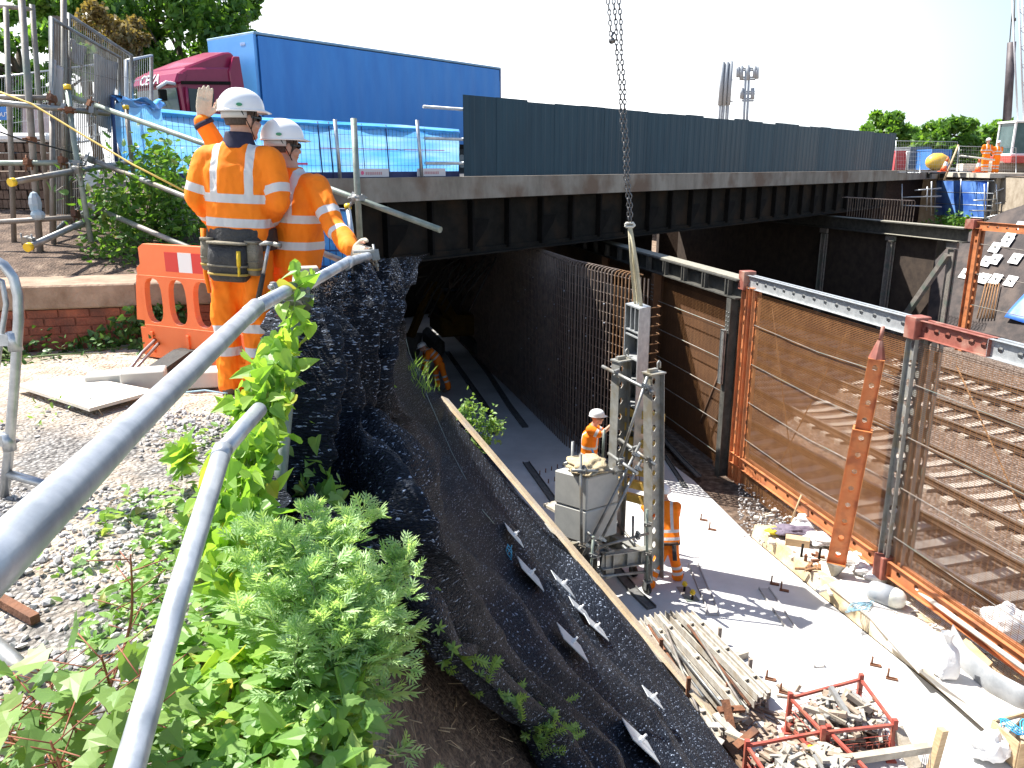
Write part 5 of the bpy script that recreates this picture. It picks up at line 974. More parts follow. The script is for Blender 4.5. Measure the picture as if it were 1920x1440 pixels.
mb = MB(); c = pd(505, 538, 2.98); mb.tube([c, pd(530, 536, 3.04)], .009, 8); mb.tube([pd(510, 538, 2.99), pd(516, 537, 3.0)], .02, 6, smooth=False); mb.build('clamp_bolt', galv_old, hr)
mb = MB(); mb.obox(pd(682, 471, 4.5), V(.055, .02, 0), V(-.01, .04, 0), V(0, 0, .006)); mb.build('top_plate', galv_old, hr)
mr = thing('mid_rail', 'galvanised scaffold tube mid rail rising through the green plants at the bottom', 'handrail', (-.75, 1.8, 5.58))
mb = MB(); mb.tube([pd(150, 1780, .92), pd(243, 1440, 1.26), pd(332, 1120, 1.66), pd(418, 842, 2.16)], RT_, 28); mb.build('tube', ga, mr)
mb = MB(); mb.tube([pd(416, 849, 2.17), pd(452, 806, 2.32), pd(486, 768, 2.50)], RT_ * .98, 24); mb.build('tube', ga, mr)
mb = MB(); mb.tube([pd(412, 860, 2.12), pd(418, 842, 2.16)], RT_ * 1.06, 24); mb.build('sleeve', ga, mr)
mb = MB(); a = pd(578, 500, 3.6); mb.box(a + V(0, 0, -.55), (.085, .085, 1.1), .3); one('timber_stake', mb, wood_grey, 'square grey timber stake behind the handrail post', 'stake', bevel=.004)
# ---------------------------------------------------------------- scaffold on the bank
sf_n = [0]
def pole(label, pts, r=.0242, m=None, caps=(), coup=(), name='scaffold_tube', g='scaffold tubes on the left bank'):
    p = [aty(*q) for q in pts]; t = thing(name, label, 'scaffold tube', p[-1], g); mb = MB(); mb.tube(p, r, 12); mb.build('tube', m or galv_wood, t)
    for c in caps: q = p[c]; d = unit(p[c] - p[1 if c == 0 else -2]); mb = MB(); mb.tube([q - d * .03, q + d * .012], r * 1.35, 12); mb.build('end_cap', yellow_cap, t)
    for px, py, y in coup: coupler(t, aty(px, py, y), p[1] - p[0], 1.0, rust if (px + py) % 2 else galv_old)
    return t
yS = 7.9
pole('thin upright scaffold tube nearest the left edge', [(11, 14, yS + .2), (27, 466, yS + .1)])
pole('tallest upright scaffold tube, rising out of the top edge at the left', [(36, -60, yS - .1), (77, 492, yS - .3)], .03, coup=((57, 262, yS - .25),))
pole('upright scaffold tube between the tallest tube and the dark timber post', [(60, 8, yS + .3), (90, 402, yS + .5)])
pole('short upright scaffold tube just left of the dark timber post', [(97, 200, yS + .1), (101, 458, yS)])
pole('upright scaffold tube against the dark timber post, reaching the top edge', [(119, -40, yS + .4), (121, 402, yS + .4)], .027)
mb = MB(); a, b_ = aty(113, 32, yS + .5), aty(118, 400, yS + .5); mb.bar(a, b_, .1, .1, up=(0, 1, 0)); one('timber_post', mb, mat('dark weathered timber', (.10, .085, .075), (.19, .165, .15), 6, .9, 0, .5, 40, streak=(6, 6, .6)), 'dark weathered timber post among the scaffold tubes', 'post')
pole('leaning scaffold tube with a yellow cap on top', [(126, 162, yS - .1), (138, 262, yS - .2), (171, 455, yS - .5)], m=green_tube, caps=(0,), coup=((131, 208, yS - .15), (146, 308, yS - .3)))
pole('short level tube across the tops of the left uprights', [(-30, 8, yS + .2), (62, 18, yS + .3)], .02)
pole('upper level tube crossing the left uprights, slightly thinner', [(-60, 181, yS - .1), (104, 184, yS - .1)], coup=((99, 186, yS - .12),))
pole('thick pale level tube just under the upper level tube', [(-60, 186, yS - .35), (60, 199, yS - .3), (205, 213, yS + .2)], .026, galv_old, coup=((124, 204, yS - .12), (176, 210, yS)))
pole('level tube crossing the uprights at mid height', [(-60, 306, yS - .3), (152, 305, yS - .3)], m=green_tube, coup=((55, 306, yS - .32), (120, 303, yS - .35)))
pole('inclined tube with a yellow end cap at mid height on the left', [(21, 342, yS - 1.1), (130, 322, yS - .5), (245, 304, yS + .8)], .026, galv_old, caps=(0,), coup=((140, 318, yS - .45),))
pole('low level tube across the foot of the uprights', [(-60, 420, yS - .3), (160, 406, yS - .2)], coup=((143, 402, yS - .3),))
pole('lowest inclined tube ending in a yellow cap above the wall', [(52, 464, yS - 1.2), (150, 420, yS - .5), (193, 399, yS)], .027, galv_old, caps=(0,), coup=((50, 450, yS - 1.1),))
pole('long upper stair handrail tube sloping down past both workers to the bridge', [(135, 182, 8.1), (375, 267, 7.4), (600, 347, 6.7), (826, 431, 6.05)], m=green_tube, coup=((670, 372, 6.45), (176, 197, 8)))
pole('long middle stair handrail tube sloping down behind the workers', [(150, 291, 8.0), (390, 386, 7.2), (648, 492, 6.1)], m=galv_old, coup=((172, 300, 7.9),))
pole('long lower stair tube sloping down behind the orange barrier', [(165, 384, 7.8), (300, 442, 7.3), (470, 512, 6.7)], coup=((186, 396, 7.7),))
pole('greenish upright tube standing between the second worker and the hoarding', [(663, 222, 6.4), (676, 470, 6.35)], m=green_tube, coup=((669, 371, 6.38),))
pole('pale upright tube with a yellow cap behind the second worker’s arm'.replace('’', "'"), [(652, 386, 7.6), (663, 465, 7.4)], m=galv, caps=(0,))
pole('leaning tube in front of the blue sheeted fence on the left', [(236, 200, 9), (250, 325, 8.9)], m=galv_wood, caps=(0,))
mb = MB(); mb.tube([aty(*q) for q in ((-20, 165, 7.3), (60, 195, 7.2), (150, 250, 7.1), (250, 309, 6.9), (365, 368, 6.7))], .008, 6); one('yellow_rope', mb, mat('yellow rope', (.62, .42, .08), (.7, .5, .14), 40), 'thin yellow rope stretched down past the scaffold', 'rope')
mb = MB(); mb.tube([aty(*q) for q in ((-20, 240, 7.2), (40, 262, 7.3), (100, 276, 7.8), (150, 290, 8))], .008, 6); one('black_cable', mb, black_rub, 'black cable slung across the left uprights', 'cable')
mb = MB(); c = aty(66, 382, 7.5); mb.ball(c, (.06, .05, .11), 8, 6, smooth=False); mb.ball(c + V(.02, -.02, -.1), (.07, .04, .05), 8, 6, smooth=False); one('glove', mb, mat('faded blue glove', (.3, .42, .5), (.45, .48, .5), 12, .9), 'faded blue work glove tucked on an upright tube', 'glove')
# temporary mesh fence panels behind
def fp(*q): return [aty(*a) for a in q]
gF = 'temporary fence panels on the left bank'
mesh_fence('nearest temporary fence panel, rounded top bar falling to the right', fp((96, 34, 8.0), (224, 108, 9.6), (226, 318, 9.6), (98, 440, 8.0)), 34, 5, gF, r=.024, m=galv_old, wr=.0035)
mesh_fence('second temporary fence panel just behind the nearest one', fp((128, 27, 8.6), (246, 104, 10.4), (250, 320, 10.4), (132, 420, 8.6)), 34, 5, gF, r=.024, m=galv_old, wr=.0035)
mesh_fence('small temporary fence panel in front of the lorry cab', fp((236, 114, 10.5), (284, 104, 11.6), (284, 300, 11.6), (238, 318, 10.5)), 12, 5, gF, r=.024, m=galv, wr=.0035)
mesh_fence('far temporary fence panel low behind the left uprights', fp((-40, 150, 12), (178, 121, 13.5), (178, 262, 13.5), (-40, 300, 12)), 44, 5, gF, r=.022, m=galv, wr=.0035)
gs = mat('grey translucent sheeting', (.30, .30, .31), (.48, .47, .48), 3, .7, 0, .6, 10, streak=(5, 5, .5))
for lb, q in (('torn grey sheet tied to the fence panel, larger one on the right', [(176, 100, 9.15), (218, 118, 9.6), (212, 250, 9.6), (174, 228, 9.15)]), ('torn grey sheet tied to the fence panel, small one on the left', [(132, 72, 8.5), (160, 88, 8.85), (158, 132, 8.85), (134, 112, 8.5)]), ('grey board strapped low on the fence panel by the dark post', [(98, 110, 8.05), (116, 128, 8.2), (116, 200, 8.2), (99, 190, 8.05)])):
    a = [aty(x, y, d - .04) for x, y, d in q]; P = np.array([[a[0] * (1 - u) * (1 - v) + a[1] * u * (1 - v) + a[2] * u * v + a[3] * (1 - u) * v + V(.02 * math.sin(8 * u + 3 * v), -.03 * math.sin(14 * u + 2 * v) * v, 0) for v in np.linspace(0, 1, 10)] for u in np.linspace(0, 1, 14)]); mb = MB(); mb.grid(P); o = one('torn_sheet', mb, gs, lb, 'sheet', 'torn sheets on the fence'); o.modifiers.new('s', 'SOLIDIFY').thickness = .006
# stacked bricks on pallet, blue sign, pink hoarding behind
st = thing('brick_stack', 'stack of dark brown bricks with a white sheet on top behind the left uprights', 'bricks', aty(40, 428, 9.6)); a, b_ = aty(-70, 268, 9.6), aty(92, 282, 9.6); zb__ = float(aty(40, 425, 9.6)[2]); zt__ = float(a[2]); nb_ = 9
bk = mat('dark brown brick', (.10, .06, .04), (.19, .125, .09), 12, .9, 0, .3, 50)
for r_ in range(nb_):
    h = (zt__ - zb__) / nb_; mb = MB(); n = 14; L = (b_ - a)[0]
    for i in range(n): mb.box((a[0] + (i + .5) * L / n + (.03 if r_ % 2 else 0), 9.95, zb__ + (r_ + .5) * h), (L / n - .012, .7 + .02 * ((i * 7 + r_) % 3), h - .012))
    mb.build('brick_course', bk, st)
mb = MB(); mb.box(((a[0] + b_[0]) / 2, 9.95, zt__ + .06), ((b_ - a)[0] + .05, .75, .1)); mb.build('cover_sheet', wbag, st, bevel=.03)
sg = thing('blue_sign', 'small blue sign with white lettering at the left edge', 'sign', aty(2, 225, 10.8)); A1, A2 = aty(-30, 200, 10.8), aty(15, 225, 10.8)
mb = MB(); mb.prism([A1, V(A2[0], A1[1], A1[2]), V(A2[0], A1[1], A2[2]), V(A1[0], A1[1], A2[2])], V(0, .02, 0)); mb.build('board', mat('blue sign paint', (.03, .19, .55), None, rough=.4), sg); text_obj('OUT', white_strip, 'lettering', sg, aty(5, 215, 10.79), V(1, 0, 0), V(0, 0, 1), .055)
mb = MB(); mb.prism(fp((42, 196, 16), (110, 200, 16), (110, 252, 16), (42, 250, 16)), V(0, .05, 0)); one('pink_hoarding', mb, mat('pale pink brick', (.55, .38, .35), (.68, .52, .48), 9, .9), 'pale pink brick wall seen between the left uprights', 'wall')
nb2 = aty(152, 197, 9.0); wbd = thing('white_notice', 'small white notice on the fence panel with dark letters', 'sign', nb2); mb = MB(); mb.prism(fp((138, 192, 9.0), (162, 198, 9.0), (162, 206, 9.0), (138, 202, 9.0)), V(0, .01, 0)); mb.build('board', white_strip, wbd); text_obj('ONE', dark_steel, 'lettering', wbd, aty(150, 199, 8.985), V(1, 0, -.2), V(0, 0, 1), .03)
mb = MB(); q = [on_ground(165, 315), ]; a = aty(172, 332, 8.3); mb.obox(a, V(.07, .02, .04), V(.01, .06, .1), V(.004, 0, .002)); one('crumpled_paper', mb, white_strip, 'white scrap of sheet caught at the foot of the scaffold', 'litter')
# ---------------------------------------------------------------- blue sheeted fence along the road
bf_m = bpy.data.materials.new('blue printed fence sheet'); bf_m.use_nodes = True; N = bf_m.node_tree.nodes; L = bf_m.node_tree.links; b0 = N['Principled BSDF']; b0.inputs['Roughness'].default_value = .4
tc = N.new('ShaderNodeTexCoord'); mp = N.new('ShaderNodeMapping'); mp.inputs['Scale'].default_value = (.5, .5, 4.5); L.new(tc.outputs['Object'], mp.inputs[0]); ns = N.new('ShaderNodeTexNoise'); ns.inputs['Scale'].default_value = 1.3; ns.inputs['Detail'].default_value = 5; L.new(mp.outputs[0], ns.inputs[0])
rp = N.new('ShaderNodeValToRGB'); L.new(ns.outputs[0], rp.inputs[0]); rp.color_ramp.elements[0].position = .36; rp.color_ramp.elements[0].color = (.12, .48, .95, 1); rp.color_ramp.elements[1].position = .62; rp.color_ramp.elements[1].color = (.30, .62, .97, 1); e = rp.color_ramp.elements.new(.74); e.color = (.42, .66, .96, 1)
L.new(rp.outputs[0], b0.inputs[0]); trn = N.new('ShaderNodeBsdfTranslucent'); L.new(rp.outputs[0], trn.inputs[0]); msx = N.new('ShaderNodeMixShader'); msx.inputs[0].default_value = .5; L.new(b0.outputs[0], msx.inputs[1]); L.new(trn.outputs[0], msx.inputs[2]); L.new(msx.outputs[0], N['Material Output'].inputs[0])
bluew = mat('dark blue fence steel', (.015, .04, .13), (.03, .07, .2), 5, .5)
bright = mat('vivid blue sheet', (.05, .34, .85), (.10, .45, .95), 4, .35, 0, .5, 9)
bfe = thing('blue_fence', 'low fence covered in bright blue printed sheeting along the road edge', 'fence', bp_(-5, zd))
tL = bt(300, 338)[0]
topz = lambda t: float(np.interp(t, [tL, bt(400, 330)[0], bt(560, 330)[0], bt(780, 330)[0], 0], [bt(300, 200)[1], bt(400, 211)[1], bt(560, 222)[1], bt(780, 234)[1], bt(875, 242)[1]]))
ts_ = np.linspace(tL, -.02, 70)
P = np.array([[bp_(t, zd + .12 + (topz(t) - zd - .12) * v, -.26 + .035 * math.sin(t * 3 + 2 * v) + .02 * bump2(t, v * 3, 2.)) for v in np.linspace(0, 1, 14)] for t in ts_]); mb = MB(); mb.grid(P); mb.build('printed_sheet', bf_m, bfe)
P = np.array([[bp_(t, topz(t) + .03 * math.sin(a_) - .06 - (.07 + .04 * bump2(t, 3, 2.)) * (1 - math.cos(a_)) * .5, -.24 + .06 * math.cos(a_) + .02 * bump2(t, a_, 3)) for a_ in np.linspace(0, 2 * math.pi, 9)] for t in ts_]); mb = MB(); mb.grid(P); mb.build('rolled_top', bright, bfe)
mb = MB()
for t in np.arange(tL, 0, .105): mb.tube([bp_(t, zd + .1, -.21), bp_(t, topz(t) - .07, -.21)], .0035, 3, False)
for v in (.15, .45, .75): mb.tube([bp_(t, zd + .1 + (topz(t) - zd - .1) * v, -.21) for t in ts_[::6]], .0035, 3, False)
mb.build('wire_mesh', bluew, bfe)
for px in (617, 637, 742, 697, 812, 560, 480, 330):
    t = bt(px, 335)[0]; mb = MB(); mb.tube([bp_(t, zd, -.2), bp_(t - .05, topz(t) - .02, -.2)], .014 if px in (617, 637, 742) else .008, 6); mb.build('post', bluew, bfe)
mb = MB(); mb.obox(bp_(tL / 2, zd + .06, -.27), BU * (-tL / 2), BNn * .02, V(0, 0, .06)); mb.build('base_board', mat('dark navy board', (.02, .025, .09), (.04, .045, .13), 4, .6), bfe)
pkm = mat('red printed line', (.8, .12, .25), None, rough=.5)
mb = MB(); z1 = bt(700, 279)[1]; mb.obox(bp_(-2.2, z1, -.222), BU * 1.7, BNn * .002, V(0, 0, .008)); mb.obox(bp_(-5.4, zd + .28, -.222), BU * 1.2, BNn * .002, V(0, 0, .02)); mb.build('printed_line', pkm, bfe)
plm = mat('pale placard', (.68, .64, .64), None, rough=.5)
for lb, x0, x1, y0, y1 in (('white placard low on the blue fence, left one of two', 680, 738, 329, 338), ('white placard low on the blue fence, right one of two beside the hoarding', 792, 844, 325, 336)):
    a, b_ = bt(x0, y1), bt(x1, y0); h = b_[1] - zd; t = thing('placard', lb, 'placard', bp_((a[0] + b_[0]) / 2, zd), 'white placards on the blue fence'); mb = MB(); mb.obox(bp_((a[0] + b_[0]) / 2, zd + .1, -.16), BU * (b_[0] - a[0]) / 2, BNn * .01, V(0, 0, .085)); mb.build('board', plm, t)
    mb = MB(); c = bp_(a[0] + .12, zd + .1, -.148); mb.tube([c, c + BNn * .004], .04, 14); mb.build('round_logo', pkm, t); mb = MB()
    for i in range(9): mb.obox(bp_(a[0] + .22 + i * .05, zd + .09, -.148), BU * .016, BNn * .003, V(0, 0, .03))
    mb.build('worn_lettering', mat('faded red print', (.55, .3, .3)), t)
for lb, a, b_ in (('pale scaffold post against the blue fence, left one', (628, 224), (638, 338)), ('pale scaffold post against the blue fence, nearer the hoarding', (782, 225), (791, 336))):
    mb = MB(); pa, pb_ = atpl(*a, bp_(0, 0, -.05), BNn), atpl(*b_, bp_(0, 0, -.05), BNn); mb.tube([pa, pb_], .04, 10); one('scaffold_post', mb, galv, lb, 'scaffold post', 'posts against the blue fence')
# return length of blue fence on the left, and the blue panel below the deck
bf2 = thing('blue_fence', 'crumpled bright blue sheeted fence panel turning away behind the left scaffold', 'fence', aty(270, 330, 10.2))
q = fp((218, 186, 9.4), (305, 200, 11.5), (318, 335, 11.5), (228, 335, 9.4))
P = np.array([[q[0] * (1 - u) * (1 - v) + q[1] * u * (1 - v) + q[2] * u * v + q[3] * (1 - u) * v + V(0, -.06 * math.sin(26 * u + 2 * math.sin(5 * v)), .02 * math.sin(9 * u)) for v in np.linspace(0, 1, 16)] for u in np.linspace(0, 1, 60)]); mb = MB(); mb.grid(P); mb.build('printed_sheet', bf_m, bf2)
mb = MB()
for u in np.linspace(0, 1, 30): mb.tube([q[0] * (1 - u) + q[1] * u + V(0, -.1, 0), q[3] * (1 - u) + q[2] * u + V(0, -.1, 0)], .005, 3, False)
mb.tube([q[0] + V(0, -.1, 0), q[1] + V(0, -.1, 0)], .02, 7); mb.tube([q[0] + V(0, -.1, 0), q[3] + V(0, -.1, 0)], .02, 7); mb.build('wire_mesh', bluew, bf2)
P = np.array([[q[0] * (1 - u) + q[1] * u + V(.05 * math.sin(a_ * 2 + 9 * u), .07 * math.cos(a_) - .05, .05 * math.sin(a_) + .05 * math.sin(14 * u) * u) for a_ in np.linspace(0, 2 * math.pi, 9)] for u in np.linspace(.05, 1, 26)]); mb = MB(); mb.grid(P); mb.build('rolled_top', bright, bf2)
bf3 = thing('blue_fence', 'blue mesh fence panel seen below the second worker\'s outstretched arm', 'fence', aty(600, 500, 8.6)); q = fp((540, 385, 8.8), (652, 392, 8.6), (658, 520, 8.6), (540, 520, 8.8))
mb = MB(); mb.grid(np.array([[q[0] * (1 - u) * (1 - v) + q[1] * u * (1 - v) + q[2] * u * v + q[3] * (1 - u) * v + V(0, .02 * math.sin(12 * u), 0) for v in np.linspace(0, 1, 6)] for u in np.linspace(0, 1, 16)])); mb.build('blue_sheet', bright, bf3)
mb = MB()
for u in np.linspace(0, 1, 11): mb.tube([q[0] * (1 - u) + q[1] * u + V(0, -.05, 0), q[3] * (1 - u) + q[2] * u + V(0, -.05, 0)], .005, 3, False)
for v in (0, .02, .3, .6, .83, .88): mb.tube([q[0] * (1 - v) + q[3] * v + V(0, -.05, 0), q[1] * (1 - v) + q[2] * v + V(0, -.05, 0)], .009, 5, False)
mb.build('wire_mesh', bluew, bf3)
# ---------------------------------------------------------------- lorry on the bridge approach
o_ = atz(475, 60, 10.6); TU = unit(V(.62, .785, 0)); TW = V(-.785, .62, 0); TW = unit(TW); LT = 11.0; WT = 2.35
lo = thing('lorry', 'articulated lorry with a maroon cab and a plain blue curtain sided trailer', 'lorry', V(o_[0], o_[1], 6.68))
def lp(u, w_, z): return V(o_[0], o_[1], 0) + TU * u + TW * w_ + V(0, 0, z)
blue_c = mat('blue curtain vinyl', (.045, .24, .66), (.065, .29, .72), 2.0, .38, 0, .12, 3, streak=(1, 1, .25), dist=.03)
us = np.linspace(.12, LT - .08, 150)
P = np.array([[lp(u, -.015 * abs(math.sin(u * 2.3)) - .01 * math.sin(u * 9.1) - .02 * math.sin(math.pi * v), 7.75 + (10.52 - 7.75) * v) for v in np.linspace(0, 1, 10)] for u in us]); mb = MB(); mb.grid(P); mb.build('curtain_side', blue_c, lo)
mb = MB(); mb.obox(lp(LT / 2, WT / 2, 9.1), TU * (LT / 2 - .1), TW * (WT / 2 - .06), V(0, 0, 1.4)); mb.build('trailer_box', blue_c, lo)
mb = MB(); mb.obox(lp(.05, WT / 2, 9.17), TU * .05, TW * WT / 2, V(0, 0, 1.42)); mb.build('front_bulkhead', mat('blue bulkhead paint', (.08, .32, .72), (.10, .36, .76), 2, .4), lo, bevel=.03)
mb = MB(); mb.obox(lp(LT / 2, WT / 2, 10.585), TU * LT / 2, TW * (WT / 2 + .01), V(0, 0, .04)); mb.build('roof', mat('pale blue roof edge', (.20, .34, .48), (.28, .42, .55), 3, .4, .3), lo, bevel=.015)
mb = MB(); mb.obox(lp(LT - .05, WT / 2, 9.15), TU * .05, TW * WT / 2, V(0, 0, 1.42)); mb.build('rear_frame', mat('dark blue rear frame', (.02, .07, .2), None, rough=.5), lo)
mb = MB(); mb.obox(lp(LT / 2, WT / 2, 7.68), TU * LT / 2, TW * WT / 2, V(0, 0, .09)); mb.obox(lp(LT / 2, WT / 2, 7.4), TU * LT / 2, TW * .5, V(0, 0, .2)); mb.build('chassis', dark_steel, lo)
for u in (LT - 3.4, LT - 2.3, LT - 1.2, -.1, -1.4):
    for w_ in (.18, WT - .18):
        mb = MB(); c = lp(u, w_, 7.15); mb.tube([c - TW * .15, c + TW * .15], .47, 22); wh = mb.build('wheel', black_rub, lo); mb = MB(); mb.tube([c - TW * .157, c + TW * .157], .24, 16); mb.build('rim', galv_old, wh)
np_ = lambda px, py, w_=.05: atpl(px, py, lp(0, w_, 0), TW)
maroon = mat('maroon cab paint', (.26, .018, .06), (.31, .025, .075), 2, .28)
# cab body: near-side outline carried across the width
outl = [(458, 262), (457, 168), (448, 128), (420, 126), (385, 126), (350, 127), (337, 135), (335, 158), (338, 172), (346, 214), (348, 262)]
pts = [np_(*q) for q in outl]; mb = MB(); mb.prism(pts, TW * 2.2); mb.build('cab', maroon, lo, bevel=.05)
outl2 = [(452, 130), (444, 103), (437, 97), (424, 98), (400, 106), (372, 117), (350, 125), (352, 131)]
pts = [np_(*q) for q in outl2]
mb = MB(); near_, far_ = [p + TW * .12 for p in pts], [p + TW * 2.08 for p in pts]; mid = [p + TW * 1.1 + V(0, 0, .07 if 1 <= i <= 5 else 0) for i, p in enumerate(pts)]
n = len(pts); mb.add(near_ + mid + far_, [tuple(range(n))[::-1], tuple(range(2 * n, 3 * n))] + [(k * n + i, k * n + (i + 1) % n, (k + 1) * n + (i + 1) % n, (k + 1) * n + i) for k in (0, 1) for i in range(n)]); mb.build('roof_fairing', maroon, lo, bevel=.04)
pts = [np_(*q) for q in [(456, 245), (457, 168), (447, 106), (436, 106), (428, 134), (431, 160), (433, 245)]]; mb = MB(); mb.prism([p - TW * .06 for p in pts], TW * .1); mb.build('side_deflector', maroon, lo, bevel=.02)
glass = mat('dark cab glass', (.02, .03, .035), (.03, .045, .05), 1, .06)
FWD = -TU; up = V(0, 0, 1)
A = np_(338, 164); B = np_(346, 213); mb = MB(); off = FWD * .06
mb.prism([A + TW * .1 + off, A + TW * 2.1 + off, B + TW * 2.1 + off, B + TW * .1 + off], FWD * .02); mb.build('windscreen', mat('grey green windscreen', (.10, .14, .15), (.16, .20, .21), .8, .1), lo)
pts = [np_(*q) for q in [(351, 166), (398, 168), (400, 212), (356, 212)]]; mb = MB(); mb.prism([p - TW * .06 for p in pts], TW * .03); dr = mb.build('door_window', glass, lo)
mb = MB(); mb.tube([np_(347, 163) - TW * .06, np_(352, 214) - TW * .06], .04, 6); mb.build('window_pillar', maroon, lo)
pts = [np_(*q) for q in [(338, 152), (430, 153), (430, 159), (338, 158)]]; mb = MB(); mb.prism([p - TW * .06 for p in pts], TW * .03); mb.build('black_band', dark_steel, lo)
A = np_(335, 134); B = np_(335, 157); mb = MB(); mb.prism([A - TW * .02 + FWD * .02, A + TW * 2.22 + FWD * .02, B + TW * 2.22 + FWD * .12, B - TW * .02 + FWD * .12], -FWD * .3); mb.build('sun_visor', maroon, lo, bevel=.05)
nv = unit(np.cross(unit(B - A + FWD * .1), TW)); 
text_obj('CEVA', white_strip, 'lettering', lo, (A + B) / 2 + TW * 1.32 + FWD * .085, -TW, unit(A - B - FWD * .1), .30, .01)
mb = MB(); c = np_(318, 162) ; pm = np_(336, 158) + FWD * .12; mb.tube([pm, pm + FWD * .25 - TW * .02 + V(0, 0, .02), pm + FWD * .5 + V(0, 0, -.14)], .045, 8); mb.build('mirror_arm', white_strip, lo); mb = MB(); mb.obox(pm + FWD * .4 - TW * .05 + V(0, 0, -.3), FWD * .1, TW * .06, V(0, 0, .14)); mb.build('mirror', dark_steel, lo, bevel=.02)
text_obj('IIIIIIII', mat('faint white print', (.5, .6, .75)), 'small_print', lo, lp(-.008, .55, 10.33), -TW, V(0, 0, 1), .09, .004)
# ================================================================ PEOPLE
def hivis(name, c, dirt):
    m = bpy.data.materials.new(name); m.use_nodes = True; N = m.node_tree.nodes; L = m.node_tree.links; b = N['Principled BSDF']; b.inputs['Roughness'].default_value = .75; b.inputs['Specular IOR Level'].default_value = .25
    tc = N.new('ShaderNodeTexCoord'); n = N.new('ShaderNodeTexNoise'); n.inputs['Scale'].default_value = 7; n.inputs['Detail'].default_value = 6; L.new(tc.outputs['Object'], n.inputs[0]); r = N.new('ShaderNodeValToRGB'); L.new(n.outputs[0], r.inputs[0]); r.color_ramp.elements[0].position = .28; r.color_ramp.elements[1].position = .5; r.color_ramp.elements[0].color = (*dirt, 1); r.color_ramp.elements[1].color = (*c, 1)
    a = N.new('ShaderNodeAttribute'); a.attribute_name = 'band'; lt = N.new('ShaderNodeMath'); lt.operation = 'LESS_THAN'; lt.inputs[1].default_value = 0; L.new(a.outputs['Fac'], lt.inputs[0])
    mx = N.new('ShaderNodeMixRGB'); L.new(lt.outputs[0], mx.inputs[0]); L.new(r.outputs[0], mx.inputs[1]); mx.inputs[2].default_value = (.60, .585, .57, 1); L.new(mx.outputs[0], b.inputs[0])
    n2 = N.new('ShaderNodeTexNoise'); n2.inputs['Scale'].default_value = 260; L.new(tc.outputs['Object'], n2.inputs[0]); bp = N.new('ShaderNodeBump'); bp.inputs['Strength'].default_value = .12; bp.inputs['Distance'].default_value = .002; L.new(n2.outputs[0], bp.inputs['Height']); L.new(bp.outputs[0], b.inputs['Normal'])
    return m
orange_c = hivis('orange high visibility cloth', (.95, .225, .010), (.80, .17, .012)); 
navy = mat('navy cloth', (.012, .012, .03), (.025, .022, .05), 12, .85); boot_m = mat('dusty work boot', (.10, .07, .05), (.2, .15, .11), 10, .85, 0, .3, 60); leather = mat('worn dark leather', (.014, .015, .017), (.04, .038, .035), 9, .6, 0, .4, 60); olive = mat('olive canvas', (.16, .14, .10), (.26, .23, .17), 12, .85, 0, .4, 90); glove_m = mat('dusty work glove', (.42, .36, .27), (.56, .49, .38), 14, .85, 0, .3, 90); hair_m = mat('short dark hair', (.04, .025, .018), (.09, .06, .045), 60, .7, 0, .4, 150); glasses_m = mat('dark glasses', (.01, .01, .012), None, rough=.15); white_glove = mat('white work glove', (.7, .7, .68), None, rough=.8)
def remesh(mb, vox, smooth=5, wr=None, seed=0):
    me = bpy.data.meshes.new('tmp'); me.from_pydata(mb.v, [], mb.f); o = bpy.data.objects.new('tmp', me); col.objects.link(o)
    r = o.modifiers.new('r', 'REMESH'); r.mode = 'VOXEL'; r.voxel_size = vox; r.use_smooth_shade = True
    if smooth: s = o.modifiers.new('s', 'SMOOTH'); s.factor = .5; s.iterations = smooth
    dg = bpy.context.evaluated_depsgraph_get(); m2 = bpy.data.meshes.new_from_object(o.evaluated_get(dg)); bpy.data.objects.remove(o); bpy.data.meshes.remove(me)
    if wr:
        nv = len(m2.vertices); nn = [v.normal.copy() for v in m2.vertices]
        for v, n in zip(m2.vertices, nn):
            c = v.co; a = mnoise.noise(Vector((c.x * 9 + seed, c.y * 9, c.z * 5))) ; b = mnoise.noise(Vector((c.x * 22, c.y * 22 + seed, c.z * 13)))
            v.co = c + n * (wr * (a * 1.0 - abs(b) * .55))
        m2.update()
    return m2
def put(me, name, m, parent, smooth=True):
    o3 = Vector(parent['_o'])
    for v in me.vertices: v.co -= o3
    me.materials.clear(); me.materials.append(m); me.name = name
    me.polygons.foreach_set('use_smooth', [smooth] * len(me.polygons)); o = bpy.data.objects.new(name, me); col.objects.link(o); o.parent = parent; o['_o'] = parent['_o']; return o
def hand(mb, wrist, d, thumb, s=1.0, curl=.25):
    d = unit(d); th = unit(thumb - d * np.dot(thumb, d)); nm = np.cross(d, th)                 # d: along fingers, th: towards thumb side
    w = np.array(wrist); P = lambda a, b, c=0.0: w + (d * a + th * b + nm * c) * s
    mb.loft([(P(-.03, 0), .026 * s, .020 * s, th, nm), (P(.01, 0), .032 * s, .020 * s, th, nm), (P(.05, 0), .041 * s, .019 * s, th, nm), (P(.095, 0), .042 * s, .016 * s, th, nm)], 14, 2.2)
    for i, (b, L) in enumerate(((.031, .072), (.0105, .08), (-.0105, .074), (-.031, .058))):
        q = [P(.085, b)]; ang = 0; cur = q[0]
        for f in (.45, .32, .23):
            cur = cur + (d * math.cos(ang) + nm * math.sin(ang) + th * (.02 * (1 - i * .6))) * L * f * s; q.append(cur); ang += curl
        mb.limb(q, [.0105 * s, .0098 * s, .009 * s, .0078 * s], 8)
    mb.limb([P(.02, .03), P(.052, .056, .006), P(.082, .066, .012), P(.105, .064, .018)], [.015 * s, .013 * s, .0115 * s, .009 * s], 8)
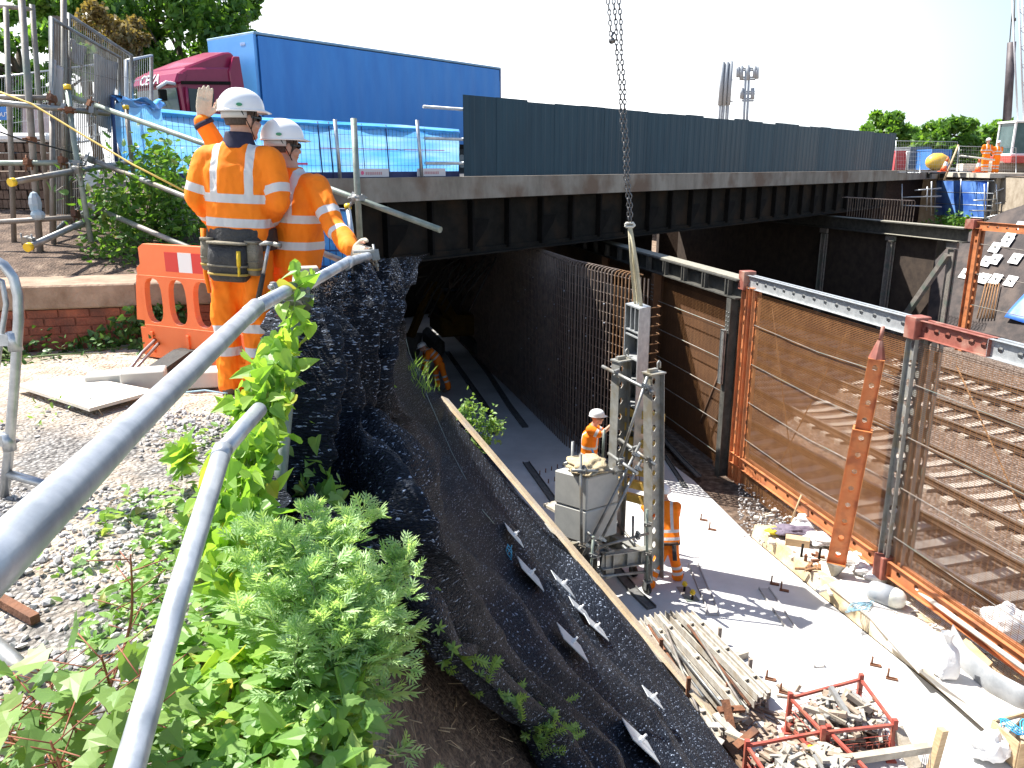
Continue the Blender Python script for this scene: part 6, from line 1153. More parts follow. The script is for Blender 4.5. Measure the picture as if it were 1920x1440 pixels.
def foot(mb, ank, f, s, grow=1.0):
    a = np.array(ank); mb.limb([a + V(0, 0, .02), a + V(0, 0, -.05 * s) - f * .03, a + f * .10 * s + V(0, 0, -.06 * s), a + f * .18 * s + V(0, 0, -.07 * s)], [.055 * s * grow, .052 * s * grow, .05 * s * grow, .036 * s * grow], 10)
def person(label, J, F, s=1.0, vox=.012, bands=(.27, .10), brace=.11, slv=((.85,), (.7,)), legb=(.22, .62), group=None, hands=None, glovemat=None, short=False, wr=.010, collar=None, helm=True, head_up=(0, 0, 1), seed=0, hipdrop=0):
    J = {k: np.array(v, float) for k, v in J.items()}; F = unit(F); U = V(0, 0, 1); root_z = min(J['anL'][2], J['anR'][2]) - .09 * s
    t = thing('person', label, 'person', (J['pelvis'][0], J['pelvis'][1], root_z), group)
    S = unit(J['shR'] - J['shL']); TU_ = unit(J['neck'] - J['pelvis']); B = unit(np.cross(TU_, S)); S = np.cross(B, TU_)          # torso: side, up, front
    HU = unit(np.array(head_up, float)); HF = unit(F - HU * np.dot(F, HU)); HS = np.cross(HF, HU)
    # ---- body: one continuous surface
    mb = MB(); h = J['head']
    mb.ball(h + HU * .025 * s - HF * .012 * s, (.078 * s, .097 * s, .098 * s), 18, 12, ax=[HS, HF, HU]); mb.ball(h + HF * .028 * s - HU * .055 * s, (.058 * s, .062 * s, .062 * s), 16, 10, ax=[HS, HF, HU])
    mb.ball(h + HF * .066 * s - HU * .098 * s, (.026 * s, .022 * s, .02 * s), 10, 8, ax=[HS, HF, HU]); mb.rcone(h + HF * .078 * s + HU * .01 * s, .010 * s, h + HF * .108 * s - HU * .028 * s, .015 * s, 8)
    for q in (-1, 1):
        mb.ball(h + HS * q * .078 * s - HF * .012 * s - HU * .012 * s, (.012 * s, .022 * s, .036 * s), 8, 8, ax=[HS, HF, HU]); mb.ball(h + HS * q * .045 * s + HF * .05 * s - HU * .04 * s, (.03 * s, .03 * s, .026 * s), 8, 8, ax=[HS, HF, HU])
    mb.ball(h + HF * .082 * s + HU * .022 * s, (.05 * s, .018 * s, .014 * s), 10, 6, ax=[HS, HF, HU]); mb.ball(h + HF * .084 * s - HU * .062 * s, (.024 * s, .014 * s, .011 * s), 10, 6, ax=[HS, HF, HU])
    mb.rcone(h - HU * .05 * s - HF * .02 * s, .060 * s, J['neck'] - TU_ * .02, .066 * s)
    ce = J['chest']; mb.loft([(J['pelvis'] - TU_ * .06, .14 * s, .10 * s, S, B), (J['waist'], .13 * s, .10 * s, S, B), (ce, .155 * s, .105 * s, S, B), (J['neck'] - TU_ * .06, .13 * s, .08 * s, S, B), (J['neck'], .06 * s, .06 * s, S, B)], 18)
    for q in 'LR':
        mb.limb([J['neck'] - TU_ * .06, J['sh' + q], J['el' + q], J['wr' + q]], [.06 * s, .06 * s, .045 * s, .031 * s], 12); mb.limb([J['pelvis'], J['hip' + q], J['kn' + q], J['an' + q]], [.09 * s, .085 * s, .06 * s, .045 * s], 12)
        foot(mb, J['an' + q], J.get('ft' + q, F), s, .8)
        hd = (hands or {}).get(q); d_, th_, cu = hd if hd else (J['wr' + q] - J['el' + q], (S if q == 'L' else -S) * .4 + B * .6, .5)
        if not (hd and hd[0] is None): hand(mb, J['wr' + q] + unit(d_) * .02, d_, np.array(th_, float), s * 1.02, cu)
    me = remesh(mb, min(vox, .007) if vox < .011 else vox, 2 if vox < .011 else 2); me.materials.clear(); put(me, 'body', skin, t)
    # ---- jacket
    mb = MB(); hem = J['pelvis'] - TU_ * (.02 + hipdrop)
    mb.loft([(hem, .20 * s, .155 * s, S, B), (hem + TU_ * .07, .202 * s, .158 * s, S, B), (J['waist'], .198 * s, .152 * s, S, B), (ce - TU_ * .08, .208 * s, .155 * s, S, B), (ce + TU_ * .04, .208 * s, .150 * s, S, B), (J['neck'] - TU_ * .10, .185 * s, .125 * s, S, B), (J['neck'] - TU_ * .035, .125 * s, .098 * s, S, B), (J['neck'] + TU_ * .02, .076 * s, .074 * s, S, B)], 26, 2.4)
    for q in 'LR':
        sh, el, wr_ = J['sh' + q], J['el' + q], J['wr' + q]; mb.rcone(J['neck'] - TU_ * .07 * s, .075 * s, sh, .088 * s)
        if short: mb.rcone(sh, .09 * s, sh + (el - sh) * .8, .078 * s)
        else: mb.limb([sh, el, wr_ - (wr_ - el) * .04], [.092 * s, .076 * s, .060 * s])
    me = remesh(mb, vox, 4, wr * s, seed); bd = []
    sd_ = lambda p, a, b: (lambda u: (np.linalg.norm(p - (a + (b - a) * u)), u, np.linalg.norm(b - a)))(max(0., min(1., float(np.dot(p - a, b - a) / np.dot(b - a, b - a)))))
    for v in me.vertices:
        p = np.array(v.co); lp_ = p - J['pelvis']; x = float(np.dot(lp_, S)); hgt = float(np.dot(lp_, TU_)); y = float(np.dot(lp_, B)); dtor = math.hypot(x / (.205 * s), y / (.155 * s)); best = 9.; val = 1.
        for q in 'LR':
            for seg, (a, b) in enumerate(((J['sh' + q], J['el' + q]), (J['el' + q], J['wr' + q]))):
                d_, u, Ls = sd_(p, a, b)
                if d_ < best and (seg == 1 or u > .12): best = d_; val = min(abs(u - k) * Ls - .026 * s for k in slv[seg]) if slv[seg] else 1.
        if not (best < .115 * s and (dtor > 1.08 or best < .07 * s)):
            val = min(abs(hgt - k) - .026 * s for k in bands)
            if hgt > bands[0] - .01: val = min(val, abs(abs(x) - brace * s) - .025 * s)
        bd.append(val)
    at = me.attributes.new('band', 'FLOAT', 'POINT'); at.data.foreach_set('value', bd); jk = put(me, 'jacket', orange_c, t)
    # ---- trousers
    mb = MB(); mb.loft([(J['pelvis'] + TU_ * .10, .168 * s, .132 * s, S, B), (J['pelvis'], .178 * s, .142 * s, S, B), ((J['hipL'] + J['hipR']) / 2 - U * .05, .175 * s, .14 * s, S, B)], 20)
    for q in 'LR': mb.limb([J['hip' + q], J['kn' + q], J['an' + q] + U * .01], [.115 * s, .092 * s, .088 * s], 14); mb.rcone(J['an' + q] + U * .09, .09 * s, J['an' + q] - U * .035, .098 * s, 14)
    me = remesh(mb, vox, 4, wr * 1.2 * s, seed + 5); bd = []
    for v in me.vertices:
        p = np.array(v.co); r_ = [sd_(p, J['kn' + q], J['an' + q]) for q in 'LR']; d_, u, Ls = min(r_); bd.append(min(abs(u - k) * Ls - .028 * s for k in legb) if u > -.05 else 1.)
    at = me.attributes.new('band', 'FLOAT', 'POINT'); at.data.foreach_set('value', bd); put(me, 'trousers', orange_c, t)
    for q in 'LR':
        mb = MB(); foot(mb, J['an' + q] - U * .01, J.get('ft' + q, F), s, 1.12); put(remesh(mb, max(vox, .01), 3), 'boot', boot_m, t)
        if glovemat and not (hands and hands.get(q) and hands[q][0] is None):
            hd = (hands or {}).get(q); d_, th_, cu = hd if hd else (J['wr' + q] - J['el' + q], (S if q == 'L' else -S) * .4 + B * .6, .5); mb = MB(); hand(mb, J['wr' + q] + unit(d_) * .02, d_, np.array(th_, float), s * 1.24, cu); put(remesh(mb, min(vox, .0065), 2), 'glove', glovemat, t)
    # ---- helmet
    if helm:
        c = h + HU * .055 * s - HF * .008 * s; mb = MB(); nu, nv = 36, 12; vs = []
        for i in range(nv + 1):
            a = math.pi / 2 * i / nv
            for j in range(nu):
                b = 2 * math.pi * j / nu; x, y = math.cos(b), math.sin(b); rr = math.cos(a) ** .8; ridge = .007 * max(0, 1 - abs(x * rr) * 5) * (1 if a > .25 else a * 4)
                vs.append(c + (HS * x * .118 * rr + HF * y * .142 * rr + HU * (.118 * math.sin(a) ** .95 + ridge)) * s)
        fs = [(i * nu + j, i * nu + (j + 1) % nu, (i + 1) * nu + (j + 1) % nu, (i + 1) * nu + j) for i in range(nv) for j in range(nu)]; mb.add(vs, fs, True)
        b0, b1, b2 = [], [], []
        for j in range(nu):
            b = 2 * math.pi * j / nu; x, y = math.cos(b), math.sin(b); pk = max(0, y) ** 3
            b0.append(c + (HS * x * .118 + HF * y * .142) * s); b1.append(c + (HS * x * (.126) + HF * y * (.150 + .055 * pk) - HU * (.006 + .012 * pk)) * s); b2.append(c + (HS * x * .121 + HF * y * (.144 + .03 * pk) - HU * (.013 + .01 * pk)) * s)
        mb.add(b0 + b1 + b2, [(k * nu + j, k * nu + (j + 1) % nu, (k + 1) * nu + (j + 1) % nu, (k + 1) * nu + j) for k in (0, 1) for j in range(nu)], True); hm = mb.build('helmet', helmet_m, t)
        if vox < .011:
            for q in (-1, 1): mb = MB(); d0 = unit(HS * q * .8 - HF * .62); cc = c + d0 * .132 * s + HU * .022 * s; sd2 = unit(np.cross(HU, d0)); mb.tube([cc - d0 * .012, cc + d0 * .004], .017, 14); mb.v = [tuple(cc + sd2 * np.dot(np.array(v_) - cc, sd2) + HU * np.dot(np.array(v_) - cc, HU) * .55 + d0 * np.dot(np.array(v_) - cc, d0)) for v_ in mb.v]; mb.build('green_badge', mat('green badge', (.02, .22, .1), None, rough=.4), hm)
            mb = MB(); mb.loft([(h + HU * .06 * s - HF * .014 * s, .082 * s, .103 * s, HS, HF), (h - HU * .0 * s - HF * .018 * s, .081 * s, .101 * s, HS, HF), (h - HU * .035 * s - HF * .024 * s, .072 * s, .086 * s, HS, HF)], 22, 2); put(remesh(mb, .008, 2), 'hair', hair_m, t)
            mb = MB(); r_ = [c + (HS * math.cos(b) * .098 + HF * math.sin(b) * .118 - HU * .028) * s for b in np.linspace(math.pi * 1.08, math.pi * 1.92, 14)]; vs = [p + HU * .02 for p in r_] + [p - HU * .022 for p in r_]; mb.add(vs, [(i, i + 1, 15 + i, 14 + i) for i in range(13)], True); o = mb.build('harness_band', mat('grey helmet band', (.5, .48, .45), None, rough=.6), hm); o.modifiers.new('s', 'SOLIDIFY').thickness = .006
            mb = MB(); mb.tube([c + (HS * .1 + HF * .03) * s, h + (HS * .088 - HU * .06 - HF * .01) * s, h + (HS * .05 - HU * .125 + HF * .04) * s], .003, 5); mb.tube([c + (HS * .095 - HF * .07) * s, h + (HS * .088 - HU * .06 - HF * .01) * s], .003, 5); mb.build('chin_strap', dark_steel, hm)
        mb = MB(); e = h + HF * .093 * s + HU * .008 * s; [mb.ball(e + HS * q * .034 * s - HF * .008 * s, (.03 * s, .012 * s, .02 * s), 10, 6, ax=[HS, HF, HU]) for q in (-1, 1)]; [mb.bar(e + HS * q * .062 * s - HF * .015 * s, h + HS * q * .084 * s + HU * .01 * s, .006, .010) for q in (-1, 1)]; mb.build('glasses', glasses_m, t)
    if collar:
        mb = MB(); n0 = J['neck'] + TU_ * .035; mb.loft([(n0 - TU_ * .06, .108 * s, .10 * s, S, B), (n0, .085 * s, .084 * s, S, B), (n0 + TU_ * .035, .078 * s, .078 * s, S, B)], 22, 2); put(remesh(mb, .009, 2), 'collar', collar, t)
    return t, J, S, TU_, B
def jy(d, y0=0.0): return {k: aty(px, py, y + y0) for k, (px, py, y) in d.items()}
# -- first worker, standing with his back to us
J1 = jy({'head': (456, 224, 5.03), 'neck': (448, 270, 5.0), 'chest': (448, 332, 5.0), 'waist': (450, 398, 4.99), 'pelvis': (455, 452, 5.0), 'shL': (388, 300, 5.02), 'shR': (506, 304, 4.98), 'elL': (370, 372, 5.0), 'wrL': (396, 412, 5.17), 'elR': (522, 376, 4.93), 'wrR': (500, 422, 5.13), 'hipL': (430, 470, 5.0), 'hipR': (478, 470, 4.99), 'knL': (426, 592, 5.03), 'knR': (482, 590, 4.98), 'anL': (436, 712, 5.0), 'anR': (484, 718, 4.95)})
for k in ('anL', 'anR'): J1[k][2] = 5.58 + .10
J1['ftL'] = V(.25, .95, 0); J1['ftR'] = V(.75, .65, 0)
P1, J1, S_, T_, B_ = person('tallest worker in orange, back turned, with navy collar and tool belt', J1, V(.62, .78, -.02), 1.0, .010, (.262, .12), .105, ((.74,), (.62,)), (.20, .56), collar=navy, wr=.020, seed=3)
be = J1['pelvis'] + T_ * .025
mb = MB(); mb.loft([(be - T_ * .07, .208, .168, S_, B_), (be - T_ * .02, .212, .172, S_, B_), (be + T_ * .065, .205, .163, S_, B_)], 30, 2.3); put(remesh(mb, .010, 3), 'tool_belt', leather, P1)
bk_ = -B_                                                     # towards us
def pouch(cx, cz, w_, h_, dpt, m, name, rims=True):
    c = be + S_ * cx + T_ * cz + bk_ * (.175 - abs(cx) * .28); mb = MB()
    mb.loft([(c + T_ * h_ / 2, w_ / 2 * .94, dpt, S_, bk_), (c + T_ * h_ * .1, w_ / 2, dpt * 1.25, S_, bk_), (c - T_ * h_ * .4, w_ / 2 * .95, dpt * 1.1, S_, bk_), (c - T_ * h_ / 2, w_ / 2 * .8, dpt * .7, S_, bk_)], 22, 4); o = mb.build(name, m, P1)
    if rims:
        for f, mm in ((.5, olive), (-.08, olive), (-.30, mat('yellow piping', (.45, .30, .06), None, rough=.7))): mb = MB(); mb.loft([(c + T_ * h_ * f - T_ * .006, w_ / 2 * 1.03, dpt * 1.28, S_, bk_), (c + T_ * h_ * f + T_ * .006, w_ / 2 * 1.03, dpt * 1.28, S_, bk_)], 22, 4); mb.build('trim', mm, o)
    return o
pouch(-.01, -.135, .245, .23, .055, leather, 'tool_pouch'); pouch(-.155, -.10, .08, .19, .045, olive, 'side_pouch'); pouch(.13, -.11, .09, .2, .045, olive, 'side_pouch')
mb = MB(); 
for i in range(5): c = be + S_ * (-.08 + i * .045) + bk_ * .176 - T_ * .03; mb.ball(c, .006, 6, 4)
tag(mb.build('rivet', galv, P1), kind='stuff')
hc = atpl(504, 460, be + bk_ * .235, bk_); hb = atpl(484, 562, be + bk_ * .21, bk_); hm_ = thing('hammer', 'claw hammer hanging from the tall worker\'s tool belt', 'hammer', hb)
mb = MB(); mb.tube([hc, hc + (hb - hc) * .55], .011, 8); mb.build('shaft', galv, hm_); mb = MB(); mb.tube([hc + (hb - hc) * .52, hb], [.014, .017], 10); mb.build('grip', black_rub, hm_); mb = MB(); mb.tube([hc - S_ * .055 + T_ * .0, hc - S_ * .02 + T_ * .012, hc + S_ * .03 + T_ * .01], [.006, .014, .012], 8); mb.tube([hc + S_ * .03 + T_ * .01, hc + S_ * .075], .014, 10); mb.build('head', galv_old, hm_)
mb = MB(); c = be + S_ * .075 + bk_ * .235 - T_ * .1; mb.tube([c + T_ * .04, c - T_ * .05], .013, 8); mb.tube([c - T_ * .05, c - T_ * .11], .008, 6); one('screwdriver', mb, yellow_cap, 'yellow handled screwdriver in the tall worker\'s tool pouch', 'screwdriver')
mb = MB(); c = be - S_ * .19 + bk_ * .12 + T_ * .02; mb.tube([c + T_ * .03, c - T_ * .1 + bk_ * .01, c - T_ * .24, c - T_ * .36 + S_ * .02], [.018, .01, .014, .012], 7); mb.build('orange_tie', orange_c, P1)
# -- second worker: left arm raised behind the first, right hand on the handrail
J2 = jy({'head': (533, 276, 5.22), 'neck': (545, 318, 5.2), 'chest': (552, 375, 5.2), 'waist': (553, 436, 5.2), 'pelvis': (550, 486, 5.2), 'shL': (507, 340, 5.32), 'shR': (592, 352, 5.12), 'elL': (425, 306, 5.46), 'wrL': (379, 226, 5.42), 'elR': (626, 424, 4.98), 'wrR': (658, 468, 4.72), 'hipL': (532, 502, 5.22), 'hipR': (562, 502, 5.18), 'knL': (527, 610, 5.25), 'knR': (560, 610, 5.18), 'anL': (522, 712, 5.25), 'anR': (560, 712, 5.2)})
for k in ('anL', 'anR'): J2[k][2] = max(terrain(J2[k][0], J2[k][1]), 5.4) + .10
hl = (aty(386, 168, 5.40) - aty(380, 222, 5.42)); hrr = (aty(690, 478, 4.62) - aty(658, 468, 4.72))
P2, J2, S2_, T2_, B2_ = person('worker in orange raising one hand and resting the other on the handrail', J2, V(.72, .69, -.05), .96, .010, (.265, .10), .10, ((.70,), (.35,)), (.2, .56), hands={'L': (hl, V(1, .1, 0), .04), 'R': (hrr, V(-.3, .5, .8), .55)}, wr=.020, seed=11, hipdrop=.03, glovemat=glove_m)
mb = MB(); w_ = J2['wrL']; d_ = unit(J2['wrL'] - J2['elL']); a1 = unit(np.cross(d_, V(0, 0, 1))); mb.tube([w_ - d_ * .035, w_ - d_ * .005], [.066, .064], 18, False); o = mb.build('cuff', navy, P2); o.modifiers.new('s', 'SOLIDIFY').thickness = .004
# -- worker on the tower platform
Y3 = 13.95
J3 = jy({'head': (1120, 784, Y3), 'neck': (1112, 800, Y3), 'chest': (1107, 818, Y3), 'waist': (1105, 842, Y3), 'pelvis': (1104, 858, Y3), 'shL': (1112, 801, Y3 + .2), 'shR': (1107, 806, Y3 - .2), 'elL': (1130, 810, Y3 + .22), 'wrL': (1150, 798, Y3 + .1), 'elR': (1126, 816, Y3 - .25), 'wrR': (1147, 796, Y3 - .22), 'hipL': (1105, 866, Y3 + .1), 'hipR': (1104, 868, Y3 - .1), 'knL': (1107, 905, Y3 + .1), 'knR': (1106, 908, Y3 - .1), 'anL': (1104, 950, Y3 + .1), 'anR': (1102, 952, Y3 - .1)})
P3, J3, *_r = person('worker on the tower platform in profile with short orange sleeves and white helmet', J3, V(.96, -.1, -.12), 1.0, .014, (.24, .09), .10, ((.6,), ()), (.2, .6), hands={'R': (V(.8, .1, .7), V(0, .2, 1), .5), 'L': (V(.9, .1, .2), V(0, .2, 1), .5)}, short=True, seed=21)
zf = min(J3['anL'][2], J3['anR'][2]) - .105; mb = MB(); c = J3['pelvis']
for i in range(3): mb.box((c[0] + .05, c[1] - .26 + i * .26, zf - .025), (1.1, .24, .045), .25)
one('platform_boards', mb, wood_grey, 'grey scaffold boards the platform worker stands on inside the tower', 'boards')
scaff('scaffold_trestle', 'short scaffold frame holding up the platform boards behind the blocks', 'scaffold', [(V(c[0] - .35, c[1] - .3, 0), V(c[0] - .35, c[1] - .3, zf - .05)), (V(c[0] + .45, c[1] - .1, 0), V(c[0] + .45, c[1] - .1, zf - .05)), (V(c[0] - .4, c[1] + .3, 0), V(c[0] - .4, c[1] + .3, zf - .05)), (V(c[0] - .45, c[1] - .3, zf - .09), V(c[0] + .5, c[1] - .1, zf - .09))], .024, galv_old)
mb = MB(); cc = J3['waist'] ; mb.tube([cc + V(.0, -.17, .12), cc + V(.06, -.19, -.02), cc + V(.02, -.18, -.12)], .02, 6); mb.build('blue_strap', bright, P3)
mb = MB(); mb.loft([(J3['pelvis'] + V(0, 0, -.02), .19, .20, V(1, 0, 0), V(0, 1, 0)), (J3['pelvis'] + V(0, 0, .05), .19, .2, V(1, 0, 0), V(0, 1, 0))], 18, 2.3); mb.build('harness_belt', leather, P3)
# -- worker at the foot of the tower
J4 = {k: v for k, v in jy({'head': (1243, 925, 12.95), 'neck': (1249, 941, 12.85), 'chest': (1251, 968, 12.75), 'waist': (1252, 998, 12.66), 'pelvis': (1253, 1017, 12.6), 'shL': (1233, 948, 12.85), 'shR': (1268, 950, 12.75), 'elL': (1222, 968, 13.02), 'wrL': (1206, 950, 13.2), 'elR': (1266, 972, 13.0), 'wrR': (1240, 968, 13.25), 'hipL': (1246, 1024, 12.6), 'hipR': (1260, 1024, 12.57), 'knL': (1232, 1058, 12.5), 'knR': (1266, 1054, 12.62), 'anL': (1219, 1098, 12.36), 'anR': (1270, 1083, 12.62)}).items()}
for k in ('anL', 'anR'): J4[k][2] = .10
J4['ftL'] = V(-.3, .9, 0); J4['ftR'] = V(.6, .8, 0)
P4, J4, S4, T4, B4 = person('worker in orange with a dark belt bending to the foot of the tower', J4, V(-.45, .88, -.25), 1.0, .014, (.20, .07), .10, ((.8,), (.5,)), (.35, .8), seed=31, glovemat=white_glove)
mb = MB(); q = J4['pelvis'] + T4 * .0; mb.loft([(q - T4 * .04, .205, .165, S4, B4), (q + T4 * .015, .205, .165, S4, B4)], 20, 2.3); mb.build('belt', mat('dark brown belt', (.06, .035, .02)), P4); mb = MB(); mb.obox(q + S4 * .12 - B4 * .17 - T4 * .16, S4 * .035, B4 * .02, T4 * .13); mb.build('hammer_loop', leather, P4)
# -- worker stooping in the dark under the bridge
Y5 = 24.6
J5 = jy({k_: (a_ + 24, b_ - 3, c_) for k_, (a_, b_, c_) in {'head': (768, 655, Y5 - .1), 'neck': (774, 658, Y5), 'chest': (781, 662, Y5), 'waist': (793, 673, Y5), 'pelvis': (800, 682, Y5), 'shL': (774, 664, Y5 + .2), 'shR': (778, 666, Y5 - .2), 'elL': (772, 680, Y5 + .2), 'wrL': (770, 696, Y5 + .1), 'elR': (776, 682, Y5 - .25), 'wrR': (776, 698, Y5 - .3), 'hipL': (797, 686, Y5 + .1), 'hipR': (803, 687, Y5 - .1), 'knL': (793, 702, Y5 + .12), 'knR': (808, 704, Y5 - .1), 'anL': (796, 722, Y5 + .1), 'anR': (816, 727, Y5 - .1)}.items()})
person('worker in orange stooping in the shade under the bridge', J5, V(-.85, -.2, -.5), 1.0, .02, (.35, .2), .1, ((.8,), (.5,)), (.2, .6), head_up=(-.4, 0, .9), seed=41)
# -- two far workers at the right hand bridgehead
for (px, lb, dx, s_) in ((1848, 'distant worker in orange, left one of two at the far fence', -2, 1), (1868, 'distant shorter worker in orange, right one of two at the far fence', 2, .93)):
    y = 45.8; g0 = 6.6; x0 = aty(px, 300, y)[0]; Z = lambda h: g0 + h * s_
    J = {'head': (x0, y, Z(1.68)), 'neck': (x0, y, Z(1.5)), 'chest': (x0, y, Z(1.3)), 'waist': (x0, y, Z(1.1)), 'pelvis': (x0, y, Z(.95)), 'shL': (x0 - .2, y, Z(1.42)), 'shR': (x0 + .2, y, Z(1.42)), 'elL': (x0 - .24, y + .05, Z(1.15)), 'wrL': (x0 - .1, y + .2, Z(1.05)), 'elR': (x0 + .25, y + .05, Z(1.15)), 'wrR': (x0 + .12, y + .22, Z(1.12)), 'hipL': (x0 - .1, y, Z(.9)), 'hipR': (x0 + .1, y, Z(.9)), 'knL': (x0 - .1, y, Z(.5)), 'knR': (x0 + .11, y, Z(.5)), 'anL': (x0 - .1, y, Z(.1)), 'anR': (x0 + .12, y, Z(.1))}
    person(lb, J, V(.2 + dx * .1, .9, 0), s_, .03, (.25, .1), .1, ((.8,), (.5,)), (.2, .6), group='distant workers at the far fence', seed=50 + px)
# ================================================================ BLACK NETTING OVER THE BANK
T_N = None
rows = [
 [(556, 556, 3.16), (600, 528, 3.66), (650, 499, 4.12), (700, 487, 4.5), (750, 482, 4.95), (803, 477, 5.5)],
 [(549, 600, 3.13), (600, 580, 3.6), (650, 560, 4.05), (700, 550, 4.5), (742, 538, 4.9), (776, 520, 5.35)],
 [(542, 660, 3.08), (598, 650, 3.5), (648, 640, 4.0), (694, 635, 4.45), (728, 620, 4.85), (746, 600, 5.3)],
 [(520, 790, 3.02), (585, 790, 3.45), (640, 785, 4.1), (694, 770, 4.8), (738, 730, 5.9), (764, 690, T_N)],
 [(507, 905, 2.95), (592, 935, 3.3), (680, 930, T_N), (745, 890, T_N), (785, 820, T_N), (802, 738, T_N)],
 [(514, 1010, 2.85), (622, 1060, T_N), (720, 1050, T_N), (805, 1000, T_N), (860, 900, T_N), (872, 806, T_N)],
 [(630, 1140, T_N), (725, 1180, T_N), (820, 1150, T_N), (905, 1095, T_N), (960, 1020, T_N), (994, 962, T_N)],
 [(735, 1255, T_N), (850, 1295, T_N), (940, 1290, T_N), (1012, 1255, T_N), (1062, 1190, T_N), (1105, 1110, T_N)],
 [(950, 1410, T_N), (1040, 1440, T_N), (1110, 1425, T_N), (1170, 1395, T_N), (1215, 1340, T_N), (1258, 1308, T_N)],
 [(1060, 1540, T_N), (1120, 1580, T_N), (1190, 1570, T_N), (1250, 1520, T_N), (1300, 1470, T_N), (1345, 1425, T_N)],
 [(1180, 1720, T_N), (1240, 1730, T_N), (1300, 1700, T_N), (1360, 1650, T_N), (1410, 1590, T_N), (1445, 1540, T_N)]]
CPG = np.array([[(atg(px, py) + tnorm(*atg(px, py)[:2]) * .17) if d is None else atd(px, py, d) for px, py, d in r] for r in rows])
def crom(A, u):                                    # Catmull-Rom along axis 0
    n = len(A); i = min(int(u), n - 2); f = u - i; p0, p1, p2, p3 = A[max(i - 1, 0)], A[i], A[i + 1], A[min(i + 2, n - 1)]
    return .5 * ((2 * p1) + (-p0 + p2) * f + (2 * p0 - 5 * p1 + 4 * p2 - p3) * f * f + (-p0 + 3 * p1 - 3 * p2 + p3) * f ** 3)
NU_, NV_ = 250, 190
tmpg = np.array([crom(CPG, u) for u in np.linspace(0, len(rows) - 1, NU_)]); G = np.array([[crom(tmpg[i], v) for v in np.linspace(0, 5, NV_)] for i in range(NU_)])
gu = np.gradient(G, axis=0); gv = np.gradient(G, axis=1); NN = np.cross(gu, gv); NN /= np.linalg.norm(NN, axis=2, keepdims=True) + 1e-9
if NN[NU_ // 2, NV_ // 2, 1] > 0: NN = -NN                                   # towards the camera
thin = np.zeros((NU_, NV_))
for i in range(NU_):
    for j in range(NV_):
        u = i / (NU_ - 1) * 9; v = j / (NV_ - 1) * 5
        f = .045 * math.sin(v * 6.6 + .5 * math.sin(u * .9) + 1.1 * mnoise.noise(Vector((u * .7, v * .5, 1)))) + .05 * mnoise.noise(Vector((u * .55 + 4, v * 2.6, 2))) + .02 * mnoise.noise(Vector((u * 1.4, v * 6.5, 5))) + .010 * mnoise.noise(Vector((u * 5, v * 9, 7)))
        amp = np.interp(u, [0, .6, 2, 4, 9], [.25, .7, 1.1, 1.0, .75]); G[i, j] += NN[i, j] * (f * amp * 2.3 * (1 - (.8 * max(0, (v - 3.4) / 1.6) if u < 4 else 0))); G[i, j, 2] = max(G[i, j, 2], terrain(G[i, j, 0], G[i, j, 1]) + .05)
        thin[i, j] = max(0, min(1, 1.15 - u / 2.2)) * .7 + (max(0, (v - 4) / 1.) * max(0, 1 - u / 3)) * .35
mb = MB(); mb.grid(G)
nm = bpy.data.materials.new('black debris netting'); nm.use_nodes = True; N = nm.node_tree.nodes; L = nm.node_tree.links; b = N['Principled BSDF']
uvn = N.new('ShaderNodeUVMap'); uvn.uv_map = 'knit'
def _n(t, **k):
    n = N.new(t)
    for a, v in k.items(): setattr(n, a, v)
    return n
tc = _n('ShaderNodeTexCoord'); fine = _n('ShaderNodeTexNoise'); fine.inputs['Scale'].default_value = 95; fine.inputs['Detail'].default_value = 5; fine.inputs['Roughness'].default_value = .8; L.new(tc.outputs['Object'], fine.inputs[0])
mpf = _n('ShaderNodeMapping'); mpf.inputs['Scale'].default_value = (36, 62, 120); mpf.inputs['Rotation'].default_value = (.3, .5, .2); L.new(tc.outputs['Object'], mpf.inputs[0]); vf = _n('ShaderNodeTexVoronoi'); vf.inputs['Scale'].default_value = 1; L.new(mpf.outputs[0], vf.inputs['Vector'])
rw = _n('ShaderNodeTexWave'); rw.bands_direction = 'Y'; rw.inputs['Scale'].default_value = 62; rw.inputs['Distortion'].default_value = 9; rw.inputs['Detail'].default_value = 3; rw.inputs['Detail Scale'].default_value = 2.5; L.new(uvn.outputs[0], rw.inputs['Vector'])
sc_ = _n('ShaderNodeSeparateColor'); L.new(vf.outputs['Color'], sc_.inputs[0]); pr_ = _n('ShaderNodeMath', operation='MULTIPLY'); L.new(sc_.outputs[0], pr_.inputs[0]); mr_ = _n('ShaderNodeMapRange'); mr_.inputs[3].default_value = .35; mr_.inputs[4].default_value = 1.0; L.new(rw.outputs['Fac'], mr_.inputs[0]); L.new(mr_.outputs[0], pr_.inputs[1])
rp = _n('ShaderNodeValToRGB'); tha = _n('ShaderNodeAttribute'); tha.attribute_name = 'thin'; pad = _n('ShaderNodeMath', operation='MULTIPLY_ADD'); L.new(tha.outputs['Fac'], pad.inputs[0]); pad.inputs[1].default_value = .22; L.new(pr_.outputs[0], pad.inputs[2]); L.new(pad.outputs[0], rp.inputs[0]); rp.color_ramp.elements[0].position = .45; rp.color_ramp.elements[0].color = (.012, .016, .025, 1); rp.color_ramp.elements[1].position = .93; rp.color_ramp.elements[1].color = (.34, .40, .52, 1); e = rp.color_ramp.elements.new(.78); e.color = (.032, .040, .056, 1)  # pale flecks put the mesh glints into the base colour, denser where thin
L.new(rp.outputs[0], b.inputs['Base Color']); b.inputs['Roughness'].default_value = .5; b.inputs['Specular IOR Level'].default_value = .10
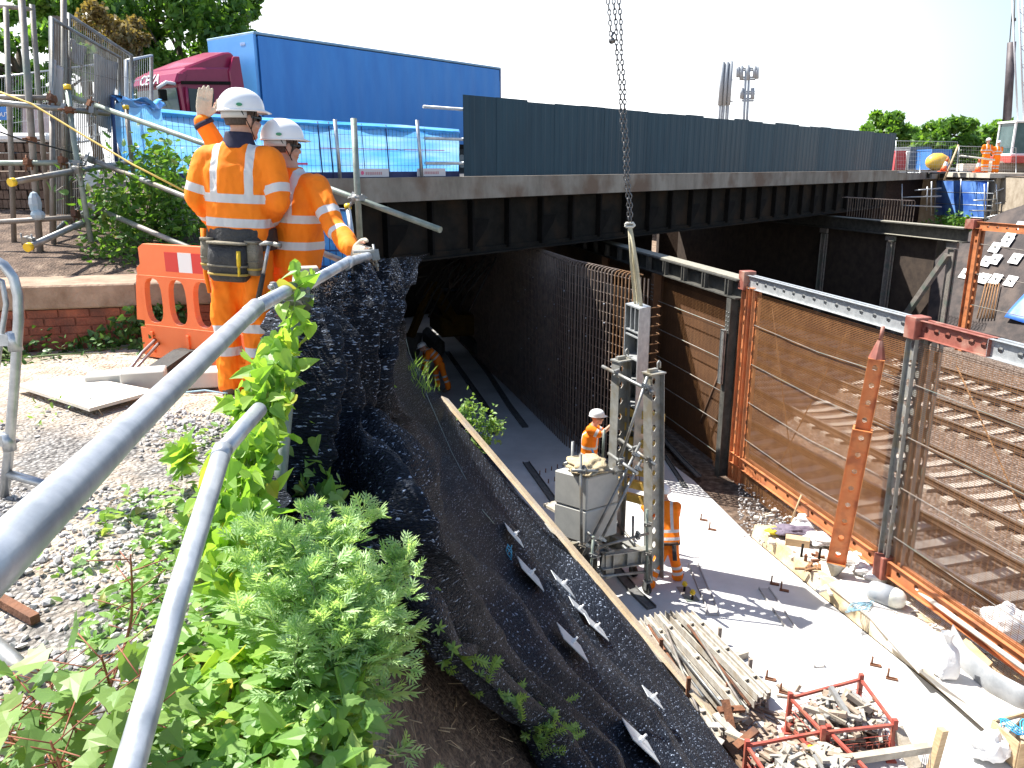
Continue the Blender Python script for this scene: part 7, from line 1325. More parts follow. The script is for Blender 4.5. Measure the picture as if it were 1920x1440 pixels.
ad = _n('ShaderNodeMath', operation='MULTIPLY_ADD'); L.new(rw.outputs['Fac'], ad.inputs[0]); ad.inputs[1].default_value = .5; L.new(sc_.outputs[1], ad.inputs[2]); ad2 = _n('ShaderNodeMath', operation='MULTIPLY_ADD'); L.new(vf.outputs['Distance'], ad2.inputs[0]); ad2.inputs[1].default_value = -.8; L.new(ad.outputs[0], ad2.inputs[2])
bp = _n('ShaderNodeBump'); bp.inputs['Strength'].default_value = 1.0; bp.inputs['Distance'].default_value = .016; L.new(ad2.outputs[0], bp.inputs['Height']); L.new(bp.outputs[0], b.inputs['Normal'])
at = _n('ShaderNodeAttribute'); at.attribute_name = 'thin'; hn = _n('ShaderNodeTexNoise'); hn.inputs['Scale'].default_value = 150; hn.inputs['Detail'].default_value = 2; L.new(tc.outputs['Object'], hn.inputs[0])
m1 = _n('ShaderNodeMath', operation='MULTIPLY_ADD'); L.new(at.outputs['Fac'], m1.inputs[0]); m1.inputs[1].default_value = .30; m1.inputs[2].default_value = .22; lt = _n('ShaderNodeMath', operation='LESS_THAN'); L.new(hn.outputs[0], lt.inputs[0]); L.new(m1.outputs[0], lt.inputs[1])
tr = _n('ShaderNodeBsdfTransparent'); mx = _n('ShaderNodeMixShader'); L.new(lt.outputs[0], mx.inputs[0]); L.new(b.outputs[0], mx.inputs[1]); L.new(tr.outputs[0], mx.inputs[2]); L.new(mx.outputs[0], N['Material Output'].inputs[0])
net = one('debris_netting', mb, nm, 'black knitted debris netting draped from the handrail over the bank down to the floor', 'netting')
me = net.data; a_ = me.attributes.new('thin', 'FLOAT', 'POINT'); a_.data.foreach_set('value', thin.reshape(-1)); uvl = me.uv_layers.new(name='knit'); uvc = np.array([(j / (NV_ - 1), i / (NU_ - 1)) for i in range(NU_) for j in range(NV_)])
li = np.zeros(len(me.loops), int); me.loops.foreach_get('vertex_index', li); uvl.data.foreach_set('uv', uvc[li].reshape(-1))
def net_pt(px, py):                               # nearest netting vertex to a photograph pixel
    D = G - CP; k = FPX / (D @ FW); X = 960 + (D @ RT) * k; Y = 720 - (D @ UP) * k; ij = np.unravel_index(np.argmin((X - px) ** 2 + (Y - py) ** 2), X.shape); return G[ij], NN[ij]
# timber plank along the foot of the netting
p1 = V(toe_x(13.4) + .05, 13.4, toe_z(13.4) + .14); p2 = V(toe_x(8.9) + .22, 8.9, toe_z(8.9) + .26); print('PLANK', p1, p2, atg(828, 742), atg(1262, 1306))
p1b, p2b = V(*p1), V(*p2) + (p2 - p1) * .06; mb = MB(); nn_ = unit(V(-.5, -.35, 1)); mb.bar(p1b, p2b, .05, .19, up=tuple(unit(V(-.75, -.2, .62))))
one('timber_plank', mb, mat('sunlit plank', (.44, .33, .20), (.56, .46, .33), 3, .85, 0, .3, 30, streak=(1, .3, 1), c3=(.35, .32, .28), s3=1.5), 'long timber plank on edge along the foot of the black netting', 'plank')
# nail plates pinned on the netting
gm_pl = mat('galvanised nail plate', (.50, .54, .56), (.62, .66, .68), 8, .45, .3)
for i, (px, py, sx, lb) in enumerate([(1060, 1212, .17, 'square white nail plate in the middle of the netting, the largest one'), (1185, 1400, .16, 'square white nail plate on the netting at the bottom edge'), (985, 1082, .17, 'narrow looking nail plate left of the largest one, beside a scrap of blue twine'), (952, 1010, .13, 'small nail plate high on the netting near the plank'), (1046, 1105, .15, 'nail plate by the plank, above the largest one'), (1078, 1150, .15, 'nail plate by the plank, level with the largest one'), (1112, 1188, .16, 'nail plate by the plank, right of the largest one'), (1215, 1318, .12, 'small nail plate close to the plank, lower right')]):
    p, n = net_pt(px, py); x, y = p[0], p[1]; n = tnorm(x, y, .4); p = p + n * .06; d1 = unit(np.cross(n, V(0, 1, 0))); d2 = np.cross(n, d1); t = thing('nail_plate', lb, 'plate', p, 'white nail plates on the black netting')
    mb = MB(); mb.obox(p + n * .02, d1 * sx, d2 * sx, n * .004); mb.build('plate', gm_pl, t); mb = MB(); q = p + n * .025; mb.tube([q, q + n * .03], .022, 6, smooth=False); mb.tube([q, q + n * .065], .011, 8); mb.build('nut', white_strip, t)
mb = MB(); pts = [net_pt(*q)[0] + V(0, -.02, .03) for q in ((745, 570), (775, 660), (800, 745), (850, 850), (905, 960), (930, 985))]; mb.tube(pts, .004, 5); one('cord', mb, mat('grey green cord', (.22, .3, .3)), 'thin grey green cord hanging down over the black netting', 'cord')
mb = MB(); p = net_pt(952, 1042)[0] + V(0, -.03, .04)
for k in range(4): mb.tube([p + V(.03 * math.sin(k * 2 + u * 4), .02 * k, .16 * (u - .5)) for u in np.linspace(0, 1, 8)], .006, 4)
one('twine_scrap', mb, mat('blue twine', (.08, .35, .55)), 'scrap of blue twine caught on the black netting', 'twine')
# ================================================================ VEGETATION
def leaf_outline(kind):
    if kind == 'heart': return [(0, -.02), (.22, -.14), (.42, .0), (.40, .26), (.24, .62), (0, 1.02)]
    if kind == 'oval': return [(0, 0), (.2, .18), (.27, .45), (.18, .75), (0, 1)]
    if kind == 'maple': return [(0, 0), (.2, .02), (.42, -.02), (.36, .14), (.62, .30), (.46, .40), (.52, .62), (.28, .56), (.16, .70), (.12, .86), (0, 1.06)]
    if kind == 'nettle': return [(0, 0), (.24, .08), (.20, .16), (.30, .26), (.22, .34), (.28, .46), (.18, .54), (.2, .68), (.1, .76), (0, 1)]
    return [(0, 0), (.09, .3), (.07, .7), (0, 1)]
OUT = {k: leaf_outline(k) for k in ('heart', 'oval', 'maple', 'nettle', 'blade')}
def leaf(mb, p, d, n, s, kind, fold=.25, droop=.2, w=1.0):
    d = unit(d); sd_ = unit(np.cross(d, n)); n = np.cross(sd_, d); o = OUT[kind]
    f = lambda x, y: p + s * (sd_ * x * w * math.cos(fold) + d * y + n * (abs(x) * w * math.sin(fold) - droop * y * y))
    R_ = [f(x, y) for x, y in o]; L_ = [f(-x, y) for x, y in o[1:-1]]; k = len(R_)
    mid = [f(0, o[0][1] + (o[-1][1] - o[0][1]) * .5)]
    vs = R_ + L_ + mid; mi = len(vs) - 1
    ring = list(range(k)) + [k + i for i in range(len(L_) - 1, -1, -1)]
    mb.add(vs, [(mi, 0, *range(1, k)) , (mi, k - 1, *[k + i for i in range(len(L_) - 1, -1, -1)], 0)], False)
def feather(mb, p, d, n, s):                        # deeply cut mugwort leaf
    d = unit(d); sd_ = unit(np.cross(d, n)); n = np.cross(sd_, d)
    def lobe(b, dd, L, w_):
        s2 = unit(np.cross(dd, n)); mb.add([b, b + dd * L * .5 + s2 * w_ - n * L * .05, b + dd * L - n * L * .2, b + dd * L * .5 - s2 * w_ - n * L * .05], [(0, 1, 2, 3)], False)
    lobe(p, d, s, s * .085)
    for t, L in ((.25, .42), (.45, .46), (.65, .36)):
        for q in (-1, 1): lobe(p + d * s * t - n * s * t * t * .15, unit(d * .8 + sd_ * q * .75), s * L, s * .055)
LM = {'mug': leafmat('mugwort leaf', (.27, .44, .19), (.46, .62, .34), .42), 'bind': leafmat('bindweed leaf', (.16, .34, .05), (.34, .52, .10), .5, (.45, .42, .08)), 'cover': leafmat('ground cover leaf', (.13, .28, .06), (.32, .50, .14), .45, (.40, .36, .12)), 'maple': leafmat('sycamore leaf', (.10, .21, .05), (.23, .36, .10), .4, (.38, .24, .06)), 'bush': leafmat('bush leaf', (.05, .14, .02), (.14, .28, .05), .45, (.32, .36, .10)), 'ivy': leafmat('ivy leaf', (.025, .08, .015), (.07, .16, .03), .3), 'goose': leafmat('goosegrass leaf', (.15, .28, .06), (.28, .42, .13), .4), 'tree': leafmat('tree leaf', (.045, .13, .02), (.15, .29, .05), .5, (.24, .38, .08)), 'tree2': leafmat('bright tree leaf', (.07, .18, .025), (.19, .35, .06), .5), 'brown': leafmat('brown tinged leaf', (.14, .11, .04), (.27, .21, .08), .35)}
stem_m = mat('green stem', (.10, .16, .05), (.18, .24, .08), 10, .7); red_stem = mat('reddish stem', (.20, .06, .03), (.28, .10, .05), 10, .7); bark = mat('tree bark', (.07, .055, .04), (.14, .11, .08), 8, .95, 0, .6, 20)
rv = np.random.default_rng(42)
def rdir(up_=.6): v = rv.normal(size=3); v[2] = abs(v[2]) + up_; return unit(v)
def plant(name, label, cat, base, group=None): return thing(name, label, cat, base, group)
def strand(pts, n=14): pts = [np.array(p, float) for p in pts]; return [crom(pts, u) for u in np.linspace(0, len(pts) - 1, n)]
# --- mugwort bush
def mugwort(label, base, tops, lm, spread=.10, leaves=34):
    t = plant('mugwort_bush', label, 'bush', base); st_, lv = MB(), MB()
    for tp_ in tops:
        b0 = base + V(rv.normal() * spread, rv.normal() * spread, 0); b0[2] = terrain(b0[0], b0[1]) - .02; tp_ = np.array(tp_); m_ = (b0 + tp_) / 2 + V(rv.normal() * .03, rv.normal() * .03, .04)
        ss = strand([b0, m_, tp_], 18); st_.tube(ss, list(np.linspace(.006, .0025, 18)), 5)
        for k in range(leaves):
            u = 3 + (k / leaves) ** .8 * 14; p = crom(ss, min(u, 16.9)); a = k * 2.4; f = k / leaves; hd = V(math.cos(a), math.sin(a), .35 + .9 * f * f); feather(lv, p, hd, V(0, 0, 1) - hd * .2, (.115 - .06 * f) * rv.uniform(.8, 1.2))
            if rv.random() < .35 and f < .85:          # side shoot
                q = p + unit(hd) * .09
                for w_ in range(5): h2 = unit(hd + rv.normal(size=3) * .6 + V(0, 0, .4)); feather(lv, q + h2 * .01, h2, V(0, 0, 1) + rv.normal(size=3) * .3, .065)
        for k in range(9): a = k * 2.4; hd = V(math.cos(a) * .6, math.sin(a) * .6, 1); feather(lv, tp_, hd, V(math.cos(a + 2), math.sin(a + 2), .3), .06)
    st_.build('stems', stem_m, t); tag(lv.build('leaves', lm, t), kind='stuff'); return t
bse = atg(600, 1260)
tops = [atd(px, py, d) for px, py, d in [(590, 960, 2.5), (705, 975, 2.65), (545, 1010, 2.35), (505, 1000, 2.35), (640, 1035, 2.45), (745, 1050, 2.6), (470, 1060, 2.25), (580, 1080, 2.2), (670, 1100, 2.3), (730, 1130, 2.45), (760, 1080, 2.6), (520, 1120, 2.15), (620, 1150, 2.15), (690, 1180, 2.25), (450, 1150, 2.1), (560, 1190, 2.05), (640, 1215, 2.1), (705, 1225, 2.25), (480, 1020, 2.3), (615, 1000, 2.45)]]
mugwort('big grey green mugwort bush with feathery leaves beside the netting', bse, tops, LM['mug'], .16, 34)
# --- climbing bindweed on the handrail post and up the netting edge
def vine(label, paths, lm, n, smin, smax, kind='heart', out=.05, name='bindweed', cat='climbing plant', towards=V(0, -.6, .5)):
    t = plant(name, label, cat, np.array(paths[0][0])); st_, lv = MB(), MB()
    for P_ in paths:
        ss = strand(P_, 30); st_.tube(ss, .0025, 4)
        for k in range(n):
            p = crom(ss, rv.uniform(0, 28.9)) + rv.normal(size=3) * out; leaf(lv, p, unit(rv.normal(size=3) * .7 + V(0, 0, -.5)), unit(towards + rv.normal(size=3) * .45), rv.uniform(smin, smax), kind, rv.uniform(.05, .5), rv.uniform(0, .4))
    st_.build('stems', stem_m, t); tag(lv.build('leaves', lm, t), kind='stuff'); return t
vine('yellow green bindweed climbing the handrail post beside the netting', [[atd(*q) for q in ((565, 520, 3.12), (545, 600, 3.0), (520, 680, 2.9), (505, 760, 2.8))], [atd(*q) for q in ((525, 640, 2.95), (490, 740, 2.8), (470, 830, 2.65), (450, 930, 2.5))], [atd(*q) for q in ((520, 700, 2.9), (505, 800, 2.75), (485, 900, 2.6), (490, 1000, 2.45))], [atd(*q) for q in ((470, 700, 2.8), (470, 800, 2.7), (430, 900, 2.5), (400, 980, 2.4))], [atd(*q) for q in ((505, 740, 2.8), (480, 860, 2.62), (440, 1000, 2.4), (400, 1080, 2.25))]], LM['bind'], 95, .045, .085, out=.035)
vine('dark green climber hanging in the fold of the netting', [[atd(*q) for q in ((600, 690, 3.42), (585, 780, 3.3), (590, 870, 3.2), (620, 980, 3.05))], [atd(*q) for q in ((575, 730, 3.3), (570, 830, 3.2), (585, 930, 3.1), (650, 960, 3.1))]], LM['cover'], 75, .04, .075, out=.04, name='climber')
vine('small sprigs of green caught on the lower netting', [[net_pt(*q)[0] + V(0, 0, .04) for q in ((700, 1180), (760, 1100), (790, 1130), (800, 1150))], [net_pt(*q)[0] + V(0, 0, .03) for q in ((735, 640), (725, 680), (722, 720), (730, 740))]], LM['cover'], 16, .02, .045, out=.025, name='creeper', kind='oval')
# --- goosegrass trailing down the netting
def goose(label, spots, lm):
    t = plant('goosegrass', label, 'weed', net_pt(*spots[0][0])[0]); st_, lv = MB(), MB()
    for a, b_, rise in spots:
        p0 = net_pt(*a)[0] + V(0, 0, .02); p1 = net_pt(*b_)[0]; p1 = p1 + (CP - p1) / np.linalg.norm(CP - p1) * rise + V(0, 0, rise * .4); ss = strand([p0, (p0 + p1) / 2 + V(0, 0, .03), p1], 16); st_.tube(ss, .0022, 4)
        for k in range(11):
            c = crom(ss, 1 + k * 1.25); ax = unit(ss[min(int(1 + k * 1.25) + 1, 15)] - ss[int(1 + k * 1.25)]); e1 = unit(np.cross(ax, V(.3, .2, 1))); e2 = np.cross(ax, e1)
            for q in range(6): an = q * 1.05 + k; leaf(lv, c, e1 * math.cos(an) + e2 * math.sin(an) + ax * .5, ax, rv.uniform(.022, .04), 'blade', .1, .1, 1.4)
    st_.build('stems', stem_m, t); tag(lv.build('leaves', lm, t), kind='stuff')
sp_ = []
for i in range(34):
    u = rv.random(); a = (800 + u * 215 + rv.normal() * 14, 1215 + u * 175 + rv.normal() * 14); sp_.append((a, (a[0] + rv.normal() * 30 + 14, a[1] - 25 + rv.normal() * 22), rv.uniform(.04, .12)))
for i in range(16): a = (990 + rv.random() * 60, 1380 + rv.random() * 60); sp_.append((a, (a[0] + rv.uniform(0, 60), a[1] - rv.uniform(10, 60)), rv.uniform(.05, .15)))
sp_ += [((1000, 1370), (1088, 1312), .1), ((1030, 1400), (1085, 1370), .1), ((810, 1210), (825, 1190), .05), ((780, 1250), (760, 1215), .05)]
goose('pale green goosegrass trailing in a line down the lower netting', sp_, LM['goose'])
# --- plants on the pit side of the plank, grass tuft on the hump
def clump(name, label, cat, pts, lm, n, smin, smax, kind, jit=.08, up_=.5, stems=True, group=None):
    t = plant(name, label, cat, pts[0], group); lv, st_ = MB(), MB(); pts = [np.array(p) for p in pts]
    for k in range(n):
        a = pts[rv.integers(len(pts))] + rv.normal(size=3) * jit; leaf(lv, a, rdir(-.3), unit(rv.normal(size=3) * .5 + V(-.2, -.3, up_)), rv.uniform(smin, smax), kind, rv.uniform(0, .4), .2)
    if stems:
        for p in pts: b0 = p.copy(); b0[2] = pts[0][2] - .05; st_.tube([(b0 + pts[0]) / 2, p], .004, 4)
        st_.build('stems', stem_m, t)
    tag(lv.build('leaves', lm, t), kind='stuff'); return t
dpl = 13.6
clump('leafy_shrub', 'small sunlit yellow green shrub on the pit side of the plank', 'shrub', [aty(px, py, dpl) for px, py in ((890, 815), (880, 760), (882, 785), (905, 775), (870, 775), (895, 800), (915, 800), (900, 830), (920, 790), (930, 805), (910, 830), (895, 845))], LM['goose'], 420, .06, .13, 'oval', .09)
def grass(label, spots, lm, n, h, name='grass_tuft'):
    t = plant(name, label, 'grass', spots[0]); lv = MB()
    for k in range(n): p = spots[rv.integers(len(spots))] + rv.normal(size=3) * V(.09, .09, 0); leaf(lv, p, unit(rv.normal(size=3) * V(.4, .4, 0) + V(.1, -.1, 1)), unit(rv.normal(size=3) + V(0, -1, 0)), h * rv.uniform(.5, 1.2), 'blade', .05, .35, .35)
    tag(lv.build('blades', lm, t), kind='stuff')
grass('tuft of bright grass on the netted hump by the cord', [net_pt(*q)[0] for q in ((762, 695), (772, 712), (782, 728), (790, 735))], LM['goose'], 130, .17)
# --- ground cover, weeds on the gravel
def in_poly(x, y, P_):
    c = False; j = len(P_) - 1
    for i in range(len(P_)):
        if (P_[i][1] > y) != (P_[j][1] > y) and x < (P_[j][0] - P_[i][0]) * (y - P_[i][1]) / (P_[j][1] - P_[i][1]) + P_[i][0]: c = not c
        j = i
    return c
def cover(name, label, poly, n, lm, smin, smax, kinds, hmax, kind='stuff', cl=3.):
    lv = MB(); x0, x1 = min(p[0] for p in poly), max(p[0] for p in poly); y0, y1 = min(p[1] for p in poly), max(p[1] for p in poly); k = 0; tries = 0
    while k < n and tries < n * 30:
        tries += 1; px, py = rv.uniform(x0, x1), rv.uniform(y0, y1)
        if not in_poly(px, py, poly): continue
        p = atg(px, min(py, 1600)); dns = mnoise.noise(Vector((p[0] * cl, p[1] * cl, 3.)))
        if dns < -.12 + rv.normal() * .12: continue
        h = hmax * rv.random() ** 1.3 * max(.25, min(1, dns + .6)); p = p + V(0, 0, h); leaf(lv, p, unit(rv.normal(size=3) * V(1, 1, .25)), unit(rv.normal(size=3) * .38 + V(-.1, -.15, 1)), rv.uniform(smin, smax), kinds[rv.integers(len(kinds))], rv.uniform(0, .4), rv.uniform(0, .5)); k += 1
    o = lv.build(name, lm); return tag(o, label, 'ground cover', kind='stuff')
cover('ground_cover', 'bindweed and young leaves covering the bank under the mid rail', [(420, 900), (500, 1010), (560, 1200), (640, 1290), (700, 1440), (690, 1600), (120, 1600), (250, 1440), (300, 1300), (330, 1180), (330, 1020), (370, 930)], 1250, LM['cover'], .04, .085, ('heart', 'nettle', 'heart', 'oval'), .20)
cover('ground_cover', 'patchy small weeds on the gravel left of the mid rail', [(190, 960), (330, 900), (400, 800), (430, 760), (390, 960), (330, 1100), (300, 1260), (190, 1260), (140, 1180), (150, 1060)], 400, LM['cover'], .025, .06, ('oval', 'nettle', 'heart'), .10, cl=4.5)
cover('ground_cover', 'broad bright leaves at the foot of the mugwort bush', [(430, 1180), (560, 1150), (640, 1250), (640, 1310), (560, 1330), (420, 1300)], 190, LM['bind'], .07, .13, ('nettle', 'heart', 'maple'), .24)
for px, py, n, lb in ((75, 795, 30, 'small weed on the gravel beside the crowd barrier'), (360, 830, 60, 'low weeds at the edge of the sunny path'), (140, 1085, 26, 'small weed on the stones near the left edge'), (150, 765, 14, 'tiny weed at the corner of the plywood sheet')):
    b0 = atg(px, py); clump('weed', lb, 'weed', [b0 + V(rv.normal() * .09, rv.normal() * .09, .03) for _ in range(5)], LM['goose'], n, .02, .045, 'oval', .05, .9, False)
clump('leafy_weed', 'single large lobed leaf plant beside the mid rail joint', 'weed', [atg(345, 930) + V(0, 0, .1), atg(355, 915) + V(0, 0, .14), atg(335, 920) + V(.02, 0, .12)], LM['bind'], 14, .07, .12, 'maple', .03, .9)
# --- sycamore saplings along the bottom left
def sapling(label, base_px, top, n, s0, s1, grp='sycamore saplings at the bottom left', low=.2):
    b0 = atg(*base_px); t = plant('sycamore_sapling', label, 'sapling', b0, grp); tp_ = atd(*top); ss = strand([b0, (b0 + tp_) / 2 + V(.02, .02, 0), tp_], 16); st_, lv = MB(), MB(); st_.tube(ss, list(np.linspace(.006, .002, 16)), 5); n = int(n * 1.15)
    for k in range(n):
        u = 15 * (low + (1 - low) * k / n); p = crom(ss, min(u, 14.9)); a = k * 1.57 + (k // 2) * .8; hd = V(math.cos(a), math.sin(a), .35); q = p + unit(hd) * rv.uniform(.05, .12); st_.tube([p, q], .0016, 4); leaf(lv, q, unit(hd + V(0, 0, -.45)), unit(V(-.1, -.3, 1) + rv.normal(size=3) * .45), rv.uniform(s0, s1) * .74, 'maple', rv.uniform(0, .3), rv.uniform(.1, .4))
    st_.build('stem', red_stem, t); tag(lv.build('leaves', LM['maple'], t), kind='stuff')
for lb, bpx, tp_, n, s0, s1 in (('sycamore sapling at the far left of the bottom edge', (40, 1520), (60, 1300, 1.55), 26, .06, .12), ('sycamore sapling with large pale leaves near the mid rail', (200, 1500), (190, 1230, 1.62), 26, .07, .13), ('low sycamore sapling between the other two at the bottom', (120, 1500), (125, 1330, 1.5), 24, .06, .12), ('sycamore sapling touching the mid rail tube', (250, 1480), (262, 1255, 1.5), 12, .05, .085), ('tall thin sapling with a reddish bare stem and small orange leaves', (205, 1290), (245, 1040, 1.85), 14, .02, .05), ('small orange leaved sapling on the stones at the left', (75, 1330), (70, 1255, 1.75), 10, .03, .05), ('spreading sycamore seedling in the bottom left corner', (0, 1480), (5, 1360, 1.45), 24, .06, .11), ('leafy sycamore seedling at the bottom edge left of the mid rail', (90, 1580), (95, 1390, 1.35), 22, .06, .11)): sapling(lb, bpx, tp_, n, s0, s1)
st3 = atg(455, 1330); mb = MB(); mb.tube([st3 + V(0, 0, -.05), st3 + V(.01, 0, .09)], [.014, .011], 8); one('cut_stump', mb, wood_grey, 'cut woody stem standing among the leaves at the bottom', 'stump')
tw = MB()
for i in range(60): p = atg(rv.uniform(640, 960), rv.uniform(1270, 1460)); d = unit(rv.normal(size=3) * V(1, 1, .3)); L_ = rv.uniform(.04, .16); tw.tube([p + V(0, 0, .01) - d * L_ * .5, p + V(0, 0, .02) + rv.normal(size=3) * .01, p + V(0, 0, .012) + d * L_ * .5], rv.uniform(.0012, .003), 4)
for i in range(110): p = atg(rv.uniform(190, 560), rv.uniform(760, 1440)); d = unit(rv.normal(size=3) * V(1, 1, .2)); L_ = rv.uniform(.04, .14); tw.tube([p + V(0, 0, .008) - d * L_ * .5, p + V(0, 0, .014), p + V(0, 0, .008) + d * L_ * .5], rv.uniform(.001, .0022), 4)
tag(tw.build('dead_twigs', wood), 'dead twigs and straw littering the bank', 'twigs', kind='stuff')
# --- bush behind the workers, ivy on the wall, greenery at the far abutment
def bush(label, pts, lm, n, smin, smax, kind='nettle', name='bush', group=None, jit=.14):
    base = V(pts[0][0], pts[0][1], 0); base[2] = terrain(*pts[0][:2]) if pts[0][1] < 30 else pts[0][2] - .3; t = plant(name, label, 'bush', base, group); lv, st_ = MB(), MB()
    for p in pts: p = np.array(p); b0 = base + V(rv.normal() * .1, rv.normal() * .1, 0); st_.tube([b0, (b0 + p) / 2 + rv.normal(size=3) * .06, p], [.008, .006, .003], 5)
    for k in range(n): c = np.array(pts[rv.integers(len(pts))]) + rv.normal(size=3) * jit; leaf(lv, c, rdir(-.2), unit(rv.normal(size=3) * .6 + V(-.3, .0, .7)), rv.uniform(smin, smax), kind, rv.uniform(0, .4), .25)
    st_.build('stems', stem_m, t); tag(lv.build('leaves', lm, t), kind='stuff')
def spots(poly, y0, y1, n):
    o = []
    while len(o) < n:
        px, py = rv.uniform(min(p[0] for p in poly), max(p[0] for p in poly)), rv.uniform(min(p[1] for p in poly), max(p[1] for p in poly))
        if in_poly(px, py, poly): o.append(aty(px, py, rv.uniform(y0, y1)))
    return o
bush('tall leafy bush growing through the stair tubes left of the workers', spots([(290, 290), (320, 300), (345, 345), (395, 380), (400, 500), (330, 490), (260, 470), (215, 440), (190, 350), (230, 340), (270, 350)], 7.7, 8.8, 60), LM['bush'], 2300, .05, .11)
bush('thin leafy shoots standing up in front of the blue fence', spots([(282, 270), (300, 262), (312, 320), (330, 350), (275, 350)], 8.4, 8.8, 14), LM['bush'], 220, .05, .10, jit=.07, name='leafy_shoots')
bush('low weeds on the bank foot below the scaffold', spots([(170, 430), (300, 470), (270, 500), (215, 500), (170, 470)], 7.2, 7.7, 16), LM['bush'], 420, .03, .07, name='weeds', jit=.09)
iv = MB(); ivt = plant('ivy', 'dark ivy hanging over the low red brick wall', 'ivy', W0 + V(0, 0, 5.6))
for k in range(2400):
    u = rv.uniform(-2.6, .95); z = rv.uniform(5.60, 5.94)
    if mnoise.noise(Vector((u * 1.7, z * 2.5, 9))) < -.02: continue
    p = W0 + WD * u + WN * rv.uniform(.01, .16) * (1.2 - (z - 5.6)) + V(0, 0, z); leaf(iv, p, unit(rv.normal(size=3) * .6 + V(0, 0, -.6)), unit(WN + rv.normal(size=3) * .5 + V(0, 0, .4)), rv.uniform(.03, .065), 'heart', .2, .2)
tag(iv.build('leaves', LM['ivy'], ivt), kind='stuff')
bush('dark low weeds at the foot of the brick wall', [W0 + WD * rv.uniform(-2.2, .2) + WN * rv.uniform(.1, .4) + V(0, 0, 5.62) for _ in range(16)], LM['ivy'], 420, .03, .06, 'nettle', 'weeds', jit=.07)
bush('green weeds on the ledge below the blue banner', spots([(1752, 408), (1850, 414), (1848, 428), (1752, 430)], 45, 45.8, 20), LM['tree2'], 420, .15, .32, 'oval', 'weeds', jit=.22)
bush('bush at the end of the scaffold rail on the far slope', spots([(1880, 400), (1915, 390), (1915, 405), (1885, 415)], 45, 46, 10), LM['tree2'], 260, .15, .32, 'oval', 'bush', jit=.25)
# --- trees
def tree(label, c, r, base_z, nblob, nleaf, ls, lm, group, seed, name='tree', gaps=.0, trunk_r=.22):
    r2 = np.random.default_rng(seed); c = np.array(c, float); base = V(c[0], c[1], base_z); t = plant(name, label, 'tree', base, group); tr_, lv = MB(), MB()
    top = c + V(0, 0, r[2] * .35); tr_.tube([base, (base + top) / 2 + V(r2.normal() * .15, r2.normal() * .15, 0), top], [trunk_r, trunk_r * .7, trunk_r * .25], 9); bl = []
    for i in range(nblob):
        d = r2.normal(size=3); d /= np.linalg.norm(d); k = r2.uniform(.45, .98); p = c + d * np.array(r) * k; bl.append((p, r2.uniform(.20, .36) * min(r))); 
        if i < 12: s = base + (top - base) * r2.uniform(.4, .95); tr_.tube([s, (s + p) / 2 + V(0, 0, .1), p], [trunk_r * .35, trunk_r * .22, trunk_r * .08], 6)
    A = np.array([b[0] for b in bl]); Rb = np.array([b[1] for b in bl]); idx = r2.integers(0, nblob, nleaf); D = r2.normal(size=(nleaf, 3)); D /= np.linalg.norm(D, axis=1, keepdims=True); Pp = A[idx] + D * (Rb[idx] * r2.uniform(.35, 1.12, nleaf))[:, None] * np.array([1, 1, .8])
    d1 = r2.normal(size=(nleaf, 3)); d1 /= np.linalg.norm(d1, axis=1, keepdims=True); nn2 = r2.normal(size=(nleaf, 3)) * .7 + D * .6 + np.array([0, 0, .5]); d2 = np.cross(d1, nn2); d2 /= np.linalg.norm(d2, axis=1, keepdims=True) + 1e-9; S_ = r2.uniform(.6, 1.3, nleaf)[:, None] * ls
    vs = np.stack([Pp - d1 * S_, Pp + d2 * S_ * .55 - d1 * S_ * .1, Pp + d1 * S_, Pp - d2 * S_ * .55 - d1 * S_ * .1], 1).reshape(-1, 3); lv.v = [tuple(v) for v in vs]; lv.f = [[4 * i, 4 * i + 1, 4 * i + 2, 4 * i + 3] for i in range(nleaf)]; lv.m = [0] * nleaf; lv.s = [False] * nleaf
    tr_.build('trunk', bark, t); tag(lv.build('crown', lm, t), kind='stuff')
gT = 'trees behind the lorry'
tree('big dark green maple tree directly behind the lorry cab', aty(330, 55, 36), (3.4, 2.6, 3.9), 6.5, 60, 15000, .17, LM['tree'], gT, 1)
tree('lighter green tree rising over the front of the blue trailer', aty(432, 20, 40), (1.5, 1.6, 2.4), 6.5, 24, 5200, .17, LM['tree2'], gT, 2)
tree('brown tinged tree between the fence panels and the dark maple', aty(215, 68, 27), (1.15, 1.0, 1.05), 6.5, 26, 5200, .09, LM['brown'], gT, 3)
tree('bright green tree low behind the left scaffold uprights', aty(40, 130, 22), (1.9, 1.2, 1.5), 6.5, 34, 6500, .12, LM['tree2'], gT, 4)
tree('green tree behind the dark timber post, reaching the top edge', aty(150, 10, 34), (2.3, 2, 2.6), 6.5, 36, 8000, .16, LM['tree'], gT, 5)
gR = 'distant trees at the right'
tree('distant round tree just right of the hoarding end', aty(1656, 255, 115), (4.1, 4, 3.0), 6.5, 34, 5200, .5, LM['tree2'], gR, 6, trunk_r=.4)
tree('distant round dark tree, middle one of three at the right', aty(1778, 262, 105), (4.0, 4, 3.4), 6.5, 34, 5600, .46, LM['tree'], gR, 7, trunk_r=.4)
tree('distant tree partly behind the crane cab', aty(1868, 262, 110), (3.0, 3, 2.8), 6.5, 26, 4200, .46, LM['tree2'], gR, 8, trunk_r=.4)
hg = MB(); hp = []
for i in range(5200): px = rv.uniform(1660, 1905); p = aty(px, 300, 130); p[2] = 6.5 + rv.random() ** .7 * (3.4 + 1.6 * mnoise.noise(Vector((px * .03, 1, 1)))); p[1] += rv.normal() * 1.5; d1 = unit(rv.normal(size=3)); leaf(hg, p, d1, unit(rv.normal(size=3) + V(0, 0, .6)), rv.uniform(.3, .7), 'oval', .1, .1, 2)
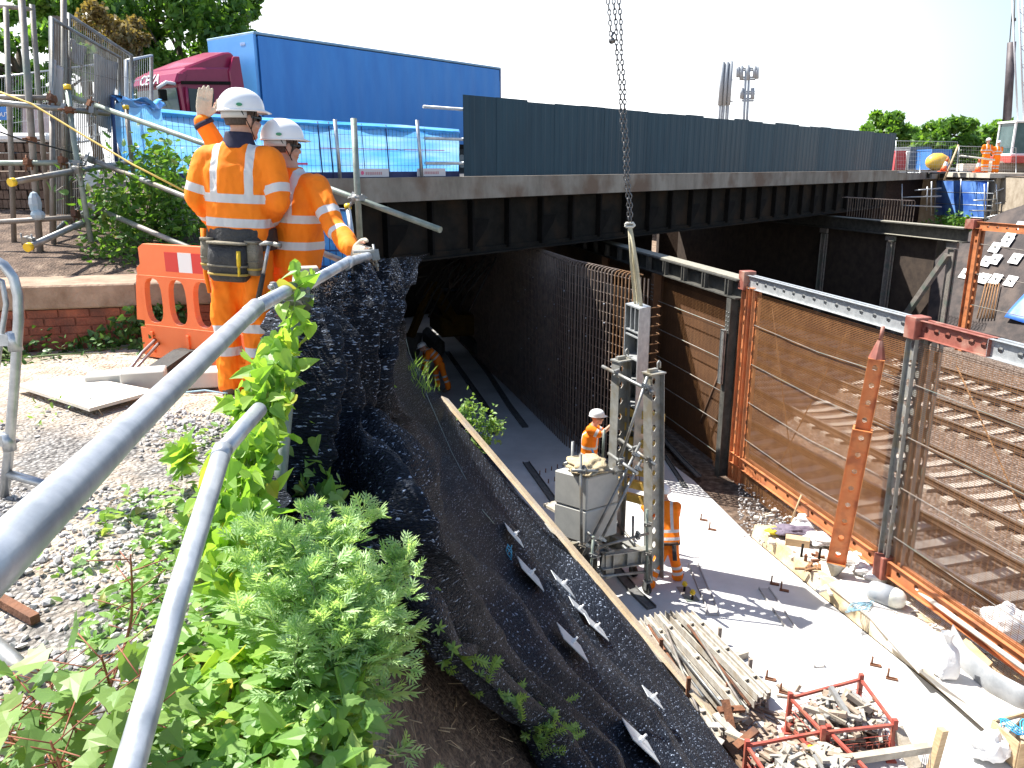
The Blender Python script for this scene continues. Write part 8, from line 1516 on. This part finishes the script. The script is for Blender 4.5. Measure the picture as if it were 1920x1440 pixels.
tag(hg.build('hedge', LM['tree']), 'far dark hedge line beyond the right hand bridgehead', 'hedge', kind='stuff')
# --- loose stones on the gravel path
ico = np.array([(0, -.53, .85), (0, .53, .85), (0, .53, -.85), (0, -.53, -.85), (.85, 0, .53), (-.85, 0, .53), (-.85, 0, -.53), (.85, 0, -.53), (.53, .85, 0), (-.53, .85, 0), (-.53, -.85, 0), (.53, -.85, 0)])
icf = [(0, 4, 1), (0, 1, 5), (0, 5, 10), (0, 10, 11), (0, 11, 4), (1, 4, 8), (1, 8, 9), (1, 9, 5), (2, 8, 7), (2, 7, 3), (2, 3, 6), (2, 6, 9), (2, 9, 8), (3, 7, 11), (3, 11, 10), (3, 10, 6), (4, 11, 7), (4, 7, 8), (5, 9, 6), (5, 6, 10)]
gv = MB(); n = 0
while n < 8500:
    y = rv.uniform(.9, 4.7); x = rv.uniform(-3.2, -.55)
    if mnoise.noise(Vector((x * 1.5, y * 1.5, 4))) + (.45 if y < 3.4 and x < -.9 else -.15) + rv.normal() * .15 < 0: continue
    s = rv.uniform(.006, .017) if rv.random() < .92 else rv.uniform(.017, .030); z = terrain(x, y); A = rv.normal(size=(3, 3)); Q, _ = np.linalg.qr(A); sc_ = np.array([1, rv.uniform(.6, 1), rv.uniform(.4, .8)]); vs = (ico * (1 + rv.normal(size=(12, 1)) * .16) * sc_) @ Q.T * s; vs = vs * V(1, 1, .75) + V(x, y, z + s * .3); gv.add(vs, icf); n += 1
gmat = bpy.data.materials.new('loose stone'); gmat.use_nodes = True; N = gmat.node_tree.nodes; L = gmat.node_tree.links; g_ = N.new('ShaderNodeNewGeometry'); r_ = N.new('ShaderNodeValToRGB'); r_.color_ramp.elements[0].color = (.22, .215, .22, 1); r_.color_ramp.elements[1].color = (.58, .56, .54, 1); L.new(g_.outputs['Random Per Island'], r_.inputs[0]); L.new(r_.outputs[0], N['Principled BSDF'].inputs[0]); N['Principled BSDF'].inputs['Roughness'].default_value = .9
tag(gv.build('gravel', gmat), 'loose grey stones on the gravel path', 'gravel', kind='stuff')
# ballast stones piled at the pit edge by the rusty post
gv = MB()
for i in range(700): px = rv.uniform(1385, 1560); py = 945 + (px - 1385) * .42 + abs(rv.normal()) * 26 * (1 if rv.random() < .6 else -1); p = atz(px, py, .1); s = rv.uniform(.012, .034); vs = (ico * (1 + rv.normal(size=(12, 1)) * .2) * V(1, .8, .7)) * s + V(p[0], p[1], .06 + rv.random() * .12); gv.add(vs, icf)
tag(gv.build('ballast_stones', gmat), 'spilled ballast stones below the rusty mesh screen', 'stones', kind='stuff')
